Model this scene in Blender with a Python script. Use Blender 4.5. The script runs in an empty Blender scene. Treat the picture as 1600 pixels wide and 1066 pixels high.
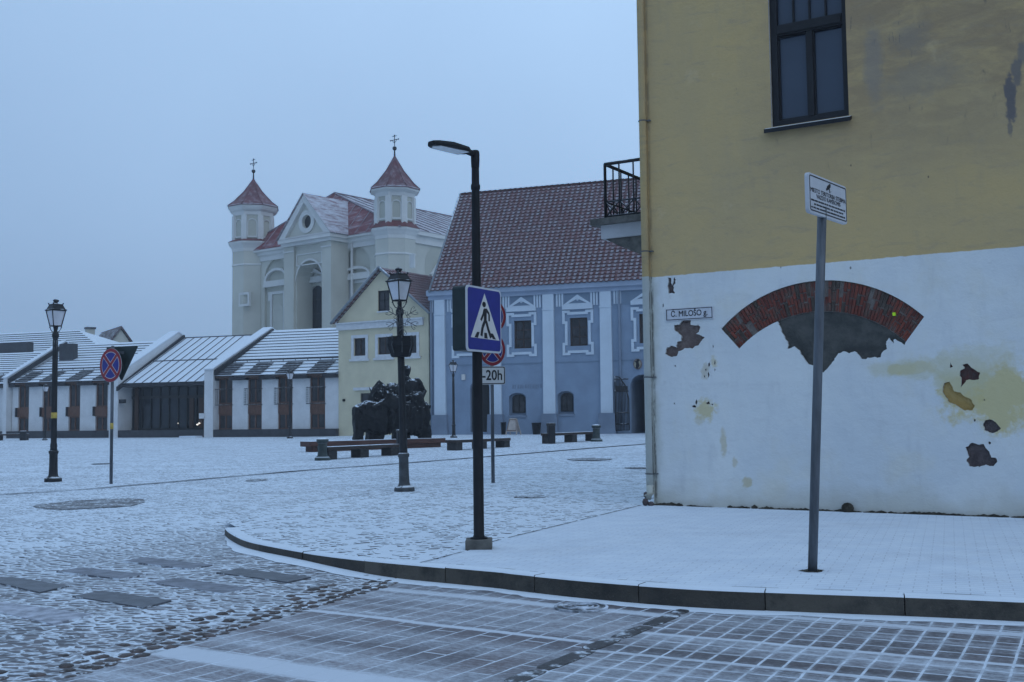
import bpy, math, random
from mathutils import Vector, Matrix, noise
from mathutils.geometry import tessellate_polygon
random.seed(7)
R = math.radians
scene = bpy.context.scene
COL = scene.collection

# ------------------------------------------------------------------ camera
EYE = 1.35
FPX = 1722.0
PITCH = math.atan(117.0 / FPX)
ROLL = 0.012
_f = Vector((0, math.cos(PITCH), math.sin(PITCH)))
_r0 = Vector((1, 0, 0))
_u0 = Vector((0, -math.sin(PITCH), math.cos(PITCH)))
_rc = math.cos(ROLL) * _r0 - math.sin(ROLL) * _u0
_uc = math.sin(ROLL) * _r0 + math.cos(ROLL) * _u0
camd = bpy.data.cameras.new('camera')
camd.sensor_width = 36.0
camd.lens = FPX / 1600.0 * 36.0
camd.clip_start = 0.05
camd.clip_end = 2000
cam = bpy.data.objects.new('camera', camd)
COL.objects.link(cam)
cam.matrix_world = Matrix(((_rc.x, _uc.x, -_f.x, 0), (_rc.y, _uc.y, -_f.y, 0), (_rc.z, _uc.z, -_f.z, EYE), (0, 0, 0, 1)))
scene.camera = cam

# ------------------------------------------------------------------ sky, sun, exposure
SUN_EL, SUN_AZ = R(38), R(150)
world = bpy.data.worlds.new("World")
scene.world = world
world.use_nodes = True
wn = world.node_tree
wn.nodes.clear()
wo = wn.nodes.new('ShaderNodeOutputWorld')
wb = wn.nodes.new('ShaderNodeBackground')
wb.inputs['Strength'].default_value = 0.1
wn.links.new(wb.outputs[0], wo.inputs[0])
sky = wn.nodes.new('ShaderNodeTexSky')
sky.sky_type = 'NISHITA'
sky.sun_disc = False
sky.sun_elevation = SUN_EL
sky.sun_rotation = SUN_AZ
sky.air_density = 1.5
sky.dust_density = 3.0
tc = wn.nodes.new('ShaderNodeTexCoord')
dot = wn.nodes.new('ShaderNodeVectorMath'); dot.operation = 'DOT_PRODUCT'
wn.links.new(tc.outputs['Generated'], dot.inputs[0])
dot.inputs[1].default_value = Vector((0.36, 0.22, 0.90)).normalized()
nz = wn.nodes.new('ShaderNodeTexNoise')
nz.inputs['Scale'].default_value = 3.0; nz.inputs['Detail'].default_value = 3.0
wn.links.new(tc.outputs['Generated'], nz.inputs['Vector'])
ad = wn.nodes.new('ShaderNodeMath'); ad.operation = 'MULTIPLY_ADD'
wn.links.new(nz.outputs[0], ad.inputs[0]); ad.inputs[1].default_value = 0.22
wn.links.new(dot.outputs['Value'], ad.inputs[2])
cr = wn.nodes.new('ShaderNodeValToRGB')
wn.links.new(ad.outputs[0], cr.inputs[0])
SKY_K = 10 * 3.0
e = cr.color_ramp.elements
e[0].position = 0.16; e[0].color = (0.215, 0.342, 0.545, 1)
e[1].position = 0.70; e[1].color = (0.405, 0.602, 0.878, 1)
vs = wn.nodes.new('ShaderNodeVectorMath'); vs.operation = 'SCALE'
wn.links.new(cr.outputs[0], vs.inputs[0]); vs.inputs['Scale'].default_value = SKY_K
mx = wn.nodes.new('ShaderNodeMix'); mx.data_type = 'RGBA'
mx.inputs[0].default_value = 0.93
wn.links.new(sky.outputs[0], mx.inputs[6])
wn.links.new(vs.outputs[0], mx.inputs[7])
wn.links.new(mx.outputs[2], wb.inputs['Color'])
sund = bpy.data.lights.new('sun', 'SUN')
sund.energy = 0.5
sund.angle = R(40)
sund.color = (1.0, 0.96, 0.91)
sun = bpy.data.objects.new('sun', sund)
COL.objects.link(sun)
sd = Vector((math.sin(SUN_AZ) * math.cos(SUN_EL), math.cos(SUN_AZ) * math.cos(SUN_EL), math.sin(SUN_EL)))
sun.rotation_euler = sd.to_track_quat('Z', 'Y').to_euler()
sun.location = (0, -20, 40)
scene.view_settings.view_transform = 'Standard'
scene.view_settings.look = 'None'
scene.view_settings.gamma = 1.0
scene.view_settings.use_curve_mapping = False
scene.view_settings.exposure = -1.27

# ------------------------------------------------------------------ geometry of the photograph
def ray(px, py):
    return _f * FPX + _rc * (px - 800) - _uc * (py - 533)
def gz(y, x=0.0):
    t = min(max((-6 - x) / 8.0, 0.0), 1.0)
    return min(max((y - 24) * 0.0075, 0.0), 0.27) * (1 - 0.38 * t * t * (3 - 2 * t))
def ground(px, py, z=None):
    d = ray(px, py)
    if z is not None:
        t = (z - EYE) / d.z
        return Vector((d.x * t, d.y * t, z))
    lo, hi = 2.0, 130.0
    for _ in range(60):
        m = (lo + hi) / 2
        if EYE + d.z / d.y * m > gz(m, d.x / d.y * m): lo = m
        else: hi = m
    return Vector((d.x / d.y * lo, lo, gz(lo, d.x / d.y * lo)))
def at_depth(px, py, Y):
    d = ray(px, py)
    return Vector((d.x / d.y * Y, Y, EYE + d.z / d.y * Y))

# ------------------------------------------------------------------ object helpers
def tag(o, label=None, cat=None, group=None, kind=None):
    if label: o['label'] = label
    if cat: o['category'] = cat
    if group: o['group'] = group
    if kind: o['kind'] = kind
    return o
def empty(name, loc=(0, 0, 0), rz=0.0, label=None, cat=None, group=None):
    o = bpy.data.objects.new(name, None)
    o.empty_display_size = 0.2
    COL.objects.link(o)
    o.location = loc
    o.rotation_euler = (0, 0, rz)
    return tag(o, label, cat, group)
def copy_tree(o, parent=None):
    c = o.copy(); COL.objects.link(c); c.parent = parent
    for ch in list(o.children):
        copy_tree(ch, c)
    return c

class Frame:
    """upright local frame: u to the right along a facade, v away from the viewer, z up"""
    def __init__(self, origin, udir):
        self.o = Vector(origin)
        u = Vector((udir[0], udir[1], 0)).normalized()
        self.u = u; self.v = Vector((-u.y, u.x, 0))
        self.ang = math.atan2(u.y, u.x)
    def uv(self, px, py, v=0.0):
        d = ray(px, py)
        p0 = Vector((0, 0, EYE)) - self.o
        t = (v - p0.dot(self.v)) / d.dot(self.v)
        p = p0 + d * t
        return (p.dot(self.u), p.z)
    def uat(self, px, py, u):
        d = ray(px, py)
        p0 = Vector((0, 0, EYE)) - self.o
        t = (u - p0.dot(self.u)) / d.dot(self.u)
        p = p0 + d * t
        return (p.dot(self.v), p.z)
    def poly(self, pts, v=0.0):
        return [self.uv(x, y, v) for x, y in pts]
    def rect(self, x0, y0, x1, y1, v=0.0):
        cy = (y0 + y1) / 2; cx = (x0 + x1) / 2
        return (self.uv(x0, cy, v)[0], self.uv(x1, cy, v)[0], self.uv(cx, y1, v)[1], self.uv(cx, y0, v)[1])

class MB:
    def __init__(self, M=None):
        self.v = []; self.f = []; self.m = []; self.s = []; self.M = M
    def vert(self, p):
        p = Vector(p)
        if self.M is not None: p = self.M @ p
        self.v.append(tuple(p)); return len(self.v) - 1
    def face(self, idx, mat=0, smooth=False):
        self.f.append(tuple(idx)); self.m.append(mat); self.s.append(smooth)
    def poly(self, pts, mat=0):
        self.face([self.vert(p) for p in pts], mat)
    def box(self, x0, x1, y0, y1, z0, z1, mat=0):
        b = [self.vert(p) for p in ((x0, y0, z0), (x1, y0, z0), (x1, y1, z0), (x0, y1, z0), (x0, y0, z1), (x1, y0, z1), (x1, y1, z1), (x0, y1, z1))]
        for q in ((0, 3, 2, 1), (4, 5, 6, 7), (0, 1, 5, 4), (1, 2, 6, 5), (2, 3, 7, 6), (3, 0, 4, 7)):
            self.face([b[i] for i in q], mat)
        return self
    def prism(self, pts, y0, y1, mat=0, matside=None):
        """polygon in (u,z) extruded along v"""
        a = sum(pts[i][0] * pts[(i + 1) % len(pts)][1] - pts[(i + 1) % len(pts)][0] * pts[i][1] for i in range(len(pts)))
        if a < 0: pts = pts[::-1]
        n = len(pts)
        A = [self.vert((p[0], y0, p[1])) for p in pts]
        B = [self.vert((p[0], y1, p[1])) for p in pts]
        self.face(A, mat); self.face(B[::-1], mat)
        ms = mat if matside is None else matside
        for i in range(n):
            j = (i + 1) % n
            self.face((A[i], B[i], B[j], A[j]), ms)
        return self
    def slab(self, pts, z0, z1, mat=0):
        a = sum(pts[i][0] * pts[(i + 1) % len(pts)][1] - pts[(i + 1) % len(pts)][0] * pts[i][1] for i in range(len(pts)))
        if a < 0: pts = pts[::-1]
        n = len(pts)
        A = [self.vert((p[0], p[1], z0)) for p in pts]
        B = [self.vert((p[0], p[1], z1)) for p in pts]
        self.face(A[::-1], mat); self.face(B, mat)
        for i in range(n):
            j = (i + 1) % n
            self.face((A[i], A[j], B[j], B[i]), mat)
        return self
    def holed(self, outer, holes, y0, depth, mat=0, matrev=None, back=None):
        """front sheet in (u,z) with openings whose reveals run depth deep; back = material that closes the openings"""
        loops = [[Vector((p[0], p[1], 0)) for p in outer]] + [[Vector((p[0], p[1], 0)) for p in h] for h in holes]
        flat = [p for l in loops for p in l]
        ids = [self.vert((p.x, y0, p.y)) for p in flat]
        for t in tessellate_polygon(loops):
            a, b, c = [flat[i] for i in t]
            cr = (b.x - a.x) * (c.y - a.y) - (b.y - a.y) * (c.x - a.x)
            t = tuple(t) if cr > 0 else tuple(t)[::-1]
            self.face([ids[i] for i in t], mat)
        k = len(outer)
        for h in holes:
            n = len(h)
            bk = [self.vert((p[0], y0 + depth, p[1])) for p in h]
            for i in range(n):
                j = (i + 1) % n
                self.face((ids[k + i], ids[k + j], bk[j], bk[i]), mat if matrev is None else matrev)
            if back is not None:
                self.face(bk, back)
            k += n
        return self
    def ring(self, outer, inner, y0, y1, mat=0):
        self.holed(outer, [inner], y0, y1 - y0, mat)
        n = len(outer)
        A = [self.vert((p[0], y0, p[1])) for p in outer]; B = [self.vert((p[0], y1, p[1])) for p in outer]
        for i in range(n):
            j = (i + 1) % n
            self.face((A[i], B[i], B[j], A[j]), mat)
        return self
    def lathe(self, prof, cx=0, cy=0, n=16, mat=0, smooth=True, rot=0.0, cap=True, sx=1, sy=1):
        rows = []
        for r, z in prof:
            rows.append([self.vert((cx + r * sx * math.cos(rot + 2 * math.pi * i / n), cy + r * sy * math.sin(rot + 2 * math.pi * i / n), z)) for i in range(n)])
        for a, b in zip(rows, rows[1:]):
            for i in range(n):
                j = (i + 1) % n
                self.face((a[i], a[j], b[j], b[i]), mat, smooth)
        if cap:
            self.face(rows[0][::-1], mat); self.face(rows[-1], mat)
        return self
    def tube(self, pts, r, n=8, mat=0, smooth=True, closed=False):
        pts = [Vector(p) for p in pts]
        rows = []
        rr = r if isinstance(r, (list, tuple)) else [r] * len(pts)
        for i, p in enumerate(pts):
            if closed: t = (pts[(i + 1) % len(pts)] - pts[i - 1])
            else: t = pts[min(i + 1, len(pts) - 1)] - pts[max(i - 1, 0)]
            t.normalize()
            a = Vector((0, 0, 1)) if abs(t.z) < 0.9 else Vector((1, 0, 0))
            b1 = t.cross(a).normalized(); b2 = t.cross(b1)
            rows.append([self.vert(p + rr[i] * (b1 * math.cos(2 * math.pi * k / n) + b2 * math.sin(2 * math.pi * k / n))) for k in range(n)])
        prs = list(zip(rows, rows[1:])) + ([(rows[-1], rows[0])] if closed else [])
        for a, b in prs:
            for i in range(n):
                j = (i + 1) % n
                self.face((a[i], b[i], b[j], a[j]), mat, smooth)
        if not closed:
            self.face(rows[0], mat); self.face(rows[-1][::-1], mat)
        return self
    def ball(self, c, rx, ry=None, rz=None, n=10, mat=0):
        ry = rx if ry is None else ry; rz = rx if rz is None else rz
        rows = []
        for i in range(1, n):
            th = math.pi * i / n
            rows.append([self.vert((c[0] + rx * math.sin(th) * math.cos(2 * math.pi * k / (2 * n)), c[1] + ry * math.sin(th) * math.sin(2 * math.pi * k / (2 * n)), c[2] - rz * math.cos(th))) for k in range(2 * n)])
        lo = self.vert((c[0], c[1], c[2] - rz)); hi = self.vert((c[0], c[1], c[2] + rz))
        m = 2 * n
        for k in range(m):
            j = (k + 1) % m
            self.face((lo, rows[0][j], rows[0][k]), mat, True)
            self.face((hi, rows[-1][k], rows[-1][j]), mat, True)
            for a, b in zip(rows, rows[1:]):
                self.face((a[k], a[j], b[j], b[k]), mat, True)
        return self
    def build(self, name, mats, parent=None, bevel=0.0, seg=2):
        me = bpy.data.meshes.new(name)
        me.from_pydata(self.v, [], self.f)
        for m in (mats if isinstance(mats, (list, tuple)) else [mats]): me.materials.append(m)
        me.polygons.foreach_set('material_index', self.m)
        me.polygons.foreach_set('use_smooth', self.s)
        me.update()
        o = bpy.data.objects.new(name, me)
        COL.objects.link(o)
        o.parent = parent
        if bevel:
            b = o.modifiers.new('bevel', 'BEVEL'); b.width = bevel; b.segments = seg; b.limit_method = 'ANGLE'
        return o

def text_obj(name, body, size, mat, parent, u, v, z, align='CENTER', sx=1.0, bold=0.016, fit=None):
    """lettering that lies in a (u,z) plane and reads from -v"""
    cu = bpy.data.curves.new(name, 'FONT')
    cu.body = body; cu.size = size; cu.align_x = align; cu.align_y = 'CENTER'
    cu.bevel_depth = size * bold; cu.bevel_resolution = 0
    t = bpy.data.objects.new(name, cu)
    COL.objects.link(t)
    dg = bpy.context.evaluated_depsgraph_get()
    me = bpy.data.meshes.new_from_object(t.evaluated_get(dg))
    bpy.data.objects.remove(t); bpy.data.curves.remove(cu)
    if fit:
        xx = [q.co.x for q in me.vertices]; sx = fit / (max(xx) - min(xx))
    me.transform(Matrix(((sx, 0, 0, u), (0, 0, -1, v), (0, 1, 0, z), (0, 0, 0, 1))))
    me.materials.clear(); me.materials.append(mat)
    me.name = name
    o = bpy.data.objects.new(name, me)
    COL.objects.link(o); o.parent = parent
    return o

# ------------------------------------------------------------------ materials
class NT:
    def __init__(self, name):
        self.mat = bpy.data.materials.new(name)
        self.mat.use_nodes = True
        self.t = self.mat.node_tree
        self.b = self.t.nodes['Principled BSDF']
        self.tc = self.t.nodes.new('ShaderNodeTexCoord')
    def set(self, sock, val):
        if hasattr(val, 'is_linked') or isinstance(val, bpy.types.NodeSocket): self.t.links.new(val, sock)
        else: sock.default_value = val
    def node(self, typ, out=0, ins=None, **kw):
        n = self.t.nodes.new(typ)
        for k, v in kw.items(): setattr(n, k, v)
        for k, v in (ins or {}).items(): self.set(n.inputs[k], v)
        return n.outputs[out]
    def obj(self): return self.tc.outputs['Object']
    def uvw(self): return self.tc.outputs['UV']
    def mapv(self, vec, rot=0.0, scale=(1, 1, 1), loc=(0, 0, 0)):
        return self.node('ShaderNodeMapping', 0, {'Vector': vec, 'Rotation': (0, 0, rot), 'Scale': scale, 'Location': loc})
    def noise(self, vec, scale, detail=4, rough=0.55, dist=0.0):
        return self.node('ShaderNodeTexNoise', 0, {'Vector': vec, 'Scale': scale, 'Detail': detail, 'Roughness': rough, 'Distortion': dist})
    def vor(self, vec, scale, out=0, feature='F1', rnd=1.0):
        return self.node('ShaderNodeTexVoronoi', out, {'Vector': vec, 'Scale': scale, 'Randomness': rnd}, feature=feature)
    def m(self, op, a, b=0.0, c=0.0, clamp=False):
        n = self.t.nodes.new('ShaderNodeMath'); n.operation = op; n.use_clamp = clamp
        self.set(n.inputs[0], a); self.set(n.inputs[1], b); self.set(n.inputs[2], c)
        return n.outputs[0]
    def ss(self, x, a, b, lo=0.0, hi=1.0):
        n = self.t.nodes.new('ShaderNodeMapRange'); n.interpolation_type = 'SMOOTHSTEP'
        self.set(n.inputs[0], x)
        if a <= b:
            n.inputs[1].default_value = a; n.inputs[2].default_value = b; n.inputs[3].default_value = lo; n.inputs[4].default_value = hi
        else:
            n.inputs[1].default_value = b; n.inputs[2].default_value = a; n.inputs[3].default_value = hi; n.inputs[4].default_value = lo
        return n.outputs[0]
    def mix(self, f, a, b):
        n = self.t.nodes.new('ShaderNodeMix'); n.data_type = 'RGBA'
        self.set(n.inputs[0], f)
        self.set(n.inputs[6], a if not isinstance(a, tuple) else (*a, 1)); self.set(n.inputs[7], b if not isinstance(b, tuple) else (*b, 1))
        return n.outputs[2]
    def sep(self, vec):
        n = self.t.nodes.new('ShaderNodeSeparateXYZ'); self.set(n.inputs[0], vec); return n.outputs
    def comb(self, x, y, z):
        n = self.t.nodes.new('ShaderNodeCombineXYZ'); self.set(n.inputs[0], x); self.set(n.inputs[1], y); self.set(n.inputs[2], z); return n.outputs[0]
    def bump(self, h, strength=0.5, dist=0.02):
        self.set(self.b.inputs['Normal'], self.node('ShaderNodeBump', 0, {'Height': h, 'Strength': strength, 'Distance': dist}))
    def out(self, color, rough=0.8, spec=0.3, metal=0.0):
        self.set(self.b.inputs['Base Color'], color if not isinstance(color, tuple) else (*color, 1))
        self.set(self.b.inputs['Roughness'], rough)
        self.set(self.b.inputs['Specular IOR Level'], spec)
        self.set(self.b.inputs['Metallic'], metal)
        return self.mat

SNOW = (0.73, 0.785, 0.85)
def plain(name, col, rough=0.7, var=0.15, scale=3.0, spec=0.3, metal=0.0, bump=0.0, snow=0.0, bscale=None, stretch=(1, 1, 1), lo=0.55):
    n = NT(name)
    v = n.mapv(n.obj(), scale=stretch)
    k = n.noise(v, scale, 6, 0.6)
    dark = tuple(c * (1 - var) for c in col); lite = tuple(min(1, c * (1 + var)) for c in col)
    c = n.mix(n.ss(k, 0.3, 0.7), dark, lite)
    if snow:
        g = n.node('ShaderNodeNewGeometry', 1)
        up = n.ss(n.sep(g)[2], lo, 0.85)
        sn = n.m('MULTIPLY', up, n.ss(n.noise(n.obj(), 6.0, 5, 0.65), 0.62 - 0.5 * snow, 0.75 - 0.5 * snow))
        c = n.mix(sn, c, SNOW)
    if bump: n.bump(n.noise(v, bscale or scale * 8, 6, 0.6), bump, 0.02)
    return n.out(c, rough, spec, metal)

M = {}
M['iron'] = plain('dark_iron', (0.016, 0.017, 0.02), 0.5, 0.3, 5, 0.35, bump=0.1, snow=0.35)
M['iron_worn'] = plain('worn_grey_iron', (0.06, 0.066, 0.072), 0.55, 0.35, 6, 0.4, bump=0.15, snow=0.5)
M['black_paint'] = plain('black_pole_paint', (0.010, 0.011, 0.014), 0.6, 0.3, 4, 0.25)
M['galv'] = plain('galvanised_steel', (0.105, 0.115, 0.13), 0.5, 0.4, 9, 0.4, 0.35, stretch=(1, 1, 0.15))
M['galv_light'] = plain('light_galvanised_steel', (0.30, 0.31, 0.32), 0.5, 0.25, 9, 0.4, 0.3)
M['lamp_glass'] = plain('frosted_lamp_glass', (0.62, 0.62, 0.66), 0.25, 0.12, 3, 0.5)
M['led_glass'] = plain('led_cover_glass', (0.62, 0.63, 0.65), 0.15, 0.1, 10, 0.6)
M['sign_white'] = plain('sign_white', (0.52, 0.53, 0.56), 0.4, 0.05, 6)
M['plate_white'] = plain('grubby_white_plate', (0.55, 0.56, 0.60), 0.4, 0.1, 9)
M['sign_blue'] = plain('sign_blue', (0.022, 0.028, 0.21), 0.4, 0.1, 6)
M['sign_red'] = plain('sign_red', (0.26, 0.018, 0.03), 0.4, 0.12, 6)
M['sign_black'] = plain('sign_black', (0.012, 0.012, 0.016), 0.5, 0.1, 6)
M['sign_cream'] = plain('sign_cream', (0.62, 0.60, 0.58), 0.4, 0.06, 6)
M['box_dark'] = plain('dark_green_grey_casing', (0.022, 0.034, 0.036), 0.5, 0.2, 5)
M['concrete'] = plain('wet_concrete', (0.105, 0.10, 0.09), 0.75, 0.35, 7, 0.4, bump=0.4, bscale=40)
M['kerb'] = plain('wet_granite_kerb', (0.044, 0.039, 0.033), 0.6, 0.65, 5, 0.4, bump=0.5, bscale=45)
def mat_kerb():
    n = NT('wet_granite_kerb'); o = n.obj()
    r = n.t.nodes.new('ShaderNodeNewGeometry').outputs['Random Per Island']
    c = n.mix(r, (0.048, 0.042, 0.035), (0.100, 0.088, 0.070))
    c = n.mix(n.ss(n.noise(o, 3.0, 6, 0.7), 0.42, 0.66, 0.0, 0.8), c, (0.026, 0.024, 0.022))
    c = n.mix(n.ss(n.noise(o, 90.0, 4, 0.7), 0.55, 0.75, 0.0, 0.6), c, (0.12, 0.11, 0.10))
    n.bump(n.noise(o, 45.0, 6, 0.65), 0.5, 0.02)
    return n.out(c, 0.65, 0.35)
M['kerb'] = mat_kerb()
M['snow'] = plain('snow', SNOW, 0.9, 0.03, 4, 0.2, bump=0.25, bscale=30)
M['wood_dark'] = plain('dark_wet_timber', (0.035, 0.022, 0.018), 0.6, 0.4, 3, 0.4, bump=0.3, snow=0.55, stretch=(1, 8, 8))
M['wood_red'] = plain('reddish_timber', (0.075, 0.030, 0.022), 0.6, 0.4, 3, 0.4, bump=0.3, snow=0.62, stretch=(1, 8, 8))
M['bench_stone'] = plain('dark_bench_stone', (0.035, 0.033, 0.034), 0.7, 0.3, 8, 0.3, bump=0.3, snow=0.4)
M['bronze'] = plain('dark_bronze', (0.010, 0.011, 0.013), 0.65, 0.5, 5, 0.25, 0.1, bump=0.6, bscale=14, snow=0.42, lo=0.72)
M['bronze_green'] = plain('patinated_bollard', (0.035, 0.05, 0.05), 0.6, 0.3, 6, 0.4, bump=0.2, snow=0.6)
M['glass_dark'] = plain('dark_window_glass', (0.02, 0.026, 0.035), 0.12, 0.3, 1.2, 0.4)
M['glass_mid'] = plain('far_window_glass', (0.035, 0.034, 0.038), 0.2, 0.4, 2.5, 0.35)
M['frame_dark'] = plain('dark_window_frame', (0.012, 0.012, 0.014), 0.5, 0.2, 5)
M['frame_brown'] = plain('brown_window_frame', (0.050, 0.032, 0.026), 0.6, 0.3, 5)
M['frame_white'] = plain('white_window_frame', (0.62, 0.63, 0.64), 0.6, 0.08, 4)
M['wood_brown'] = plain('brown_timber_cladding', (0.13, 0.066, 0.046), 0.65, 0.35, 4, stretch=(6, 6, 1))
M['wood_brown_dark'] = plain('dark_brown_timber', (0.065, 0.036, 0.026), 0.65, 0.35, 4, stretch=(6, 6, 1))
M['render_white'] = plain('white_render', (0.66, 0.67, 0.68), 0.9, 0.06, 1.5)
M['render_grey'] = plain('pale_grey_render', (0.45, 0.45, 0.46), 0.9, 0.08, 1.5)
M['plinth_grey'] = plain('dark_plinth', (0.055, 0.058, 0.066), 0.8, 0.2, 3)
M['clad_dark'] = plain('dark_louvre_cladding', (0.05, 0.054, 0.062), 0.7, 0.2, 3, snow=0.7)
M['gutter_dark'] = plain('dark_gutter', (0.03, 0.032, 0.038), 0.6, 0.2, 3)
M['blue_wall'] = plain('blue_limewash', (0.235, 0.300, 0.395), 0.9, 0.09, 0.8, 0.2)
M['blue_plinth'] = plain('darker_blue_plinth', (0.20, 0.245, 0.315), 0.9, 0.12, 1.2, 0.2)
M['blue_recess'] = plain('slate_blue_panel', (0.185, 0.245, 0.32), 0.9, 0.08, 0.8, 0.2)
M['blue_white'] = plain('bluish_white_trim', (0.57, 0.64, 0.71), 0.9, 0.05, 1.2, 0.2)
M['blue_band'] = plain('pale_blue_cornice', (0.34, 0.40, 0.50), 0.9, 0.07, 1.2, 0.2)
M['yellow_house'] = plain('pale_yellow_plaster', (0.63, 0.57, 0.41), 0.9, 0.07, 0.9, 0.2)
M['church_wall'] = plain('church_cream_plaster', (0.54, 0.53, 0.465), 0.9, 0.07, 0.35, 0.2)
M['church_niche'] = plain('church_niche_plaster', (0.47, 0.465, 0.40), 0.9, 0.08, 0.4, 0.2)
M['church_trim'] = plain('church_white_trim', (0.64, 0.635, 0.61), 0.9, 0.06, 0.5, 0.2)
M['metal_grey'] = plain('grey_flashing', (0.22, 0.25, 0.28), 0.5, 0.15, 3, 0.4, snow=0.4)
M['pot_black'] = plain('black_pot', (0.016, 0.017, 0.022), 0.6, 0.3, 5)
M['board_wood'] = plain('pale_sandwich_board', (0.46, 0.40, 0.36), 0.7, 0.15, 5)
M['planter_dark'] = plain('dark_planter_basket', (0.012, 0.013, 0.016), 0.7, 0.3, 8)
M['wire'] = plain('wire_ornament', (0.11, 0.115, 0.12), 0.5, 0.2, 5)
M['tape'] = plain('yellow_tape', (0.50, 0.36, 0.08), 0.6, 0.2, 9)
M['lime'] = plain('lime_marker', (0.55, 0.85, 0.03), 0.5, 0.04, 9)
M['lamp_on'] = None
def emit(name, col, s):
    n = NT(name); n.out(col, 0.5)
    n.b.inputs['Emission Color'].default_value = (*col, 1); n.b.inputs['Emission Strength'].default_value = s
    return n.mat
M['lamp_on'] = emit('lit_lamp', (1.0, 0.93, 0.82), 3.2)

def mat_cornerwall(za, zb):
    """old plaster of the corner house: yellow above a painted line, whitewash below; stains with their own shapes"""
    n = NT('corner_house_plaster')
    o = n.obj(); x, y, z = n.sep(o)
    wob = n.noise(o, 2.0, 4)
    line = n.m('MULTIPLY_ADD', x, zb, za)
    hi = n.m('SUBTRACT', n.m('ADD', z, n.m('MULTIPLY', n.m('SUBTRACT', n.noise(o, 9.0, 3), 0.5), 0.03)), line)
    isy = n.ss(hi, -0.006, 0.006)
    st = n.mapv(o, scale=(1.6, 1, 0.35))
    big = n.noise(o, 0.55, 6, 0.62, 0.4)
    drip = n.noise(st, 2.2, 7, 0.68)
    brush = n.noise(n.mapv(o, scale=(0.8, 1, 2.2)), 1.7, 6, 0.7, 0.6)
    yel = n.mix(n.ss(big, 0.32, 0.68), (0.575, 0.405, 0.185), (0.505, 0.37, 0.195))
    yel = n.mix(n.m('MULTIPLY', n.ss(drip, 0.52, 0.78), 0.40), yel, (0.37, 0.295, 0.20))
    # smoky grey upper right
    up = n.m('MULTIPLY', n.ss(z, 3.9, 6.2), n.ss(x, 1.2, 3.0))
    yel = n.mix(n.m('MULTIPLY', up, n.ss(brush, 0.30, 0.62, 0.2, 0.75)), yel, (0.29, 0.205, 0.13))
    yel = n.mix(n.m('MULTIPLY', n.ss(n.noise(n.mapv(o, scale=(3.2, 1, 0.8)), 1.9, 5, 0.7), 0.60, 0.70), up), yel, (0.13, 0.115, 0.10))
    ribs = n.m('MULTIPLY', n.ss(n.noise(n.mapv(o, scale=(1.0, 1, 1.5)), 5.0, 5, 0.7), 0.56, 0.70), 0.35)
    yel = n.mix(ribs, yel, (0.38, 0.30, 0.19))
    hz2 = n.noise(n.mapv(o, scale=(0.7, 1, 3.0)), 2.4, 7, 0.72, 0.8)
    yel = n.mix(n.ss(hz2, 0.50, 0.74, 0.0, 0.5), yel, (0.34, 0.27, 0.19))
    yel = n.mix(n.ss(n.noise(o, 60.0, 5, 0.75), 0.52, 0.75, 0.0, 0.35), yel, (0.30, 0.24, 0.16))
    yel = n.mix(n.ss(n.noise(n.mapv(o, scale=(1, 1, 1)), 2.0, 8, 0.75), 0.58, 0.74, 0.0, 0.45), yel, (0.66, 0.52, 0.32))
    whi = n.mix(n.ss(big, 0.3, 0.7), (0.72, 0.735, 0.725), (0.62, 0.65, 0.67))
    whi = n.mix(n.ss(hz2, 0.50, 0.72, 0.0, 0.3), whi, (0.52, 0.53, 0.54))
    whi = n.mix(n.ss(n.noise(o, 55.0, 5, 0.75), 0.55, 0.75, 0.0, 0.3), whi, (0.5, 0.5, 0.5))
    whi = n.mix(n.m('MULTIPLY', n.ss(drip, 0.5, 0.8), 0.45), whi, (0.46, 0.475, 0.50))
    whi = n.mix(n.m('MULTIPLY', n.ss(n.noise(o, 7.0, 6, 0.7), 0.60, 0.72), 0.35), whi, (0.45, 0.45, 0.46))
    low = n.m('MULTIPLY', n.ss(n.m('ADD', z, n.m('MULTIPLY', wob, 0.7)), 0.82, 0.35), 0.55)
    whi = n.mix(low, whi, (0.47, 0.44, 0.35))
    whi = n.mix(n.ss(n.noise(o, 0.9, 6, 0.65), 0.50, 0.72, 0.0, 0.40), whi, (0.66, 0.62, 0.50))
    green = n.m('MULTIPLY', n.ss(n.m('ADD', x, n.m('MULTIPLY', n.noise(o, 5.0, 4), 0.25)), 0.32, 0.12), 0.5)
    whi = n.mix(green, whi, (0.42, 0.42, 0.33))
    seamk = n.m('MULTIPLY', n.m('MULTIPLY', n.ss(x, 0.075, 0.035), n.ss(x, 0.018, 0.022)), n.ss(n.noise(n.mapv(o, scale=(3, 1, 1)), 4.0, 5, 0.7), 0.38, 0.55))
    whi = n.mix(n.m('MULTIPLY', seamk, 0.8), whi, (0.10, 0.095, 0.08)); yel = n.mix(n.m('MULTIPLY', seamk, 0.4), yel, (0.12, 0.10, 0.07))
    for k, (bx, bz, rx, rz, col, amt, hard) in enumerate(M['_stains'] + M['_stains2']):
        dx = n.m('DIVIDE', n.m('SUBTRACT', x, bx), rx); dz = n.m('DIVIDE', n.m('SUBTRACT', z, bz), rz)
        d = n.m('SQRT', n.m('ADD', n.m('MULTIPLY', dx, dx), n.m('MULTIPLY', dz, dz)))
        d = n.m('ADD', d, n.m('MULTIPLY', n.m('SUBTRACT', n.noise(n.mapv(o, loc=(bx, 0, bz)), 0.9 / max(rx, rz) + 1.4, 8, 0.72), 0.5), 3.2))
        f = n.m('MULTIPLY', n.ss(d, 1.0 + hard, 1.0 - hard), amt)
        if k < len(M['_stains']): whi = n.mix(f, whi, col)
        else: yel = n.mix(f, yel, col)
    c = n.mix(isy, whi, yel)
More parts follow.
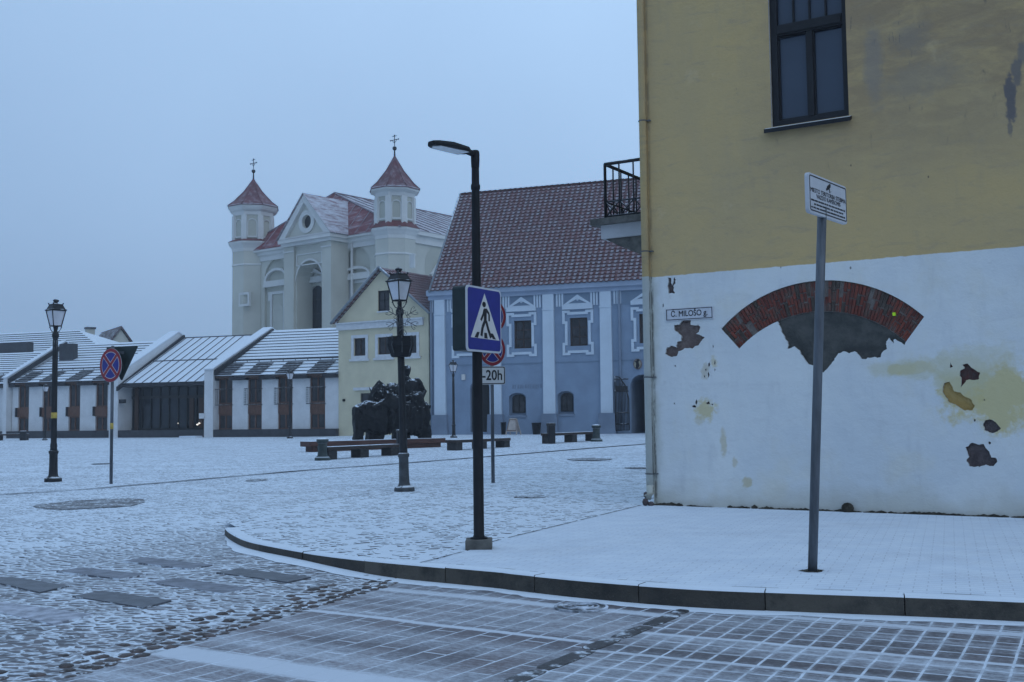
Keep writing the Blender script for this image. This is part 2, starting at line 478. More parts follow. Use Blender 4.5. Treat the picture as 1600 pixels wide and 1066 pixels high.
    speck = n.ss(n.vor(n.mapv(o, scale=(1, 1, 0.6)), 2.3), 0.035, 0.02)
    c = n.mix(n.m('MULTIPLY', speck, 0.75), c, (0.07, 0.06, 0.05))
    h = n.m('ADD', n.m('MULTIPLY', n.noise(o, 3.0, 6, 0.6), 1.0), n.m('MULTIPLY', n.noise(o, 40.0, 4, 0.6), 0.12))
    n.bump(h, 0.45, 0.06)
    return n.out(c, 0.9, 0.2)

def mat_patch(name, c1, c2, scale=9):
    n = NT(name); o = n.obj()
    c = n.mix(n.ss(n.noise(o, scale, 6, 0.65), 0.35, 0.65), c1, c2)
    n.bump(n.noise(o, scale * 5, 6, 0.65), 0.6, 0.03)
    return n.out(c, 0.95, 0.2)
M['mortar'] = mat_patch('bare_mortar', (0.135, 0.10, 0.092), (0.20, 0.155, 0.14))
M['cement'] = mat_patch('grey_cement', (0.055, 0.056, 0.054), (0.10, 0.098, 0.090), 4)
M['oldbrick'] = mat_patch('bare_brick', (0.12, 0.04, 0.032), (0.09, 0.065, 0.06), 7)
M['ochre'] = mat_patch('old_ochre_paint', (0.42, 0.27, 0.09), (0.48, 0.33, 0.13), 6)
M['darkpatch'] = mat_patch('dark_bare_masonry', (0.075, 0.058, 0.06), (0.13, 0.105, 0.105), 8)
M['soil'] = mat_patch('damp_soil', (0.03, 0.026, 0.02), (0.075, 0.066, 0.05), 12)
def mat_archbrick():
    n = NT('arch_bricks'); o = n.obj()
    rnd = n.node('ShaderNodeNewGeometry', 'Random Per Island') if False else n.t.nodes.new('ShaderNodeNewGeometry').outputs['Random Per Island']
    c = n.mix(n.ss(rnd, 0.0, 1.0), (0.205, 0.058, 0.040), (0.125, 0.042, 0.034))
    c = n.mix(n.m('GREATER_THAN', rnd, 0.91), c, (0.075, 0.060, 0.050))
    c = n.mix(n.m('MULTIPLY', n.ss(n.noise(o, 5.0, 6, 0.7), 0.47, 0.60), 0.75), c, (0.11, 0.086, 0.072))
    n.bump(n.noise(o, 35.0, 6, 0.65), 0.6, 0.02)
    return n.out(c, 0.95, 0.2)
M['archbrick'] = mat_archbrick()

def mat_tile(name, red1, red2, snowamt):
    """clay pantiles: u counts columns, v counts courses; snow lies in the pans"""
    n = NT(name); x, y, z = n.sep(n.uvw()); o = n.obj()
    fu = n.m('FRACT', x); fv = n.m('FRACT', y)
    cell = n.node('ShaderNodeTexWhiteNoise', 0, {'Vector': n.comb(n.m('FLOOR', x), n.m('FLOOR', y), 0.0)}, noise_dimensions='2D')
    big = n.noise(o, 0.35, 5, 0.6)
    red = n.mix(cell, red1, red2)
    red = n.mix(n.m('MULTIPLY', n.ss(big, 0.55, 0.72), 0.5), red, tuple(c * 0.6 for c in red2))
    pan = n.m('MULTIPLY', n.ss(fu, 0.18, 0.34), n.ss(fu, 0.84, 0.68))
    vert = n.m('MULTIPLY', n.ss(fv, 0.10, 0.28), n.ss(fv, 1.0, 0.80))
    sn = n.m('MULTIPLY', n.m('MULTIPLY', pan, vert), n.ss(n.m('ADD', n.m('MULTIPLY', cell, 0.45), n.m('MULTIPLY', big, 0.9)), 0.30, 0.80, 0.5, 1.0))
    sn = n.m('MULTIPLY', sn, snowamt)
    dust = n.m('MULTIPLY', n.ss(n.noise(o, 7.0, 5, 0.7), 0.40, 0.75), 0.30)
    c = n.mix(n.m('MAXIMUM', sn, dust), red, SNOW)
    edge = n.ss(fv, 0.10, 0.02)
    c = n.mix(n.m('MULTIPLY', edge, 0.85), c, tuple(k * 0.35 for k in red1))
    return n.out(c, 0.8, 0.3)
M['tile_blue'] = mat_tile('snow_dusted_pantiles', (0.165, 0.055, 0.050), (0.110, 0.042, 0.042), 0.42)
M['tile_red'] = mat_tile('red_pantiles', (0.19, 0.05, 0.045), (0.14, 0.045, 0.04), 0.7)

def mat_seam(name, col, snow, sc=3.0, st=(1, 1, 1), most=1.0, soft=0.17):
    n = NT(name); o = n.obj()
    k = n.noise(n.mapv(o, scale=st), sc, 7, 0.68)
    c = n.mix(n.ss(n.noise(o, 1.0, 4), 0.3, 0.7), col, tuple(i * 0.7 for i in col))
    c = n.mix(n.ss(k, 0.75 - snow * 0.6, 0.75 - snow * 0.6 + soft, 0.0, most), c, SNOW)
    return n.out(c, 0.6, 0.35)
M['church_red'] = mat_seam('red_metal_roof', (0.20, 0.040, 0.048), 0.52, 1.3, (0.5, 2, 2), 0.42, 0.32)
M['church_red_snowy'] = mat_seam('snowy_red_metal_roof', (0.19, 0.05, 0.058), 0.80, 1.5, (2, 0.5, 2), 0.66, 0.35)
M['cone_red'] = mat_seam('red_tower_roof', (0.15, 0.046, 0.055), 0.55, 2.5, (1, 1, .5), 0.30, 0.40)
M['slate_snow'] = mat_seam('snow_covered_roof', (0.10, 0.105, 0.12), 1.25, 2.2)
M['slate_thin'] = mat_seam('thinly_snowed_roof', (0.07, 0.074, 0.085), 0.52, 4.0, (1, 1, 1), 0.4, 0.3)
M['riser'] = plain('dark_roof_batten', (0.035, 0.038, 0.048), 0.7, 0.2, 3)
M['seam'] = plain('dark_roof_seam', (0.05, 0.054, 0.064), 0.6, 0.2, 3)

# ------------------------------------------------------------------ ground
ZR = -0.143
LP = ground(600, 918, ZR); LQ = ground(100, 1062, ZR)
_ld = (LP - LQ); _ld.z = 0; _ld.normalize()
_ln = Vector((-_ld.y, _ld.x, 0))        # to the left of the line where the slabs end
def sdist(x, y):
    return (Vector((x, y, 0)) - Vector((LP.x, LP.y, 0))).dot(_ln)
def sm(a, b, t):
    t = min(max((t - a) / (b - a), 0), 1); return t * t * (3 - 2 * t)
def roadz(x, y):
    s = sdist(x, y)
    z = ZR + (-0.078 - ZR) * sm(-0.1, 1.8, s) + 0.078 * sm(3.4, 6.0, s)
    return z * (1 - sm(14, 19, y)) + gz(y, x)

def mat_cobble():
    n = NT('snowy_cobbles'); o = n.obj(); x, y, z = n.sep(o)
    warp = n.node('ShaderNodeVectorMath', 0, {0: o, 1: n.node('ShaderNodeVectorMath', 0, {0: n.node('ShaderNodeTexNoise', 1, {'Vector': o, 'Scale': 1.3, 'Detail': 2.0}), 'Scale': 0.06}, operation='SCALE')}, operation='ADD')
    p = n.mapv(warp, rot=R(-57), scale=(8.4, 10.0, 0.0))
    off = n.node('ShaderNodeVectorMath', 0, {0: warp, 1: (0.003, 0.042, 0)}, operation='ADD')
    p2 = n.mapv(off, rot=R(-57), scale=(8.4, 10.0, 0.0))
    e1 = n.vor(p, 1.0, 0, 'DISTANCE_TO_EDGE', 0.8)
    e2 = n.vor(p2, 1.0, 0, 'DISTANCE_TO_EDGE', 0.8)
    cellc = n.sep(n.vor(p, 1.0, 1, 'F1', 0.8))
    h1 = n.ss(e1, 0.0, 0.32); h2 = n.ss(e2, 0.0, 0.32)
    # sides of the stones the wind kept clear
    face = n.ss(n.m('SUBTRACT', h2, h1), 0.14, 0.34)
    s = n.m('ADD', n.m('MULTIPLY', n.m('SUBTRACT', x, LP.x), _ln.x), n.m('MULTIPLY', n.m('SUBTRACT', y, LP.y), _ln.y))
    # wheel-worn crossing in front, untouched snow behind
    worn = n.m('MULTIPLY', n.ss(s, -0.4, 0.25), n.ss(n.m('ADD', s, n.m('MULTIPLY', y, 0.10)), 6.6, 3.2))
    t = n.m('ADD', s, n.m('MULTIPLY', n.noise(o, 0.25, 3), 1.5))
    track = n.noise(n.mapv(o, rot=R(33), scale=(0.22, 1.7, 1)), 1.0, 4, 0.6)
    patch = n.noise(o, 0.55, 5, 0.62)
    wear = n.m('ADD', n.m('MULTIPLY_ADD', worn, 0.43, 0.07), n.m('ADD', n.m('MULTIPLY', n.m('SUBTRACT', track, 0.5), 0.85), n.m('MULTIPLY', n.m('SUBTRACT', patch, 0.5), 0.75)))
    gate = n.ss(n.m('ADD', wear, n.m('MULTIPLY', n.m('SUBTRACT', cellc[0], 0.5), 0.55)), -0.05, 0.08)
    bare_side = n.m('MULTIPLY', n.ss(n.m('SUBTRACT', h2, h1), 0.10, 0.24), gate)
    top = n.m('MULTIPLY', n.ss(n.m('ADD', wear, n.m('MULTIPLY', n.m('SUBTRACT', cellc[1], 0.5), 0.45)), 0.20, 0.48), n.m('MULTIPLY', h1, n.ss(n.noise(o, 30.0, 4, 0.7), 0.36, 0.60)))
    bare = n.m('MAXIMUM', n.m('MULTIPLY', bare_side, 0.95), n.m('MULTIPLY', top, 0.5))
    # driven-over part: bare stone tops under a broken dusting, snow left in the joints
    e3 = n.vor(n.mapv(warp, rot=R(-57), scale=(10.0, 14.0, 0.0)), 1.0, 0, 'DISTANCE_TO_EDGE', 0.8)
    c3 = n.sep(n.vor(n.mapv(warp, rot=R(-57), scale=(10.0, 14.0, 0.0)), 1.0, 1, 'F1', 0.8))
    fine = n.noise(n.mapv(o, rot=R(33), scale=(0.7, 1.5, 1)), 17.0, 5, 0.75)
    mid = n.noise(n.mapv(o, rot=R(33), scale=(0.6, 1.8, 1)), 1.3, 4, 0.6)
    cover = n.ss(n.m('ADD', n.m('ADD', fine, n.m('MULTIPLY', n.m('SUBTRACT', mid, 0.5), 1.1)), n.m('MULTIPLY', n.m('SUBTRACT', c3[0], 0.5), 0.35)), 0.46, 0.66)
    cover = n.m('MAXIMUM', cover, n.m('MULTIPLY', n.ss(e3, 0.13, 0.04), n.ss(c3[1], 0.2, 0.7, 0.35, 0.95)))
    bare = n.m('MAXIMUM', bare, n.m('MULTIPLY', n.m('SUBTRACT', 1.0, cover), n.m('MULTIPLY', worn, n.ss(n.noise(o, 0.5, 4, 0.6), 0.34, 0.60, 0.45, 0.86))))
    stone = n.mix(cellc[2], (0.066, 0.060, 0.066), (0.130, 0.110, 0.113))
    stone = n.mix(n.m('MULTIPLY', bare_side, n.m('SUBTRACT', 1.0, worn)), stone, (0.036, 0.035, 0.040))
    c = n.mix(bare, n.mix(n.ss(n.noise(o, 14.0, 4), 0.3, 0.7), (0.68, 0.74, 0.81), SNOW), stone)
    n.bump(n.m('ADD', n.m('MULTIPLY', h1, 0.7), n.m('MULTIPLY', n.noise(o, 40.0, 4), 0.25)), 0.45, 0.03)
    return n.out(c, n.m('SUBTRACT', 0.9, n.m('MULTIPLY', bare, 0.35)), 0.3)
M['cobble'] = mat_cobble()

def mat_island():
    n = NT('snowy_small_cobbles'); o = n.obj()
    p = n.mapv(o, rot=R(-60), scale=(7.6, 7.6, 0)); off = n.node('ShaderNodeVectorMath', 0, {0: o, 1: (0.002, 0.068, 0)}, operation='ADD')
    p2 = n.mapv(off, rot=R(-60), scale=(7.6, 7.6, 0))
    h1 = n.ss(n.vor(p, 1, 0, 'DISTANCE_TO_EDGE', 0.65), 0.0, 0.3); h2 = n.ss(n.vor(p2, 1, 0, 'DISTANCE_TO_EDGE', 0.65), 0.0, 0.3)
    cellc = n.sep(n.vor(p, 1.0, 1, 'F1', 0.65))
    face = n.ss(n.m('SUBTRACT', h2, h1), 0.18, 0.34)
    wear = n.m('ADD', n.m('MULTIPLY', n.m('SUBTRACT', n.noise(o, 0.8, 5, 0.6), 0.5), 0.9), n.m('MULTIPLY', n.m('SUBTRACT', cellc[0], 0.5), 0.75))
    bare = n.m('MULTIPLY', face, n.ss(wear, -0.02, 0.07))
    c = n.mix(bare, n.mix(n.ss(n.noise(o, 12.0, 4), 0.3, 0.7), (0.68, 0.74, 0.81), SNOW), (0.040, 0.038, 0.042))
    n.bump(n.m('ADD', n.m('MULTIPLY', h1, 0.6), n.m('MULTIPLY', n.noise(o, 40.0, 4), 0.25)), 0.4, 0.025)
    return n.out(c, 0.88, 0.25)
M['island'] = mat_island()

KD = (ground(1600, 942, 0) - ground(1085, 922, 0)); KANG = math.atan2(KD.y, KD.x)
def mat_sidewalk():
    n = NT('snowed_pavers'); o = n.obj()
    p = n.mapv(o, rot=-KANG + R(3), scale=(1, 1, 1))
    w = n.node('ShaderNodeVectorMath', 0, {0: p, 1: n.node('ShaderNodeVectorMath', 0, {0: n.node('ShaderNodeTexNoise', 1, {'Vector': o, 'Scale': 6.0}), 'Scale': 0.012}, operation='SCALE')}, operation='ADD')
    br = n.t.nodes.new('ShaderNodeTexBrick'); n.set(br.inputs['Vector'], w)
    br.inputs['Scale'].default_value = 1.0; br.inputs['Brick Width'].default_value = 0.2; br.inputs['Row Height'].default_value = 0.1
    br.inputs['Mortar Size'].default_value = 0.006; br.inputs['Mortar Smooth'].default_value = 0.6
    j = br.outputs['Fac']
    br2 = n.t.nodes.new('ShaderNodeTexBrick'); n.set(br2.inputs['Vector'], n.mapv(w, rot=R(90)))
    br2.inputs['Scale'].default_value = 1.0; br2.inputs['Brick Width'].default_value = 50; br2.inputs['Row Height'].default_value = 0.1; br2.offset = 0.0
    br2.inputs['Mortar Size'].default_value = 0.005; br2.inputs['Mortar Smooth'].default_value = 0.6
    patch = n.noise(o, 0.9, 5, 0.6)
    c = n.mix(n.ss(n.noise(o, 3.0, 5), 0.3, 0.7), (0.66, 0.72, 0.80), SNOW)
    c = n.mix(n.m('MULTIPLY', j, n.ss(patch, 0.32, 0.68, 0.20, 0.62)), c, (0.36, 0.37, 0.43))
    thin = n.m('MULTIPLY', n.ss(n.noise(o, 0.7, 6, 0.66), 0.46, 0.72), n.ss(n.noise(o, 55.0, 4, 0.7), 0.38, 0.66))
    c = n.mix(n.m('MULTIPLY', thin, 0.42), c, (0.34, 0.33, 0.36))
    br3 = br.outputs['Color']
    c = n.mix(n.m('MULTIPLY', n.ss(n.noise(n.mapv(o, rot=-KANG, scale=(1.5, 14, 1)), 2.2, 3, 0.6), 0.72, 0.76), j), c, (0.09, 0.085, 0.09))
    n.bump(n.m('ADD', n.m('MULTIPLY', j, -0.5), n.m('MULTIPLY', n.noise(o, 60.0, 4), 0.3)), 0.35, 0.02)
    return n.out(c, 0.9, 0.2)
M['sidewalk'] = mat_sidewalk()

def mat_street(name, ang, bw, bh, msize, tint1, tint2, seed, ridges=(), extra=0.0, pack=0.6):
    n = NT(name); o = n.obj()
    p = n.mapv(o, rot=-ang, loc=(seed, seed * 0.7, 0))
    w = n.node('ShaderNodeVectorMath', 0, {0: p, 1: n.node('ShaderNodeVectorMath', 0, {0: n.node('ShaderNodeTexNoise', 1, {'Vector': o, 'Scale': 4.0, 'Detail': 4.0}), 'Scale': 0.022}, operation='SCALE')}, operation='ADD')
    br = n.t.nodes.new('ShaderNodeTexBrick'); n.set(br.inputs['Vector'], n.mapv(w, rot=R(90)))
    br.offset = 0.5 if bw > 0.3 else 0.0
    br.inputs['Scale'].default_value = 1.0; br.inputs['Brick Width'].default_value = bw; br.inputs['Row Height'].default_value = bh
    br.inputs['Mortar Size'].default_value = msize; br.inputs['Mortar Smooth'].default_value = 0.35
    br.inputs['Color1'].default_value = (*tint1, 1); br.inputs['Color2'].default_value = (*tint2, 1)
    j = br.outputs['Fac']
    stone = n.mix(n.m('MULTIPLY', n.ss(n.noise(o, 26.0, 6, 0.7), 0.4, 0.7), 0.5), br.outputs['Color'], (0.21, 0.20, 0.21))
    # dry snow swept into bands by the wheels, along the way they roll
    band = n.noise(n.mapv(p, scale=(0.16, 2.6, 1)), 1.15, 5, 0.55)
    fine = n.noise(n.mapv(p, scale=(1.2, 34.0, 1)), 1.0, 4, 0.65)
    grit = n.noise(n.mapv(p, scale=(0.6, 1.3, 1)), 34.0, 5, 0.78)
    cov = n.m('ADD', n.m('MULTIPLY', n.m('SUBTRACT', band, 0.5), 2.5), n.m('ADD', n.m('MULTIPLY', n.m('SUBTRACT', fine, 0.5), 0.9), n.m('MULTIPLY', n.m('SUBTRACT', grit, 0.5), 2.2)))
    brw = n.t.nodes.new('ShaderNodeTexBrick'); n.set(brw.inputs['Vector'], n.mapv(w, rot=R(90))); brw.offset = br.offset
    brw.inputs['Scale'].default_value = 1.0; brw.inputs['Brick Width'].default_value = bw; brw.inputs['Row Height'].default_value = bh
    brw.inputs['Mortar Size'].default_value = min(bw, bh) * 0.26; brw.inputs['Mortar Smooth'].default_value = 1.0
    cov = n.m('ADD', n.m('ADD', cov, extra), n.m('MULTIPLY', brw.outputs['Fac'], n.ss(n.noise(o, 4.0, 5, 0.7), 0.3, 0.7, 0.1 * pack, pack)))
    yy = n.sep(p)[1]
    for (wx_, wy_, wd, amt) in ridges:
        y0 = -math.sin(ang) * wx_ + math.cos(ang) * wy_ + seed * 0.7
        dd = n.m('ABSOLUTE', n.m('SUBTRACT', n.m('ADD', yy, n.m('MULTIPLY', n.m('SUBTRACT', n.noise(o, 0.9, 3), 0.5), 0.12)), y0))
        cov = n.m('ADD', cov, n.m('MULTIPLY', n.ss(dd, wd, wd * 0.25), amt))
    cov = n.ss(cov, -0.55, 1.20)
    sn = n.m('MAXIMUM', n.m('MULTIPLY', j, n.ss(n.noise(o, 5.0, 5, 0.65), 0.25, 0.65, 0.45, 1.0)), n.m('MULTIPLY', cov, 0.80))
    c = n.mix(sn, stone, (0.70, 0.75, 0.82))
    n.bump(n.m('ADD', n.m('MULTIPLY', j, -0.6), n.m('MULTIPLY', n.noise(o, 70.0, 4), 0.25)), 0.35, 0.02)
    return n.out(c, n.m('MULTIPLY_ADD', sn, 0.35, 0.55), 0.35)
A1, A2 = R(-33), R(-28)
def rd(px, py, wd, amt): q = ground(px, py, ZR); return (q.x, q.y, wd, amt)
M['street_left'] = mat_street('wide_slab_paving', A1, 0.62, 0.185, 0.0085, (0.095, 0.082, 0.092), (0.145, 0.112, 0.115), 0.3, (rd(430, 1042, .20, 1.7), rd(560, 962, .06, .9), rd(760, 985, .05, .7), rd(650, 925, .12, 1.1)), 0.06, 0.22)
M['street_right'] = mat_street('small_sett_paving', A2, 0.215, 0.15, 0.0105, (0.080, 0.074, 0.082), (0.118, 0.098, 0.104), 1.7, (rd(1300, 970, .10, 1.0), rd(1350, 1019, .05, 1.1), rd(1100, 1034, .04, .9)), -0.04, 0.6)
M['strip_stone'] = plain('wet_strip_stones', (0.055, 0.052, 0.055), 0.5, 0.4, 9, 0.4, bump=0.5, snow=0.22, lo=0.8)
M['cobble_brown'] = plain('wet_brown_cobbles', (0.080, 0.060, 0.056), 0.55, 0.6, 9, 0.4, bump=0.6, snow=0.16, lo=0.8)

# big sheet: cobbled street and square
xs = sorted(set([-420, -300, -200, -120, -80] + [-60 + 2 * i for i in range(20)] + [-20 + 0.5 * i for i in range(60)] + [10 + 2 * i for i in range(26)] + [80, 120, 200, 300, 420]))
ys = sorted(set([-250, -180, -100, -40, -20] + [-10 + 0.5 * i for i in range(68)] + [24 + 3 * i for i in range(13)] + [75, 100, 140, 220, 300, 420]))
mb = MB()
idx = [[mb.vert((x, y, roadz(x, y) - 0.004)) for x in xs] for y in ys]
for j in range(len(ys) - 1):
    for i in range(len(xs) - 1):
        mb.face((idx[j][i], idx[j][i + 1], idx[j + 1][i + 1], idx[j + 1][i]), 0, True)
tag(mb.build('cobbled_ground', M['cobble']), kind='structure')

# kerb line
KPX = [(351, 826), (360, 834), (385, 846), (435, 857), (500, 868), (575, 877), (650, 884), (775, 895), (800, 898), (919, 910), (1085, 922), (1262, 929), (1462, 936), (1600, 942)]
KP = [ground(x, y, 0.0) for x, y in KPX]
KP.append(KP[-1] + KD.normalized() * 25)
TIP = [ground(x, y, 0.0) for x, y in ((353, 815), (375, 806), (480, 786), (615, 768))]
def resample(pts, step):
    out = [pts[0].copy()]; d = 0.0
    # smooth by Catmull-Rom
    dense = []
    for i in range(len(pts) - 1):
        p0 = pts[max(i - 1, 0)]; p1 = pts[i]; p2 = pts[i + 1]; p3 = pts[min(i + 2, len(pts) - 1)]
        if (p3 - pts[i + 1]).length > 10: p3 = pts[i + 1] * 2 - pts[i]
        L = (p2 - p1).length
        if i >= len(pts) - 2:
            seq = [p1.lerp(p2, k / 60) for k in range(60)]
        else:
            seq = []
            for k in range(24):
                t = k / 24
                seq.append(0.5 * ((2 * p1) + (p2 - p0) * t + (2 * p0 - 5 * p1 + 4 * p2 - p3) * t * t + (3 * p1 - p0 - 3 * p2 + p3) * t ** 3))
        dense += seq
    dense.append(pts[-1])
    last = dense[0]; acc = 0
    for p in dense[1:]:
        while (p - last).length >= step:
            last = last + (p - last).normalized() * step
            out.append(last.copy())
    return out
KL = resample(KP, 0.09)
def nrm(pts, i):
    t = pts[min(i + 1, len(pts) - 1)] - pts[max(i - 1, 0)]; t.z = 0; t.normalize()
    return Vector((-t.y, t.x, 0))      # towards the pavement
KW = 0.15
KIN = [p + nrm(KL, i) * KW for i, p in enumerate(KL)]
mb = MB()
i = 0
rng = random.Random(3)
while i < len(KL) - 1:
    L = 11 if i < 110 else 15
    j = min(i + L, len(KL) - 1)
    dz = rng.uniform(-0.004, 0.004); dn = rng.uniform(-0.004, 0.004)
    sect = []
    for k in range(i, j + 1):
        n_ = nrm(KL, k)
        t_ = Vector((n_.y, -n_.x, 0))
        g = 0.004 if k == i else (-0.004 if k == j else 0)
        o = KL[k] + n_ * dn + t_ * g; q = KL[k] + n_ * KW + t_ * g
        zt = 0.012 + dz
        sect.append([mb.vert((o.x, o.y, -0.3)), mb.vert((o.x, o.y, zt - 0.012)), mb.vert((o.x + n_.x * 0.012, o.y + n_.y * 0.012, zt)), mb.vert((q.x, q.y, zt)), mb.vert((q.x, q.y, -0.3))])
    for a, b in zip(sect, sect[1:]):
        mb.face((a[0], b[0], b[1], a[1]), 0); mb.face((a[1], b[1], b[2], a[2]), 1); mb.face((a[2], b[2], b[3], a[3]), 1); mb.face((a[3], b[3], b[4], a[4]), 0)
    mb.face(sect[0], 0); mb.face(sect[-1][::-1], 0)
    i = j
tag(mb.build('kerb', [M['kerb'], M['snow']]), kind='structure')

# corner house frame (needed for the pavement behind it)
CW = Frame(ground(1022, 790, 0.0), -ray(-2000, 684).xy)
CB = CW.o
def pt(px, py): return ground(px, py, 0.0)
split = [pt(657, 881), pt(748, 857), pt(773, 847), pt(1012, 788)]
# where the split meets the inner kerb edge
ik = min(range(len(KIN)), key=lambda k: (KIN[k] - split[0]).length)
back = [pt(1000, 741), pt(800, 752)]
isl = KIN[:ik + 1] + split[1:] + [CB + CW.v * 0.3 + CW.u * 0.3, CB + CW.v * 7.5 + CW.u * 0.3] + back + TIP[::-1]
mb = MB(); mb.poly([(p.x, p.y, 0.004) for p in isl])
me = mb.build('cobbled_pavement', M['island'])
tag(me, kind='structure')
far = KIN[-1]
sw = KIN[ik:] + [far + CW.v * 14, CB + CW.v * 1.0 + CW.u * 12, CB + CW.v * 0.3 + CW.u * 0.3] + [split[3], split[2], split[1]]
mb = MB(); mb.poly([(p.x, p.y, 0.008) for p in sw])
tag(mb.build('paved_pavement', M['sidewalk']), kind='structure')

# slab paving of the street, two fields with a row of stones between them
S1 = ground(800, 1064, ZR); S2 = ground(1068, 955, ZR)
sdir = (S2 - S1).normalized(); sdir.z = 0
sper = Vector((sdir.y, -sdir.x, 0))
kb = [Vector((p.x, p.y, 0)) for p in KL]
def side(p): return (p - Vector((S1.x, S1.y, 0))).dot(sper)
L0 = Vector((LP.x, LP.y, 0)); near = L0 - _ld * 14; farl = L0 + _ld * 3.0
S0 = Vector((S1.x, S1.y, 0))
k_line = min(range(len(kb)), key=lambda k: abs((kb[k] - L0).dot(_ln)) if kb[k].y > 8 else 1e9)
k_s = min(range(len(kb)), key=lambda k: abs(side(kb[k])))
leftf = [near] + [kb[k] for k in range(k_line, k_s + 1)] + [S0 - sdir * 14]
rightf = [S0 - sdir * 14 + sper * 0.001] + [kb[k] for k in range(k_s, len(kb))] + [kb[-1] - CW.v * 20]
mb = MB(); mb.poly([(p.x, p.y, ZR) for p in leftf[::-1]]); tag(mb.build('slab_street', M['street_left']), kind='structure')
mb = MB(); mb.poly([(p.x, p.y, ZR) for p in rightf[::-1]]); tag(mb.build('sett_street', M['street_right']), kind='structure')

def stone(mb, c, rx, ry, h, ang, rng, ex=2.6):
    """low rounded stone of irregular outline"""
    n = 10 if ex < 4 else 20
    offs = [rng.uniform(*((0.86, 1.08) if ex < 4 else (0.94, 1.03))) for _ in range(n)]
    rows = []
    for (k, zz) in ((1.0, -0.05), (0.98, 0.0), (0.86, h * 0.65), (0.55, h), (0.0, h * 1.06)):
        if k == 0.0:
            rows.append([mb.vert((c.x, c.y, c.z + zz))]); continue
        row = []
        for i in range(n):
            a = 2 * math.pi * i / n
            ca, sa = math.cos(a), math.sin(a)
            q = (abs(ca) ** ex + abs(sa) ** ex) ** (-1 / ex)
            x = rx * k * q * ca * offs[i]; y = ry * k * q * sa * offs[i]
            row.append(mb.vert((c.x + x * math.cos(ang) - y * math.sin(ang), c.y + x * math.sin(ang) + y * math.cos(ang), c.z + zz)))
        rows.append(row)
    for a, b in zip(rows, rows[1:]):
        for i in range(n):
            j = (i + 1) % n
            if len(b) == 1: mb.face((a[i], a[j], b[0]), 0, True)
            else: mb.face((a[i], a[j], b[j], b[i]), 0, True)
mb = MB(); rng = random.Random(11)
base_ang = math.atan2(_ld.y, _ld.x)
for row in range(5):
    t = -9.0 + rng.uniform(0, 0.1)
    while t < 1.15:
        ln = rng.uniform(0.075, 0.155)
        w = rng.uniform(0.04, 0.068)
        p = L0 + _ld * (t + ln / 2) + _ln * (0.02 + row * 0.112 + rng.uniform(-0.02, 0.02))
        keep = (1.0 if row < 2 else (0.75 if row == 2 else 0.45)) * (0.45 + 0.55 * sm(-5.2, -2.2, t))
        if rng.random() < keep:
            stone(mb, Vector((p.x, p.y, roadz(p.x, p.y) - 0.010)), ln / 2 * 0.96, w * 0.85, rng.uniform(0.012, 0.022), base_ang + rng.uniform(-.15, .15), rng)
        t += ln + rng.uniform(0.0, 0.02)
tag(mb.build('cobble_border', M['cobble_brown']), kind='structure')
mb = MB(); rng = random.Random(5)
sang = math.atan2(sdir.y, sdir.x)
t = -4.0
Ls = (S2 - S1).length
while t < Ls - 0.05:
    ln = rng.uniform(0.25, 0.62)
    for q in (0,):
        p = S0 + sdir * (t + ln / 2) + sper * (rng.uniform(-0.012, 0.012))
        stone(mb, Vector((p.x, p.y, ZR + 0.0)), ln / 2 * 1.0, 0.07, rng.uniform(0.004, 0.009), sang + rng.uniform(-.02, .02), rng, 7)
    t += ln + 0.012
tag(mb.build('stone_strip', M['strip_stone']), kind='structure')
# snow blown against the foot of the kerb
mb = MB(); rows = []
for k in range(2, len(KL)):
    n_ = nrm(KL, k); p = KL[k]
    w = 0.20 + 0.05 * noise.noise((k * 0.11, 0, 0)) + 0.22 * sm(60, 5, k) if k < 60 else 0.13 + 0.08 * noise.noise((k * 0.17, 0, 0)) + 0.04 * noise.noise((k * 0.7, 3, 0))
    if k < 60: w = 0.14 + 0.17 * (1 - k / 60) + 0.09 * noise.noise((k * 0.17, 0, 0)) + 0.04 * noise.noise((k * 0.7, 3, 0))
    fade = min(1, (k - 2) / 26)
    zz = max(roadz(p.x, p.y), ZR)
    a = p - n_ * w * fade; b = p - n_ * (w * 0.45 * fade); c = p + n_ * 0.01
    rows.append([mb.vert((a.x, a.y, max(roadz(a.x, a.y), ZR) + 0.002)), mb.vert((b.x, b.y, max(roadz(b.x, b.y), ZR) + 0.007 * fade)), mb.vert((c.x, c.y, zz + 0.012 * fade))])
for a, b in zip(rows, rows[1:]):
    for q in range(2): mb.face((a[q], b[q], b[q + 1], a[q + 1]), 0, True)
tag(mb.build('snow_drift', M['snow']), kind='structure')

# dark drainage line across the square
mb = MB()
CH = [(-60, 779), (0, 773.5), (120, 766), (250, 755), (400, 742), (500, 733.5), (620, 725), (760, 714), (900, 702.5), (1010, 694), (1060, 690)]
CHP = resample([ground(x, y) for x, y in CH], 0.6)
rows = []
for i, p in enumerate(CHP):
    n_ = nrm(CHP, i); h = 0.05 + 0.045 * noise.noise((i * 0.37, 4, 0)) + 0.003 * max(0, p.y - 20)
    h = max(0.015, h)
    a = p - n_ * h; b = p + n_ * h
    rows.append((mb.vert((a.x, a.y, gz(a.y, a.x) + 0.012)), mb.vert((b.x, b.y, gz(b.y, b.x) + 0.012))))
for a, b in zip(rows, rows[1:]): mb.face((a[0], b[0], b[1], a[1]), 0)
M['channel'] = plain('wet_drain_channel', (0.045, 0.047, 0.055), 0.6, 0.7, 2.5, 0.35)
tag(mb.build('drain_channel', M['channel']), kind='structure')
mb = MB()
CHP = resample([ground(x, y) for x, y in ((470, 787), (520, 780), (570, 773), (612, 766.5), (660, 762), (720, 757))], 0.15)
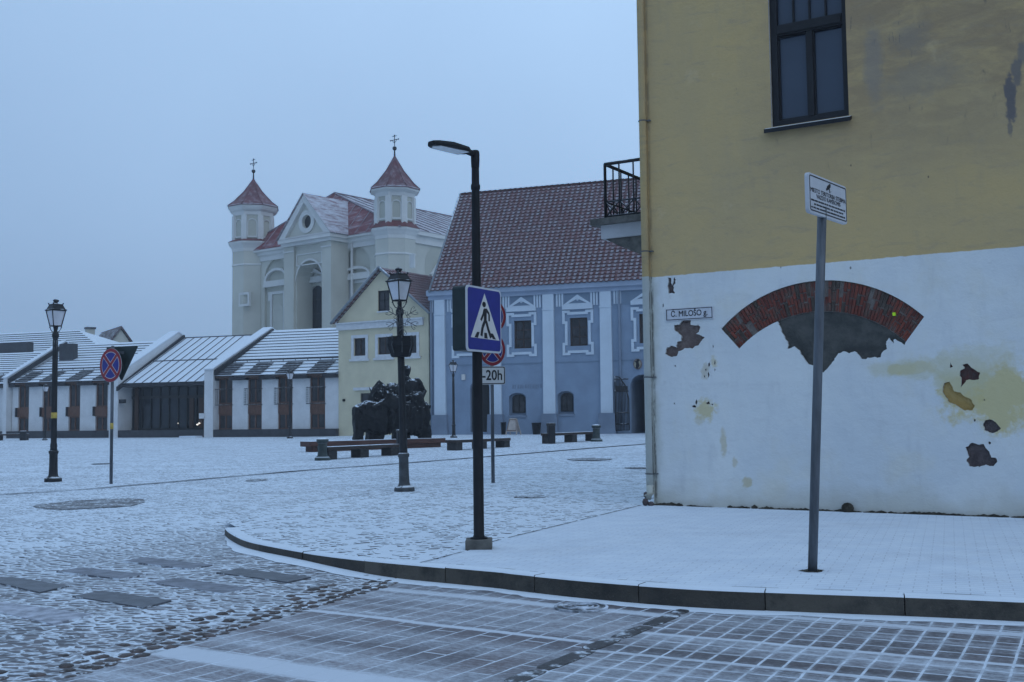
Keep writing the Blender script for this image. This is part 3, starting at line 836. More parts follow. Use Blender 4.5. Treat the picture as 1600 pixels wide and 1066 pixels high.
for i in range(0, len(CHP) - 1):
    if noise.noise((i * 0.21, 9, 0)) > -0.12:
        n_ = nrm(CHP, i) * (0.012 + 0.01 * random.random())
        a, b = CHP[i], CHP[i + 1]
        mb.poly([(a.x - n_.x, a.y - n_.y, 0.012), (b.x - n_.x, b.y - n_.y, 0.012), (b.x + n_.x, b.y + n_.y, 0.012), (a.x + n_.x, a.y + n_.y, 0.012)])
CHP = resample([p for p in split[:4]], 0.12)
for i in range(len(CHP) - 1):
    if noise.noise((i * 0.33, 2, 0)) > -0.25:
        n_ = nrm(CHP, i) * (0.007 + 0.008 * random.random())
        a, b = CHP[i], CHP[i + 1]
        mb.poly([(a.x - n_.x, a.y - n_.y, 0.0125), (b.x - n_.x, b.y - n_.y, 0.0125), (b.x + n_.x, b.y + n_.y, 0.0125), (a.x + n_.x, a.y + n_.y, 0.0125)])
KS = [p + nrm(KL, i) * (KW + .012) for i, p in enumerate(KL)]
for i in range(40, min(150, len(KS) - 1)):
    if noise.noise((i * 0.19, 21, 0)) + 0.35 * noise.noise((i * 0.9, 3, 0)) > 0.10:
        n_ = nrm(KL, i) * (0.004 + 0.006 * random.random()); a, b = KS[i], KS[i + 1]
        mb.poly([(a.x - n_.x, a.y - n_.y, 0.0165), (b.x - n_.x, b.y - n_.y, 0.0165), (b.x + n_.x, b.y + n_.y, 0.0165), (a.x + n_.x, a.y + n_.y, 0.0165)])
tag(mb.build('paving_seam', M['channel']), kind='structure')

# bare patches and covers
def blob(name, px, py, wpx, hpx, mat, z=0.006, seed=0, label=None, cat=None, group=None, n=64, irr=0.18, kind=None, zz=None):
    c = ground(px, py, zz); d = c.y
    rx = wpx / 2 / FPX * d
    e = ground(px, py + hpx / 2, zz).y; f2 = ground(px, py - hpx / 2, zz).y
    ry = abs(f2 - e) / 2
    mb = MB()
    base = c.z + z
    pts = []
    for i in range(n):
        a = 2 * math.pi * i / n
        k = 1 + irr * noise.noise((math.cos(a) * 1.6 + seed, math.sin(a) * 1.6, seed)) + irr * 0.5 * noise.noise((math.cos(a) * 6 + seed, math.sin(a) * 6, seed))
        pts.append((c.x + rx * k * math.cos(a), c.y + ry * k * math.sin(a), base))
    mb.poly(pts)
    o = mb.build(name, mat)
    if label: tag(o, label, cat, group)
    else: tag(o, kind=kind or 'structure')
    return o
def mat_wet():
    n = NT('melted_cobbles'); o = n.obj()
    e = n.vor(n.mapv(o, scale=(9, 9, 0)), 1, 0, 'DISTANCE_TO_EDGE')
    sn = n.m('MULTIPLY', n.ss(e, 0.10, 0.03), n.ss(n.noise(o, 3, 4), 0.35, 0.6))
    c = n.mix(n.m('MAXIMUM', sn, n.ss(n.noise(o, 2.2, 5, 0.65), 0.55, 0.78)), (0.10, 0.095, 0.10), SNOW)
    n.bump(e, 0.4, 0.03)
    return n.out(c, 0.6, 0.35)
M['wet'] = mat_wet()
blob('melted_patch', 146, 787.5, 155, 15, M['wet'], 0.005, 1)
blob('melted_patch', 920, 718, 70, 4.5, M['wet'], 0.008, 2)
blob('melted_patch', 996, 731.5, 40, 3, M['wet'], 0.010, 3)
blob('melted_patch', 402, 750.5, 36, 3, M['wet'], 0.006, 4)
blob('melted_patch', 160, 725, 34, 1.6, M['channel'], 0.006, 5)
M['ring_snow'] = plain('broken_snow_ring', (0.40, 0.43, 0.48), 0.85, 0.75, 7, 0.3)
def manhole(px, py, wpx, label, zz, snowy):
    c = ground(px, py, zz); r = wpx / 2 / FPX * c.y
    t = empty('manhole_cover', (c.x, c.y, c.z), 0, label, 'manhole cover')
    mb = MB(); mb.lathe([(r, 0.0), (r, 0.012), (r * 0.9, 0.014), (r * 0.9, 0.008)], n=40, smooth=False); mb.build('rim', M['iron_worn'] if not snowy else M['ring_snow'], t)
    mb = MB(); mb.lathe([(r * 0.885, 0.002), (r * 0.885, 0.011), (0.01, 0.013)], n=40, smooth=False)
    for k in range(3):
        rr = r * (0.25 + 0.2 * k)
        mb.tube([(rr * math.cos(a * math.pi / 12), rr * math.sin(a * math.pi / 12), 0.013) for a in range(24)], 0.008, 4, closed=True, mat=1)
    mb.build('lid', [M['strip_stone'] if snowy else M['iron'], M['ring_snow'] if snowy else M['iron_worn']], t)
manhole(828, 777, 50, 'bare iron manhole cover in snowy cobbles right of the black lamp column', 0.004, False)
manhole(908, 950, 84, 'round manhole cover with snow rings in the street below the kerb', ZR + 0.001, True)

# granite crossing slabs
M['slab'] = plain('wet_granite_slab', (0.095, 0.098, 0.112), 0.5, 0.3, 9, 0.4, bump=0.2, bscale=60, snow=0.24, lo=0.9)
M['slab_snow'] = plain('snowed_granite_slab', (0.36, 0.37, 0.42), 0.7, 0.4, 9, 0.35, bump=0.2, bscale=60, snow=0.36, lo=0.9)
SL = [([(-30, 906), (18, 903), (108, 917), (62, 927)], 'slab', 'dark wet crossing slab cut by the left edge of the photo'),
      ([(113, 933), (160, 924.5), (268, 940), (224, 951)], 'slab', 'darkest bare crossing slab lying nearest the bottom left corner'),
      ([(-60, 945), (10, 943), (146, 962), (82, 977)], 'slab_snow', 'crossing slab still whitened by snow at the lower left edge'),
      ([(88, 894), (128, 888), (228, 899), (188, 906)], 'slab_mid', 'greyish crossing slab between the edge slab and the farthest slab'),
      ([(192, 878), (228, 872), (332, 884), (296, 890.5)], 'slab_mid', 'farthest crossing slab from the street paving, whitish and highest in the photo'),
      ([(230, 911), (278, 905), (392, 921), (348, 929)], 'slab_mid', 'middle crossing slab right of the darkest slab'),
      ([(338, 896), (376, 890), (486, 903), (450, 911)], 'slab', 'crossing slab closest to the curved kerb')]
M['slab_mid'] = plain('half_snowed_granite_slab', (0.165, 0.17, 0.20), 0.55, 0.35, 9, 0.4, bump=0.2, bscale=60, snow=0.36, lo=0.9)
for pts, mk, lab in SL:
    def gr(px, py):
        z = -0.08
        for _ in range(8):
            p = ground(px, py, z); z = roadz(p.x, p.y)
        return p
    q = [gr(x, y) for x, y in pts]
    top = max(p.z for p in q)
    mb = MB()
    A = [mb.vert((p.x, p.y, p.z - 0.04)) for p in q]; B = [mb.vert((p.x, p.y, p.z + 0.010)) for p in q]
    mb.face(B[::-1]);
    for i in range(4):
        j = (i + 1) % 4; mb.face((A[i], B[i], B[j], A[j]))
    o = mb.build('crossing_slab', M[mk]); me_ = o.data
    import bmesh
    bm = bmesh.new(); bm.from_mesh(me_); bmesh.ops.recalc_face_normals(bm, faces=bm.faces)
    for f in bm.faces:
        if abs(f.normal.z) > .8 and f.normal.z < 0: bmesh.ops.reverse_faces(bm, faces=bm.faces[:]); break
    bm.to_mesh(me_); bm.free()
    tag(o, lab, 'paving slab', 'granite slabs of the crossing')

# ================================================================== corner house (right)
F = CW
house = empty('corner_house', F.o, F.ang, 'old corner house with yellow plaster over peeling whitewash and an exposed brick arch', 'house')
l0 = F.uv(1022, 433); l1 = F.uv(1600, 385)
zb_ = (l1[1] - l0[1]) / (l1[0] - l0[0]); za_ = l0[1] - zb_ * l0[0]
def stain(px, py, wx, wy, col, amt, hard=0.35):
    u, z = F.uv(px, py); u2, _ = F.uv(px + wx, py); _, z2 = F.uv(px, py - wy)
    return (u, z, abs(u2 - u), abs(z2 - z), col, amt, hard)
PY_, PO_ = (0.58, 0.49, 0.24), (0.50, 0.40, 0.20)
M['_stains'] = [stain(1560, 620, 78, 50, PY_, 0.9, .30), stain(1500, 606, 34, 30, PY_, 0.85, .25), stain(1500, 590, 45, 32, (0.56, 0.53, 0.36), 0.7), stain(1408, 578, 22, 8, PY_, 0.9), stain(1425, 575, 40, 10, PY_, .7, .25), stain(1440, 575, 70, 16, (0.58, 0.56, 0.42), 0.6),
                stain(1103, 640, 15, 15, (0.57, 0.49, 0.27), 0.85), stain(1116, 565, 5, 9, (0.57, 0.49, 0.30), 0.7), stain(1102, 580, 6, 12, (0.50, 0.44, 0.32), 0.6), stain(1131, 690, 5, 20, (0.56, 0.51, 0.38), 0.8), stain(1168, 754, 7, 9, (0.54, 0.48, 0.33), 0.85),
                stain(1148, 722, 4, 7, (0.56, 0.51, 0.38), 0.7), stain(1530, 560, 70, 20, (0.62, 0.60, 0.48), 0.6), stain(1092, 657, 7, 7, (0.56, 0.51, 0.38), 0.6)]
M['_stains2'] = [stain(1579, 158, 9, 34, (0.13, 0.12, 0.125), .9, .25), stain(1589, 112, 8, 24, (0.15, 0.14, 0.14), .8, .3), stain(1599, 85, 8, 20, (0.17, 0.16, 0.155), .7, .3), stain(1578, 200, 4, 12, (0.17, 0.15, 0.14), .7, .3), stain(1365, 100, 14, 60, (0.27, 0.235, 0.20), .6, .5), stain(1440, 120, 60, 25, (0.30, 0.25, 0.19), .5, .6), stain(1420, 60, 30, 20, (0.24, 0.21, 0.18), .5, .6)]
M['cornerwall'] = mat_cornerwall(za_, zb_)
W_R, W_H = 13.0, 9.6
wx0 = F.uv(1200, 0)[0]; wx1 = F.uv(1323.5, 90)[0]
wz0 = F.uv(1264, 190)[1]; wz1 = wz0 + 2.62
win_hole = [(wx0, wz0), (wx1, wz0), (wx1, wz1), (wx0, wz1)]
# brick arch by two arcs
def circ3(a, b, c):
    ax, ay = a; bx, by = b; cx, cy = c
    d = 2 * (ax * (by - cy) + bx * (cy - ay) + cx * (ay - by))
    ux = ((ax * ax + ay * ay) * (by - cy) + (bx * bx + by * by) * (cy - ay) + (cx * cx + cy * cy) * (ay - by)) / d
    uy = ((ax * ax + ay * ay) * (cx - bx) + (bx * bx + by * by) * (ax - cx) + (cx * cx + cy * cy) * (bx - ax)) / d
    return ux, uy, math.hypot(ax - ux, ay - uy)
oA, oB, oC = F.uv(1127, 514), F.uv(1290, 438), F.uv(1444, 495)
iA, iB, iC = F.uv(1155, 545), F.uv(1280, 487), F.uv(1415, 535)
oc = circ3(oA, oB, oC); ic = circ3(iA, iB, iC)
def arc(c, a, b, n):
    t0 = math.atan2(a[1] - c[1], a[0] - c[0]); t1 = math.atan2(b[1] - c[1], b[0] - c[0])
    return [(c[0] + c[2] * math.cos(t0 + (t1 - t0) * i / n), c[1] + c[2] * math.sin(t0 + (t1 - t0) * i / n)) for i in range(n + 1)]
NA = 30
outA = arc(oc, oA, oC, NA)
inA = arc(ic, iA, iC, NA)
cem = [(1413, 540), (1408, 535), (1398, 530), (1396, 537), (1392, 532), (1389, 528), (1384, 538), (1386, 545), (1378, 551), (1376, 558), (1362, 559), (1346, 561), (1341, 554), (1335, 549), (1328, 552), (1319, 549), (1310, 552), (1304, 560), (1299, 569), (1292, 577), (1287, 582), (1279, 576), (1270, 571), (1262, 568), (1254, 556), (1246, 546), (1241, 541), (1236, 544), (1230, 545), (1232, 540), (1226, 528), (1221, 518), (1217, 505)]
cemuv = F.poly(cem)
# index on inner arc nearest the left end of the cement field
kL = min(range(NA + 1), key=lambda k: abs(inA[k][0] - cemuv[-1][0]))
def jag(pts, amp, sub, seed):
    amp, sub = amp * 1.5, sub + 2
    out = []
    n = len(pts)
    for i in range(n):
        a, b = pts[i], pts[(i + 1) % n]
        L = math.hypot(b[0] - a[0], b[1] - a[1])
        for k in range(sub):
            t = k / sub
            x = a[0] + (b[0] - a[0]) * t; z = a[1] + (b[1] - a[1]) * t
            w = min(amp, L * 0.25) * (0 if k == 0 else 1)
            out.append((x + w * noise.noise((x * 19, z * 19, seed)), z + w * noise.noise((x * 19, z * 19, seed + 7))))
    return out
arch_hole = outA + inA[kL:][::-1][:1] + jag(cemuv, 0.02, 3, 1)[:-4] + inA[:kL + 1][::-1]
P_ = {
 'mortar': [[(1066, 500), (1079, 500), (1080, 508), (1091, 507), (1094, 511), (1092, 517), (1088, 522), (1094, 524), (1101, 527), (1097, 532), (1091, 540), (1086, 541), (1082, 545), (1071, 544), (1068, 546), (1060, 549), (1058, 556), (1050, 558), (1043, 556), (1039, 553), (1042, 543), (1051, 541), (1057, 543), (1058, 534), (1064, 533), (1065, 527), (1059, 520), (1053, 514), (1053, 508), (1061, 508)]],
 'oldbrick': [[(1501, 605), (1500, 580), (1507, 575), (1503, 570), (1512, 568), (1517, 574), (1526, 580), (1531, 582), (1530, 592), (1520, 594), (1510, 594), (1506, 600)], [(1484, 575), (1485, 566), (1489, 573)]],
 'ochre': [[(1473, 606), (1475, 598), (1484, 596), (1489, 606), (1491, 612), (1500, 613), (1508, 620), (1517, 624), (1523, 634), (1519, 641), (1508, 642), (1499, 637), (1492, 632), (1483, 629), (1479, 622), (1474, 616)]],
 'darkpatch': [[(1536, 665), (1539, 657), (1548, 656), (1556, 660), (1560, 665), (1564, 670), (1558, 675), (1548, 676), (1538, 672)],
               [(1511, 705), (1508, 700), (1515, 694), (1523, 693), (1530, 695), (1537, 694), (1540, 700), (1546, 706), (1549, 715), (1556, 716), (1558, 722), (1552, 729), (1546, 729), (1540, 726), (1530, 730), (1518, 729), (1510, 721), (1514, 714)],
               [(1045, 459), (1044, 452), (1043, 434), (1048, 434), (1050, 446), (1054, 433), (1056, 437), (1052, 447), (1055, 458)],
               ],
}
_r = random.Random(12)
def fleck(cx, cy, rx, ry, n=8): return [(cx + rx * _r.uniform(.45, 1.15) * math.cos(2 * math.pi * i / n), cy + ry * _r.uniform(.45, 1.15) * math.sin(2 * math.pi * i / n)) for i in range(n)]
P_['darkpatch'] += [fleck(*q) for q in ((1108, 570, 1.8, 4.5), (1117, 567, 1.6, 4.5), (1103, 578, 1.4, 3), (1107, 586, 1.6, 5), (1117, 578, 1.3, 2.5), (1101, 588, 1.2, 2.4), (1107, 630, 3.6, 3), (1088, 628, 1.8, 4.5), (1085, 635, 3.5, 2.2), (1113, 632, 1.6, 1.6), (1036, 478, 1.3, 4), (1055, 572, 1.2, 2.2), (1523, 657, 2, 2.2), (1538, 625, 1.3, 1.8), (1546, 692, 2.5, 2.5), (1054, 631, 1.2, 1.6), (1114, 541, 1.2, 2.8))]
holes = [win_hole, arch_hole]
patches = []
for k, lst in P_.items():
    for q, pts in enumerate(lst):
        h = jag(F.poly(pts), 0.018 if len(pts) > 8 or k != 'darkpatch' else .004, 3 if len(pts) > 8 else 0, q + 3)
        holes.append(h); patches.append((k, h))
M['plaster_edge'] = mat_patch('broken_plaster_edge', (0.42, 0.41, 0.39), (0.60, 0.59, 0.57), 20)
# foot of the wall is uneven
foot = [(0, -0.2), (W_R, -0.2)]
mb = MB()
mb.holed([(0, -0.3), (W_R, -0.3), (W_R, W_H), (0, W_H)], [win_hole, arch_hole] + [h for k, h in patches], 0.0, 0.045, 0, 1)
# reveals of the window go deeper
mb.holed([(wx0 - 0.001, wz0 - 0.001), (wx1 + 0.001, wz0 - 0.001), (wx1 + 0.001, wz1 + 0.001), (wx0 - 0.001, wz1 + 0.001)], [win_hole], 0.046, 0.14, 0)
D_ = 10.0
for q in (((0, 0), (0, D_)), ((0, D_), (W_R, D_)), ((W_R, D_), (W_R, 0))):
    (a, b), (c, d) = q
    mb.poly([(a, b, W_H), (c, d, W_H), (c, d, -0.3), (a, b, -0.3)])
mb.poly([(0, 0, W_H), (W_R, 0, W_H), (W_R, D_, W_H), (0, D_, W_H)])
mb.build('wall', [M['cornerwall'], M['plaster_edge']], house)
mb = MB(); mb.prism([(-0.35, W_H), (W_R + .3, W_H), (W_R + .3, W_H + .25), (-0.35, W_H + .25)], -0.35, D_ + .3); mb.prism([(-0.3, W_H + .25), (W_R + .3, W_H + .25), (W_R - 4, W_H + 3.5), (4, W_H + 3.5)], 0.2, D_ - 0.2)
mb.build('roof', M['slate_snow'], house)
for k, h in patches:
    mb = MB(); mb.poly([(x, 0.042, z) for x, z in h]); o = mb.build('bare_patch', M[k], house)
# cement field under the arch and the arch bricks
mb = MB(); mb.poly([(x, 0.038, z) for x, z in (inA[kL:][::-1][:1] + jag(cemuv, 0.02, 3, 1)[:-4] + inA[kL:-1])])
mb.build('cement_field', M['cement'], house)
mb = MB(); mb.poly([(x, 0.032, z) for x, z in outA + inA[::-1]]); mb.build('arch_mortar', mat_patch('arch_mortar', (0.15, 0.125, 0.112), (0.22, 0.19, 0.17), 10), house)
mb = MB(); rng = random.Random(2)
NB = 58
fo = arc(oc, oA, oC, NB * 4); fi = arc(ic, iA, iC, NB * 4)
def lerp2(a, b, t): return (a[0] + (b[0] - a[0]) * t, a[1] + (b[1] - a[1]) * t)
for i in range(NB):
    splits = [0.0, 0.34, 0.66, 1.0] if (i // 2) % 2 == 0 else [0.0, 0.5, 1.0]
    if rng.random() < 0.2: splits = [0.0, 0.25, 0.75, 1.0]
    for a, b in zip(splits, splits[1:]):
        s0 = i * 4 + rng.uniform(0.22, 0.5); s1 = i * 4 + 4 - rng.uniform(0.22, 0.5)
        a_ = a + rng.uniform(0.012, 0.03); b_ = b - rng.uniform(0.012, 0.03)
        def at(s, t):
            k = int(min(s, NB * 4 - 0.001)); fr = s - k
            return lerp2(lerp2(fi[k], fi[k + 1], fr), lerp2(fo[k], fo[k + 1], fr), t)
        if rng.random() < 0.06: continue
        mb.prism([at(s0, a_), at(s1, a_), at(s1, b_), at(s0, b_)], 0.014 + rng.uniform(-0.009, 0.012), 0.0335)
mb.build('brick_arch', M['archbrick'], house, bevel=0.004, seg=1)
u, z = F.uv(1397, 491); mb = MB(); mb.box(u - .02, u + .02, -0.008, 0.02, z - .022, z + .022); tag(mb.build('marker_plate', M['lime'], house), 'small lime green square marker')
# window
wn_ = MB(); fr = 0.085
wn_.ring(win_hole, [(wx0 + .10, wz0 + .09), (wx1 - .07, wz0 + .09), (wx1 - .07, wz1 - .08), (wx0 + .10, wz1 - .08)], 0.055, 0.16)
tz = F.uv(1262, 40, .06)[1]
wn_.box(wx0 + .10, wx1 - .07, 0.045, 0.15, tz - 0.08, tz + .085)
wn_.box(wx0 + .11, wx1 - .08, 0.025, 0.045, tz - 0.055, tz + .02)
mu = F.uv(1266, 110, .06)[0]
wn_.box(mu - .045, mu + .045, 0.05, 0.15, wz0 + .09, tz - .08)
for (a, b) in ((wx0 + .10, mu - .045), (mu + .045, wx1 - .07)):
    wn_.ring([(a, wz0 + .09), (b, wz0 + .09), (b, tz - .08), (a, tz - .08)], [(a + .018, wz0 + .115), (b - .016, wz0 + .115), (b - .016, tz - .10), (a + .018, tz - .10)], 0.085, 0.14)
for k in range(3):
    uu = wx0 + .10 + (wx1 - wx0 - .17) * (k + 1) / 4
    wn_.box(uu - .013, uu + .013, 0.08, 0.13, tz + .085, wz1 - .08)
w_ob = wn_.build('window', M['frame_dark'], house, bevel=0.006)
mb = MB(); mb.box(wx0 + .08, wx1 - .05, 0.125, 0.14, wz0 + .07, wz1 - .06)
gm = NT('house_window_glass'); gk = gm.noise(gm.obj(), 1.4, 3)
M['house_glass'] = gm.out(gm.mix(gk, (0.045, 0.058, 0.082), (0.060, 0.076, 0.105)), 0.15, 0.40)
mb.build('pane', M['house_glass'], w_ob)
mb = MB(); mb.prism([(0, 0), (-0.13, -0.05), (-0.13, -0.075), (0, -0.05)], wx0 - .06, wx1 + .06)
sill = MB(); sx0, sx1 = F.uv(1197, 205)[0], F.uv(1331, 184)[0]
b = [sill.vert(p) for p in ((sx0, .05, wz0 + .01), (sx1, .05, wz0 + .01), (sx1, -.10, wz0 - .04), (sx0, -.10, wz0 - .04), (sx0, .05, wz0 - .03), (sx1, .05, wz0 - .03), (sx1, -.10, wz0 - .10), (sx0, -.10, wz0 - .10))]
for q, mm in (((0, 3, 2, 1), 1), ((4, 5, 6, 7), 0), ((3, 7, 6, 2), 0), ((0, 4, 7, 3), 0), ((1, 2, 6, 5), 0), ((0, 1, 5, 4), 0)): sill.face([b[i] for i in q], mm)
sill.build('sill', [M['frame_dark'], M['snow']], house)
# downpipe on the corner
pu = -0.035
pipe = MB(); pr = 0.058
pz = lambda py: F.uv(1010, py, 0)[1]
pipe.tube([(pu, -0.05, pz(758)), (pu, -0.05, W_H - .4), (pu - .02, -0.16, W_H - .1)], pr, 14)
pipe.tube([(pu, -0.05, pz(758)), (pu + .005, -0.06, pz(770)), (pu - .01, -0.12, pz(776))], pr * 1.02, 14)
pipe.build('downpipe', M['cornerwall'], house)
for py in (190, 394, 590, 740):
    mb = MB(); mb.tube([(pu + (pr + .006) * math.cos(a * math.pi / 8), -0.05 + (pr + .006) * math.sin(a * math.pi / 8), pz(py)) for a in range(16)], 0.009, 5, closed=True); mb.box(pu + pr, pu + pr + .06, -0.055, 0.01, pz(py) - .008, pz(py) + .008)
    mb.build('pipe_clamp', M['wire'], house)
# grime line at the foot, with small lumps
mb = MB(); rng = random.Random(9)
for i in range(170):
    u0 = 0.05 + i * 0.06; w = 0.045 + 0.05 * rng.random()
    hh = 0.022 + 0.045 * max(0, noise.noise((u0 * 1.7, 1, 0)) + 0.35)
    if noise.noise((u0 * 2.3, 5, 0)) + 0.4 * noise.noise((u0 * 9.0, 6, 0)) < -0.22: continue
    mb.ball((u0, -0.012 - 0.02 * rng.random(), 0.004), w, 0.03, hh * rng.uniform(.5, 1.1), 3)
tag(mb.build('wall_foot_debris', M['soil'], house), kind='stuff')
u, z = F.uv(1326, 795); lump = MB(); lump.ball((0, 0, 0.06), 0.085, 0.07, 0.075, 6)
o = lump.build('stub_pipe', M['soil'], house); o.location = (u, -0.05, max(0.0, z - 0.06))
mb = MB(); mb.ball((pu - .03, -.16, .06), .05, .05, .06, 4); mb.ball((pu + .04, -.12, .03), .05, .06, .04, 4); mb.ball((pu - .05, -.10, .16), .04, .03, .05, 3); mb.build('drain_gully', M['darkpatch'], house)

# balcony on the side facing the square
bal = MB()
def balc(px, py, u): return F.uat(px, py, u)
bv0, bz_top = balc(945, 257, -1.02)
_, bz_bot = balc(948, 341, -1.02)
_, bz_mid = balc(946, 316, -1.02)
bv1 = bv0 + 3.2
def rail(a, b, n):
    """one side of the railing from a to b (u,v)"""
    A = Vector((a[0], a[1], 0)); B = Vector((b[0], b[1], 0))
    for z, r in ((bz_top, 0.028), (bz_mid, 0.014), (bz_bot + .02, 0.016)):
        bal.tube([A + Vector((0, 0, z)), B + Vector((0, 0, z))], r, 6)
    for i in range(n + 1):
        p = A.lerp(B, i / n)
        bal.tube([p + Vector((0, 0, bz_bot)), p + Vector((0, 0, bz_top))], 0.024 if i in (0, n) else 0.013, 6)
    for i in range(n):
        p, q = A.lerp(B, i / n), A.lerp(B, (i + 1) / n)
        bal.tube([p + Vector((0, 0, bz_bot)), q + Vector((0, 0, bz_mid))], 0.011, 5); bal.tube([q + Vector((0, 0, bz_bot)), p + Vector((0, 0, bz_mid))], 0.011, 5)
rail((-1.02, bv0), (-0.02, bv0), 4)
rail((-1.02, bv0), (-1.02, bv1), 11)
rail((-1.02, bv1), (-0.02, bv1), 4)
balc_o = empty('balcony', (0, 0, 0)); balc_o.parent = house
bal.build('railing', M['iron'], balc_o)
mb = MB()
zt = bz_bot - 0.02
mb.box(-1.24, 0, bv0 - .12, bv1 + .12, zt - .10, zt, 1)
mb.box(-1.10, 0, bv0 - .02, bv1 + .02, zt - .32, zt - .101, 0)
mb.build('floor_slab', [M['render_grey'], M['concrete']], balc_o)
for vv in (bv0 + .02, bv0 + 1.3, bv1 - .35):
    mb = MB(); mb.prism([(-1.04, zt - .322), (0, zt - .322), (0, zt - .82), (-.35, zt - .66), (-.8, zt - .45)], vv, vv + .3)
    mb.build('bracket', M['concrete'], balc_o)

# street name plate
rx = F.rect(1041, 482.5, 1115, 498.5)
u0, z0 = F.uv(1041, 493); u1, z1 = F.uv(1115, 488)
plate = empty('street_name_plate', F.o + F.u * ((u0 + u1) / 2) + Vector((0, 0, (z0 + z1) / 2)), F.ang, 'small white street name plate reading Č. MILOŠO g. on the whitewashed wall', 'street sign')
pw = (u1 - u0) / 2; ph = abs(F.uv(1078, 479.5)[1] - F.uv(1078, 499)[1]) / 2
mb = MB(); mb.box(-pw, pw, -0.022, 0.004, -ph, ph); mb.build('plate', M['plate_white'], plate, bevel=0.004)
mb = MB(); mb.ring([(-pw + .012, -ph + .012), (pw - .012, -ph + .012), (pw - .012, ph - .012), (-pw + .012, ph - .012)], [(-pw + .022, -ph + .022), (pw - .022, -ph + .022), (pw - .022, ph - .022), (-pw + .022, ph - .022)], -0.0245, -0.022); mb.build('border', M['sign_black'], plate)
text_obj('lettering', 'Č. MILOŠO g.', 0.120, M['sign_black'], plate, 0.0, -0.0235, 0.004, fit=pw * 2 * .77)

# ================================================================== blue building
u_blue = -ray(-3900, 707).xy
bo = ground(673, 679.5); 
F = Frame(at_depth(673, 679, 67.0) * 1.0, u_blue); F.o.z = gz(68)
BL = F
blue = empty('blue_palace', F.o, F.ang, 'long pale blue two storey palace with white pilasters and a steep red pantile roof', 'building')
UW = 42.0
ez = F.uv(672, 457, -0.35)[1]
wall_top = ez + 0.1
def Q(zx, zy): return (660 + zx / 3.808, 440 + zy / 3.808)   # coordinates measured on an enlargement
def qr(x0, y0, x1, y1, v=0.0):
    a = Q(x0, y0); b = Q(x1, y1); return F.rect(a[0], a[1], b[0], b[1], v)
bays_up = [(212, 235, 315, 400), (545, 232, 648, 398), (877, 215, 982, 383), (1290, 190, 1395, 365)]
surr = [(172, 192, 352, 455), (503, 185, 681, 447), (838, 170, 1016, 437), (1250, 150, 1428, 415)]
peds = [(172, 160, 352, 182, 98), (503, 155, 675, 178, 92), (837, 140, 1010, 165, 78), (1248, 112, 1420, 136, 52)]
low = [(537, 680, 612, 790), (822, 668, 898, 786)]
lowrec = [(515, 662, 617, 797), (803, 652, 902, 789)]
def arched(u0, u1, z0, z1, rise, n=10):
    """rectangle with a segmental or round head"""
    c = (u0 + u1) / 2; hw = (u1 - u0) / 2
    pts = [(u0, z0), (u1, z0)]
    for i in range(n + 1):
        t = math.pi * i / n
        pts.append((c + hw * math.cos(t), z1 - rise + rise * math.sin(t)))
    return pts
up_rects = [qr(*b) for b in bays_up]
step = up_rects[2][0] - up_rects[1][0]
extra = [up_rects[3][0] + 4.2 * k for k in range(1, 6)]
wv = up_rects[2]
for e_ in extra: up_rects.append((e_, e_ + wv[1] - wv[0], wv[2], wv[3]))
lr = [qr(*b) for b in lowrec]
door = qr(285, 585, 400, 878)
gate = qr(1238, 553, 1345, 890)
door_h = arched(door[0], door[1], 0.15, door[3], (door[1] - door[0]) * 0.4)
gate_w = (gate[1] - gate[0])
gate_h = arched(gate[0], gate[0] + gate_w * 1.35, 0.02, gate[3], gate_w * 0.6)
hl = [[(a, c), (b, c), (b, d), (a, d)] for a, b, c, d in up_rects] + [arched(a, b, c, d, 0.28) for a, b, c, d in lr] + [door_h, gate_h]
mb = MB()
mb.holed([(0, -0.3), (UW, -0.3), (UW, wall_top), (0, wall_top)], hl, 0.0, 0.30, 0)
DB = 13.0
mb.poly([(0, DB, -0.3), (0, 0, -0.3), (0, 0, wall_top), (0, DB, wall_top)]); mb.poly([(UW, 0, -0.3), (UW, DB, -0.3), (UW, DB, wall_top), (UW, 0, wall_top)])
mb.poly([(0, DB, -0.3), (0, DB, wall_top), (UW, DB, wall_top), (UW, DB, -0.3)])
mb.build('wall', M['blue_wall'], blue)
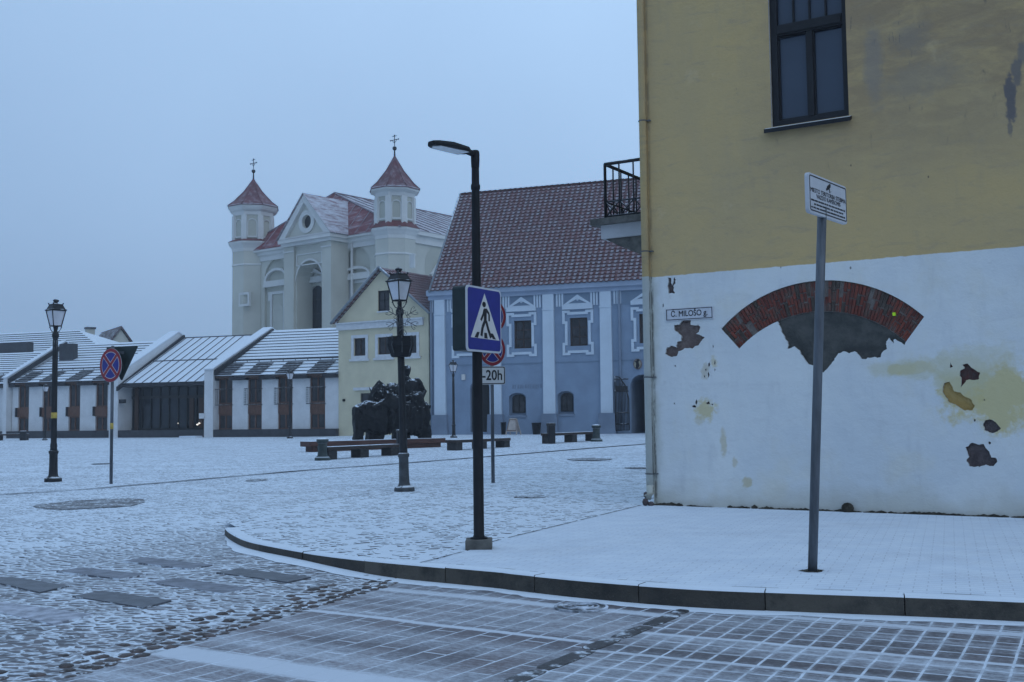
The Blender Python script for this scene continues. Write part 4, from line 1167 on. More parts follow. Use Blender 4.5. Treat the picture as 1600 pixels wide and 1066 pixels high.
# roof
v_r = F.uat(703, 305, F.uv(672, 455, -0.4)[0]); ridge_v, ridge_z = v_r
ridge_v = min(max(ridge_v, 4.5), 9.0)
ridge_z = F.uv(703, 306, ridge_v)[1]
ridge_z2 = F.uv(945, 285, ridge_v)[1]
ul = F.uv(672, 455, -0.4)[0]; ulr = F.uv(703, 305, ridge_v)[0]
def pantiles(name, mat, parent, p00, p10, p01, ncol, nrow, seg=6, wave=0.035, lift=0.05):
    """p00 eave left, p10 eave right, p01 ridge left (local coordinates)"""
    p00, p10, p01 = Vector(p00), Vector(p10), Vector(p01)
    U = (p10 - p00); V = (p01 - p00); Nn = U.cross(V).normalized()
    nu = ncol * seg
    verts = []; faces = []; uvs = []
    prof = [wave * (math.cos(2 * math.pi * i / seg)) for i in range(seg)]
    def row(t, up):
        base = len(verts)
        for i in range(nu + 1):
            verts.append(tuple(p00 + U * (i / nu) + V * t + Nn * (prof[i % seg] + up)))
        return base
    for r in range(nrow):
        a = row(r / nrow, lift); b = row((r + 1) / nrow, 0.0); l = row(r / nrow, 0.0)
        for i in range(nu):
            faces.append((a + i, a + i + 1, b + i + 1, b + i)); uvs.append([(i / seg, r + .1), ((i + 1) / seg, r + .1), ((i + 1) / seg, r + 1), (i / seg, r + 1)])
            faces.append((l + i, l + i + 1, a + i + 1, a + i)); uvs.append([(i / seg, r), ((i + 1) / seg, r), ((i + 1) / seg, r + .08), (i / seg, r + .08)])
    me = bpy.data.meshes.new(name); me.from_pydata(verts, [], faces)
    uvl = me.uv_layers.new(name='UVMap')
    k = 0
    for f in uvs:
        for c in f: uvl.data[k].uv = c; k += 1
    me.polygons.foreach_set('use_smooth', [True] * len(faces)); me.materials.append(mat); me.update()
    o = bpy.data.objects.new(name, me); COL.objects.link(o); o.parent = parent
    return o
ez_eave = F.uv(672, 455, -0.4)[1]
ru = UW + 0.5
rf = pantiles('roof', M['tile_blue'], blue, (ul, -0.4, ez_eave), (ru, -0.4, ez_eave), (ul, ridge_v, ridge_z), 128, 30, 6, 0.035, 0.06)
mb = MB()
mb.poly([(ul, ridge_v, ridge_z), (ru, ridge_v, ridge_z), (ru, 2 * ridge_v + .4, ez_eave), (ul, 2 * ridge_v + .4, ez_eave)][::-1])
mb.poly([(0, 0, wall_top), (0, 2 * ridge_v, wall_top), (0, ridge_v, ridge_z - .15)][::-1])
mb.build('rear_roof_slope', M['tile_blue'], blue)
mb = MB(); 
for i in range(120):
    a = ul + (ru - ul) * i / 120; b = ul + (ru - ul) * (i + 1) / 120
    mb.tube([(a, ridge_v, ridge_z + .02), (b + .03, ridge_v, ridge_z + .05)], [0.09, 0.10], 6)
rcm = plain('ridge_tiles', (0.075, 0.035, 0.036), 0.8, 0.3, 3, snow=0.2)
mb.build('ridge_cap', rcm, blue)
mb = MB(); mb.prism([(0, 0), (1, 0)], 0, 1) if False else None
a_ = Vector((ul - .03, -0.45, ez_eave - .05)); b_ = Vector((ul - .03, ridge_v, ridge_z + .05))
mb.tube([a_, b_], 0.09, 6); mb.build('verge', M['metal_grey'], blue)
# cornice under the eave
fz0 = F.uv(720, 467.5)[1]; fz1 = wall_top
mb = MB(); mb.box(-0.06, UW, -0.14, -0.002, fz0, fz1); mb.box(-0.1, UW, -0.33, -0.142, fz0 + (fz1 - fz0) * .45, fz1 + .02); mb.build('cornice', M['blue_band'], blue)
# pilasters
pil = [(75, 140), (408, 466), (721, 788), (1062, 1130)]
prr = [qr(a, 180, b, 600) for a, b in pil]
cen = [(a + b) / 2 for a, b, _, _ in prr]; hw = 0.60 / 1.0
pw2 = sum((b - a) for a, b, _, _ in prr) / 8
cz = F.uv(857, 485)[1]; plz = F.uv(860, 646.5)[1]
allc = cen + [gate[0] + gate_w * 1.35 + 3.2 + 4.2 * k for k in range(6)]
for c in allc:
    if c > UW - 1: continue
    p = empty('pilaster', (c, 0, 0)); p.parent = blue
    mb = MB(); mb.prism([(-pw2 * 1.08, plz), (pw2 * 1.08, plz), (pw2 * .98, cz), (-pw2 * .98, cz)], -0.16, -0.003)
    mb.box(-pw2 * 1.04, pw2 * 1.04, -0.20, -0.003, cz + .002, cz + .08); mb.box(-pw2 * .98, pw2 * .98, -0.15, -0.003, cz + .082, fz0 - .002)
    mb.build('shaft', M['blue_white'], p)
    mb = MB(); mb.prism([(-pw2 * 1.55, -0.2), (pw2 * 1.55, -0.2), (pw2 * 1.4, plz), (-pw2 * 1.4, plz)], -0.30, -0.004); mb.build('plinth', M['blue_plinth'], p)
# strips beside the pilasters
stz1 = fz0; stz0 = F.uv(870, 479.5)[1]
for c in allc:
    for sgn in (-1, 1):
        for k in range(3):
            u = c + sgn * (pw2 + 0.18 + 0.17 * k)
            if 0.05 < u < UW and c < 16: mb = MB(); mb.box(u - .05, u + .05, -0.05, -0.003, stz0, stz1); mb.build('fluted_strip', M['blue_white'], blue)
for c0, c1 in zip(allc, allc[1:]):
    a = c0 + pw2 + .65; b = c1 - pw2 - .65
    if b - a > 1 and b < UW: mb = MB(); mb.box(a, b, -0.02, -0.003, stz0 - .05, stz1); mb.build('frieze_panel', M['blue_recess'], blue)
# upper windows
def ear(u0, u1, z0, z1, i, v=None):
    w = u1 - u0; h = z1 - z0
    L, Rr = u0 + i, u1 - i; Lm, Rm = u0 + .085 * w + i, u1 - .085 * w - i
    T, B = z1 - i, z0 + i; Tm, Bm = z1 - .04 * h - i, z0 + .045 * h + i
    xa, xb = u0 + .25 * w - i, u1 - .25 * w + i; za, zb = z1 - .30 * h + i, z0 + .28 * h - i
    return [(L, B), (xa, B), (xa, Bm), (xb, Bm), (xb, B), (Rr, B), (Rr, zb), (Rm, zb), (Rm, za), (Rr, za), (Rr, T), (xb, T), (xb, Tm), (xa, Tm), (xa, T), (L, T), (L, za), (Lm, za), (Lm, zb), (L, zb)]
s_rects = [qr(*b) for b in surr]; sw_ = s_rects[1][1] - s_rects[1][0]
def window(parent, rect, v, nx, ny, fm, gm, head=0.0, fw=0.07, bar=0.035):
    a, b, c, d = rect
    outer = [(a, c), (b, c), (b, d), (a, d)] if head == 0 else arched(a, b, c, d, head)
    inner = [(a + fw, c + fw), (b - fw, c + fw), (b - fw, d - fw), (a + fw, d - fw)] if head == 0 else arched(a + fw, b - fw, c + fw, d - fw, head)
    mb = MB(); mb.ring(outer, inner, v, v + .06)
    for k in range(1, nx): mb.box(a + (b - a) * k / nx - bar / 2, a + (b - a) * k / nx + bar / 2, v + .004, v + .05, c + fw, d - fw - (head * .15))
    for k in range(1, ny): mb.box(a + fw, b - fw, v + .006, v + .048, c + (d - c) * k / ny - bar / 2, c + (d - c) * k / ny + bar / 2)
    o = mb.build('window', fm, parent)
    mb = MB(); mb.prism(outer, v + .04, v + .055); mb.build('pane', gm, o)
    return o
for i, r_ in enumerate(up_rects):
    window(blue, r_, 0.16, 2, 3, M['frame_brown'], M['glass_mid'], fw=0.09, bar=0.06)
    c = (r_[0] + r_[1]) / 2
    s = s_rects[i] if i < 4 else (c - sw_ / 2, c + sw_ / 2, s_rects[2][2], s_rects[2][3])
    c = (s[0] + s[1]) / 2
    o = MB(); o.ring(ear(c - sw_ / 2, c + sw_ / 2, s[2], s[3], 0), ear(c - sw_ / 2, c + sw_ / 2, s[2], s[3], 0.15), -0.08, -0.003); o.build('window_surround', M['blue_white'], blue)
    pp = peds[min(i, 2)] if i != 3 else peds[3]
    z0 = F.uv(*Q((pp[0] + pp[2]) / 2, pp[3]))[1]; zm = F.uv(*Q((pp[0] + pp[2]) / 2, pp[1]))[1]; za2 = F.uv(*Q((pp[0] + pp[2]) / 2, pp[4]))[1]
    w2 = sw_ / 2 * 0.98
    mb = MB(); mb.box(c - w2, c + w2, -0.14, -0.003, z0, zm)
    mb.ring([(c - w2, zm + .001), (c + w2, zm + .001), (c, za2)], [(c - w2 * .62, zm + .10), (c + w2 * .62, zm + .10), (c, za2 - .24)], -0.07, -0.003)
    mb.ball((c, -0.02, zm + .34), .09, .04, .09, 4); mb.build('pediment', M['blue_white'], blue)
for i, b in enumerate(low):
    r_ = qr(*b, .2); a, bb, c, d = lr[i]
    window(blue, (a + .14, bb - .14, c + .15, d - .1), 0.20, 2, 3, M['frame_dark'], M['glass_mid'], head=0.24, fw=0.08, bar=0.05)
    mb = MB(); mb.prism(arched(a, bb, c, d, .28), .265, .295); mb.build('window_back', M['blue_plinth'], blue)
    mb = MB(); mb.box(a - .05, bb + .05, -0.07, -0.003, c - .12, c); mb.build('sill', M['blue_plinth'], blue)
mb = MB(); mb.prism(door_h, .27, .295); mb.build('door', M['frame_dark'], blue)
# passage
mb = MB(); mb.holed(gate_h and [(x, z) for x, z in gate_h], [], .0, 0) if False else None
pv = MB(); n_ = len(gate_h)
A = [pv.vert((x, .301, z)) for x, z in gate_h]; B = [pv.vert((x, 6.0, z)) for x, z in gate_h]
for i in range(n_): pv.face((A[i], A[(i + 1) % n_], B[(i + 1) % n_], B[i]))
pv.face(B); pv.build('passage', M['blue_plinth'], blue)
# iron gate leaf standing open
gr_ = qr(1155, 562, 1236, 885)
gl = MB(); ga, gb, gz0, gz1 = gr_
gl.tube([(ga, -.25, gz0), (ga, -.25, gz1), (ga + (gb - ga) * .35, -.27, gz1 - .08), (ga + (gb - ga) * .75, -.3, gz1 - .55), (gb, -.33, gz1 - 1.3), (gb, -.33, gz0), (ga, -.25, gz0)], .04, 6)
for k in range(1, 9):
    t = k / 9; topz = gz1 - 1.3 * t ** 2.2 - .04
    gl.tube([(ga + (gb - ga) * t, -.25 - .08 * t, gz0), (ga + (gb - ga) * t, -.25 - .08 * t, topz)], .022, 5)
for zz in (.35, 1.0, 2.2, 2.9): gl.tube([(ga, -.25, gz0 + zz), (gb, -.33, gz0 + zz)], .035, 5)
gl.box(ga + .05, gb - .05, -.30, -.285, gz0 + 2.2, gz0 + 2.5)
gl.build('gate_leaf', M['iron'], blue)
# emblem over the passage
er = qr(1256, 455, 1308, 528)
ec = ((er[0] + er[1]) / 2, (er[2] + er[3]) / 2); ew = (er[1] - er[0]) / 2
em = empty('emblem', (ec[0], 0, ec[1])); em.parent = blue
mb = MB(); mb.prism([(ew * math.cos(t), ew * 1.25 * math.sin(t)) for t in [2 * math.pi * k / 10 for k in range(10)]], -0.10, -0.003); mb.build('medallion', plain('emblem_stone', (0.20, 0.16, 0.15), .8, .3, 4), em)
mb = MB(); mb.prism([(ew * .72 * math.cos(t), ew * .92 * math.sin(t)) for t in [2 * math.pi * k / 20 for k in range(20)]], -0.125, -0.101)
mb.build('field', plain('emblem_gilding', (0.33, 0.30, 0.22), .6, .25, 7), em)
mb = MB(); mb.prism([(-.10, -.24), (.03, -.28), (.12, -.08), (.07, .12), (.14, .22), (.04, .30), (-.04, .2), (-.14, .15), (-.06, .04)], -0.15, -0.126); mb.build('charge', M['sign_black'], em)
br_ = qr(237, 553, 257, 587); mb = MB(); mb.box(br_[0], br_[1], -.14, -.003, br_[2], br_[3]); mb.build('wall_box', M['sign_cream'], blue, bevel=.02)
# worn relief letters, only traces left
mb = MB(); rng = random.Random(4); tr = qr(535, 613, 716, 636)
for k in range(12):
    a = tr[0] + (tr[1] - tr[0]) * k / 12; w = (tr[1] - tr[0]) / 12 * .62
    mb.box(a, a + .05, -.018, -.003, tr[2], tr[3]); 
    if k % 3 != 1: mb.box(a + w - .05, a + w, -.018, -.003, tr[2], tr[3])
    if k % 2 == 0: mb.box(a + .051, a + w - .051, -.018, -.003, tr[3] - .07, tr[3])
mb.build('relief_letters', M['blue_plinth'], blue)
mb = MB(); zc = F.uv(800, 568.5)[1]; mb.box(0.02, UW, -.03, -.003, zc - .03, zc + .03); mb.build('string_course', M['blue_recess'], blue)
mb = MB(); pr_ = qr(1166, 60, 1186, 560); mb.tube([((pr_[0] + pr_[1]) / 2, -.12, 0.3), ((pr_[0] + pr_[1]) / 2, -.12, fz0)], .07, 8); mb.tube([(0.12, -.1, 0.2), (0.12, -.1, fz0)], .06, 8); mb.build('downpipe', M['blue_plinth'], blue)

# ================================================================== yellow gabled house
F = Frame(at_depth(529, 682, 71.2), -ray(-1950, 684).xy); F.o.z = gz(71, -11)
yh = empty('gabled_house', F.o, F.ang, 'pale yellow gabled house between the low white building and the blue palace', 'house')
yr = F.uv(670, 560)[0]
eL = F.uv(526, 500)[1]; apx = F.uv(603, 419)
eR = F.uv(668, 485)[1]; eL = (eL + eR) / 2 if False else eL
mid = yr / 2
apz = apx[1]
YH = [(0, -0.3), (yr, -0.3), (yr, eR - .1), (mid, apz - .1), (0, eL - .1)]
wy = [F.rect(549.5, 523.5, 575.5, 561), F.rect(587, 522, 614, 559), F.rect(629.5, 519.5, 655.5, 557)]
att = F.rect(590.5, 454, 608.5, 486); gd = F.rect(563, 614.5, 584, 632)
def rc(r): a, b, c, d = r; return [(a, c), (b, c), (b, d), (a, d)]
def shrink(r, s): a, b, c, d = r; return (a + s, b - s, c + s, d - s)
ins = [shrink(w, .20) for w in wy]
mb = MB(); mb.holed(YH, [rc(w) for w in ins] + [rc(att), rc(gd)], 0, .2)
YD = 11.0
mb.poly([(0, 0, -.3), (0, 0, eL - .1), (0, YD, eL - .1), (0, YD, -.3)]); mb.poly([(yr, 0, -.3), (yr, YD, -.3), (yr, YD, eR - .1), (yr, 0, eR - .1)])
mb.poly([(0, YD, -.3), (0, YD, eL - .1), (mid, YD, apz - .1), (yr, YD, eR - .1), (yr, YD, -.3)])
mb.build('wall', M['yellow_house'], yh)
for w, i_ in zip(wy, ins):
    window(yh, i_, .08, 2, 1, M['frame_brown'], M['glass_mid'], fw=.07, bar=.07)
    mb = MB(); mb.ring(rc(w), rc(i_), -.06, -.003); mb.box(w[0] - .12, w[1] + .12, -.12, -.003, w[2] - .14, w[2] - .002); mb.build('window_surround', M['frame_white'], yh)
window(yh, att, .08, 2, 2, M['frame_dark'], M['glass_mid'], fw=.06); window(yh, gd, .08, 2, 1, M['frame_dark'], M['glass_mid'], fw=.05)
mb = MB(); mb.box(att[0] - .05, att[1] + .05, -.06, -.003, att[2] - .09, att[2] - .002); mb.build('sill', M['frame_white'], yh)
c0 = F.uv(528, 517); c1 = F.uv(528, 509); 
mb = MB(); zc0 = F.uv(595, 512.5)[1]; zc1 = F.uv(595, 503)[1]; mb.box(-.05, yr - .35, -.16, -.003, zc0, zc1); mb.box(-.08, yr - .3, -.24, -.003, zc1 + .002, zc1 + .09); mb.build('cornice', M['frame_white'], yh)
g2 = F.rect(555, 605.5, 584, 610); mb = MB(); mb.box(g2[0], g2[1], -.2, -.003, g2[2], g2[3]); mb.build('window_hood', M['frame_white'], yh)
dk = F.rect(536.3, 623.5, 539.5, 627.5); mb = MB(); mb.box(dk[0], dk[1], -.08, -.003, dk[2], dk[3]); mb.build('meter_box', M['frame_dark'], yh)
# roof: two tiled slopes with grey flashing on the verges
ov = .35
sl_ = (apz - eL) / mid; sr_ = (apz - eR) / (yr - mid)
mb = MB()
for zo in (0,):
    mb.tube([(-ov, -ov, eL - ov * sl_ + .04), (mid, -ov, apz + .06)], .085, 6); mb.tube([(yr + ov, -ov, eR - ov * sr_ + .04), (mid, -ov, apz + .06)], .085, 6)
mb.build('verge_flashing', M['metal_grey'], yh)
pantiles('roof_slope', M['tile_red'], yh, (yr + ov, -ov, eR - ov * sr_ + .03), (yr + ov, YD, eR - ov * sr_ + .03), (mid, -ov, apz + .04), 38, 16, 6, .03, .05)
pantiles('roof_slope', M['tile_red'], yh, (-ov, YD, eL - ov * sl_ + .03), (-ov, -ov, eL - ov * sl_ + .03), (mid, YD, apz + .04), 38, 16, 6, .03, .05)

# ================================================================== low white building with snowed roofs
def prism_u(mb, pts, u0, u1, mat=0):
    """polygon in (v,z) extruded along u"""
    n = len(pts)
    a = sum(pts[i][0] * pts[(i + 1) % n][1] - pts[(i + 1) % n][0] * pts[i][1] for i in range(n))
    if a < 0: pts = pts[::-1]
    A = [mb.vert((u0, p[0], p[1])) for p in pts]; B = [mb.vert((u1, p[0], p[1])) for p in pts]
    mb.face(A[::-1], mat); mb.face(B, mat)
    for i in range(n):
        j = (i + 1) % n
        mb.face((A[i], A[j], B[j], B[i]), mat)
def courses(mb, p00, p10, p01, n, riser=0.05, m0=0, m1=1, slant=0.0, ncol=0, rng=None):
    """stepped roof courses, snow on the flats and bare risers"""
    p00, p10, p01 = Vector(p00), Vector(p10), Vector(p01)
    U, V = p10 - p00, p01 - p00; N_ = U.cross(V).normalized()
    for r in range(n):
        a = p00 + V * (r / n); b = p00 + V * ((r + 1) / n)
        sh = U * (slant * r / n); sh2 = U * (slant * (r + 1) / n)
        q = [a + N_ * riser, a + U - sh + N_ * riser, b + U - sh2, b]
        mb.face([mb.vert(x) for x in q], m0)
        mb.face([mb.vert(x) for x in (a - N_ * .004, a + U - sh - N_ * .004, a + U - sh + N_ * riser, a + N_ * riser)], m1)
        for uu, s_ in ((0, 0), (1, 1)):
            e0 = a + (U - sh) * uu; e1 = b + (U - sh2) * uu
            mb.face([mb.vert(x) for x in (e0 - N_ * .004, e0 + N_ * riser, e1, e1 - N_ * .004)], m1)
F = Frame(at_depth(530, 682, 71.3), u_blue); F.o.z = gz(71, -11.2)
LB = F
low_b = empty('low_white_building', F.o, F.ang, 'long low white building with snow covered roofs, brown windows and a glazed middle', 'building')
plz0 = F.uv(300, 671.8, -.3)[1]
U0 = -44.0
def uvu(px, py=640, v=0.0): return F.uv(px, py, v)[0]
mb = MB(); mb.box(U0, uvu(530.5), -.45, 3, -.3, plz0); mb.build('plinth', M['plinth_grey'], low_b)
def parapet(p0, p1, pf, pr, name='fire_wall', extra=0.0):
    """white wall standing proud of the roof; pf = front top pixel, pr = ridge pixel"""
    ua, ub = uvu(p0), uvu(p1)
    zf = F.uv(*pf, -.5)[1]
    rv, rz = F.uat(pr[0], pr[1], ua)
    rv = min(max(rv, 4.0), 9.0); 
    o = empty(name, (0, 0, 0)); o.parent = low_b
    mb = MB(); prism_u(mb, [(-.5, -.3), (-.5, zf), (rv, rz), (2 * rv + .5, zf), (2 * rv + .5, -.3)], ua, ub); mb.build('masonry', M['render_white'], o)
    mb = MB(); prism_u(mb, [(-.6, zf - .02), (-.6, zf + .05), (rv, rz + .09), (2 * rv + .6, zf + .05), (2 * rv + .6, zf), (rv, rz + .004)], ua - .05, ub + .05); mb.build('coping', M['slate_snow'], o)
    return ua, ub, zf, rv, rz
def dark_edge(ub, zf, rv, rz, drop):
    mb = MB(); prism_u(mb, [(-.45, zf - drop - .35), (-.45, zf - drop), (rv, rz - drop), (rv, rz - drop - .30)], ub + .055, ub + .20); mb.build('abutment_strip', M['gutter_dark'], low_b)  # dark strip along the joint between parapet and roof
PA = parapet(326, 339.5, (332, 577), (412, 513.5))
dark_edge(PA[1], PA[2], PA[3], PA[4], 0.05)
PBp = parapet(178, 191.5, (180, 585), (266, 520))
PC = parapet(12.5, 18, (13, 590.5), (97, 534))
dark_edge(PC[1], PC[2], PC[3], PC[4], 0.05)
# right hand wing
def wing(px_cols, ua, ub, eave_px, ridge_px, win_top, win_bot, rail, tiles=15, zone=4):
    ze = F.uv(*eave_px, -.35)[1]
    rv, rz = PA[3], F.uv(ridge_px[0], ridge_px[1], PA[3])[1]
    cols = []
    zt = F.uv(px_cols[0][0], win_top, 0)[1]; zb = plz0
    for a, b in px_cols: cols.append((uvu(a), uvu(b), zb, zt))
    mb = MB(); mb.holed([(ua, plz0), (ub, plz0), (ub, ze + .12), (ua, ze + .12)], [], 0, .3) if False else None
    edges = [ua] + [x for c in cols for x in c[:2]] + [ub]
    mb = MB()
    for i in range(0, len(edges), 2): mb.box(edges[i], edges[i + 1], 0, .4, plz0 + .001, ze - .12)
    mb.build('wall', M['render_white'], low_b)
    # gutter pieces between the windows
    for i in range(0, len(edges), 2):
        mb = MB(); mb.box(edges[i] - .02, edges[i + 1] + .02, -.36, .1, ze - .27, ze - .03); mb.build('gutter', M['gutter_dark'], low_b)
    mb = MB()
    courses(mb, (ua, -.35, ze), (ub, -.35, ze), (ua, rv, rz), tiles, .055)
    mb.build('roof', [M['slate_snow'], M['riser']], low_b)
    mb = MB(); mb.poly([(ua, rv, rz), (ub, rv, rz), (ub, 2 * rv + .3, ze), (ua, 2 * rv + .3, ze)][::-1]); mb.build('rear_roof_slope', M['slate_snow'], low_b)
    sl = Vector((0, rv + .35, rz - ze)); N_ = Vector((0, -(rz - ze), rv + .35)).normalized()
    base = Vector((0, -.35, ze))
    mb = MB()
    p = base + sl * (zone / tiles + .01) + N_ * .16
    mb.tube([(ua, p.y, p.z), (ub, p.y, p.z)], .035, 5)
    k = ua + .3
    while k < ub:
        q = base + sl * (zone / tiles + .01); mb.tube([(k, q.y, q.z), (k, p.y, p.z)], .03, 4); k += .95
    mb.build('snow_guard', M['riser'], low_b)
    for c in cols:
        a, b = c[0] - .06, c[1] + .10
        mb = MB()
        p0 = base + N_ * .07; lo_ = p0 + sl * .015; hi_ = p0 + sl * (zone / tiles * .93)
        for s_ in range(5):
            q0 = lo_.lerp(hi_, s_ / 5); q1 = lo_.lerp(hi_, (s_ + .86) / 5)
            vs = [mb.vert((a, q0.y, q0.z + .04)), mb.vert((b, q0.y, q0.z + .04)), mb.vert((b, q1.y, q1.z)), mb.vert((a, q1.y, q1.z))]; mb.face(vs, 0)
            mb.face([mb.vert((a, q0.y, q0.z - .1)), mb.vert((b, q0.y, q0.z - .1)), mb.vert((b, q0.y, q0.z + .04)), mb.vert((a, q0.y, q0.z + .04))], 1)
        mb.box(a, b, -.34, .05, ze - .12, ze + .05, 2)
        mb.build('window_canopy', [M['slate_thin'], M['riser'], M['wood_brown_dark']], low_b)
        # tall window, two storeys with a timber spandrel between
        w = empty('window', (0, 0, 0)); w.parent = low_b
        z0, z1 = plz0 + .002, ze - .12
        sp0 = z0 + (z1 - z0) * .30; sp1 = z0 + (z1 - z0) * .50
        fm_ = MB()
        for (q0, q1) in ((z0, sp0), (sp1, z1)):
            fm_.ring([(c[0], q0), (c[1], q0), (c[1], q1), (c[0], q1)], [(c[0] + .09, q0 + .08), (c[1] - .12, q0 + .08), (c[1] - .12, q1 - .1), (c[0] + .09, q1 - .1)], .12, .22)
            m_ = (c[0] + c[1]) / 2 - .02
            fm_.box(m_ - .05, m_ + .05, .13, .21, q0 + .08, q1 - .1)
        fm_.build('frame', M['wood_brown'], w)
        mb = MB(); mb.box(c[0] + .05, c[1] - .08, .17, .19, z0 + .05, z1 - .05); mb.build('pane', M['glass_mid'], w)
        mb = MB(); mb.box(c[0] - .02, c[1], .06 if rail else -.04, .119, sp0, sp1); mb.build('spandrel', M['wood_brown'], w)
        mb = MB(); mb.box(c[0] - .10, c[0] - .025, -.18, .05, sp0 + .02, z1 - .1 if False else sp1 + .02)
        if not rail: mb.build('spandrel_side', M['gutter_dark'], w)
        if rail:
            mb = MB(); a, b = c[0] - .12, c[1] + .04; r0, r1 = sp1 - .08, sp1 + .98
            for yy in (-.25,):
                mb.tube([(a, .0, r1), (a, yy, r1), (b, yy, r1), (b, .0, r1)], .025, 4); mb.tube([(a, .0, r0), (a, yy, r0), (b, yy, r0), (b, .0, r0)], .025, 4)
                for k in range(0, 11):
                    q = a + (b - a) * k / 10; mb.tube([(q, yy, r0), (q, yy, r1)], .011, 4)
                for k in range(1, 9):
                    zz = r0 + (r1 - r0) * k / 9; mb.tube([(a, 0.0, zz), (a, yy, zz)], .013, 4)
            mb.build('railing', M['iron'], w)
    return ze, rv, rz
wing([(340.5, 363), (387, 409), (434, 457), (484, 508)], PA[1] + .06, uvu(529.5), (430, 586), (470, 514.5), 588, 671, True)
wing([(28, 45), (66, 81), (107, 125), (149, 168)], PC[1] + .06, PBp[0] - .06, (100, 597), (170, 536), 600, 672, False)
wing([(-92, -76), (-56, -40), (-18, -3)], U0, PC[0] - .06, (5, 600.5), (10, 552), 603, 672, False)
# glazed middle
ua, ub = PBp[1] + .06, PA[0] - .06
ze = F.uv(260, 598.5, -.3)[1]; rv = PA[3]; rz = F.uv(310, 527.5, rv)[1]
mb = MB(); mb.poly([(ua, -.3, ze), (ub, -.3, ze), (ub, rv, rz), (ua, rv, rz)]); mb.poly([(ua, rv, rz), (ub, rv, rz), (ub, 2 * rv, ze), (ua, 2 * rv, ze)]); mb.build('glazed_roof', M['slate_snow'], low_b)
sl = Vector((0, rv + .3, rz - ze)); N_ = Vector((0, -(rz - ze), rv + .3)).normalized()
for t in (0.0, .47, 1.0):
    q = Vector((0, -.3, ze)) + sl * t + N_ * .02
    mb = MB(); mb.tube([(ua, q.y, q.z), (ub, q.y, q.z)], .04, 4); mb.build('roof_seam', M['seam'], low_b)
for k in range(10):
    u = ua + .3 + (ub - ua - .5) * k / 9; q = Vector((u, -.3, ze)) + N_ * .02
    mb = MB(); mb.tube([q, q + sl], .03, 4); mb.build('roof_seam', M['seam'], low_b)
mb = MB(); mb.box(ua, ub, -.36, .9, ze - .22, ze - .03); mb.build('eave_beam', M['gutter_dark'], low_b)
ud = PBp[1] + .2
mb = MB(); prism_u(mb, [(-.75, ze - .5), (-.75, ze - .2), (rv, rz + .25), (rv, rz - .1)], PBp[1] + .055, PBp[1] + .2); mb.build('abutment_strip', M['gutter_dark'], low_b)  # same dark strip, along the parapet beside the glazed roof
gl_ = empty('glazed_front', (0, 0, 0)); gl_.parent = low_b
mb = MB(); mb.box(ua, ub, 1.0, 1.04, plz0, ze - .22); mb.build('pane', M['glass_dark'], gl_)
mb = MB(); ztr = F.uv(260, 620.5, .9)[1]
nb = 9
for k in range(nb + 1):
    u = ua + .1 + (ub - ua - .2) * k / nb; mb.box(u - .05, u + .05, .90, .999, plz0, ze - .22)
mb.box(ua, ub, .88, .999, ztr - .1, ztr + .1); mb.box(ua, ub, .88, .999, plz0, plz0 + .12)
mb.build('mullions', M['frame_dark'], gl_)
for a, b in ((ua + .3, ua + .62), (ub - .95, ub - .12)): mb = MB(); mb.box(a, b, .80, .879, plz0 + .002, ze - .221); mb.build('timber_post', M['wood_brown_dark'], gl_)
for k in (6, 7): u = ua + .1 + (ub - ua - .2) * k / nb; mb = MB(); mb.box(u + .2, u + .55, .91, .996, plz0 + .13, ztr - .11); mb.build('timber_panel', M['wood_brown_dark'], gl_)
for x, y, q in ((309, 663.5, .07), (312, 661.5, .07), (279, 661.5, .04)): u, z = F.uv(x, y, .85); mb = MB(); mb.ball((u, .8, z), q, q, q * .7, 4); mb.build('lit_lamp', M['lamp_on'], gl_)
u, z = F.uv(322.5, 650); mb = MB(); mb.box(u - .15, u + .25, -.62, -.501, z - .18, z + .18); mb.build('wall_lamp', M['frame_white'], low_b)
u, z = F.uv(191, 627); mb = MB(); mb.box(u - .1, u + .5, -.4, -.2, z - .15, z + .12); mb.build('camera_box', M['gutter_dark'], low_b)
# steps in front of the glazed part, snowed
mb = MB(); mb.box(uvu(296), uvu(323), -1.1, -.455, -.3, F.uv(310, 681.3, -1)[1]); mb.build('entrance_step', [M['snow']], low_b)
# louvred plant box on the left roof
vq = 3.4
a = F.rect(91, 537, 120, 556, vq); mb = MB(); mb.box(a[0] + .1, a[1] - .35, vq, vq + .5, a[2] - .5, a[3]); mb.build('roof_plant_box', M['clad_dark'], low_b)

# ================================================================== taller wing behind on the left
F = Frame(at_depth(60, 680, 98.0), u_blue); F.o.z = .17
tb = empty('rear_building', F.o, F.ang, 'taller building behind the low white one with dark louvred boxes and snow roof', 'building')
r0 = F.uv(122, 515.5, 6); ul_ = F.uv(-120, 515, 6)[0]
ev = F.uv(140, 542, 0); zE = F.uv(60, 572, 0)[1]
mb = MB()
P0 = (ul_, 0, zE); P1 = (ev[0] + 3.2, 0, zE); P2 = (ul_, 6, r0[1])
U_ = P1[0] - P0[0]; slant = (P1[0] - r0[0]) / U_
courses(mb, P0, P1, P2, 16, .07, slant=slant)
mb.poly([(P1[0], 0, zE), (P1[0], 12, zE), (r0[0], 6, r0[1])], 0); mb.poly([(ul_, 12, zE), (ul_, 6, r0[1]), (r0[0], 6, r0[1]), (P1[0], 12, zE)], 0)
mb.build('roof', [M['slate_snow'], M['riser']], tb)
mb = MB(); mb.box(ul_, P1[0] - .2, .3, 11.7, -.3, zE - .02); mb.build('wall', M['render_grey'], tb)
a = F.rect(-60, 536.5, 50, 561, -2.0); b = F.rect(-60, 562, 50, 580, -2.4); a2 = F.rect(16, 536.5, 50, 561, -2.0)
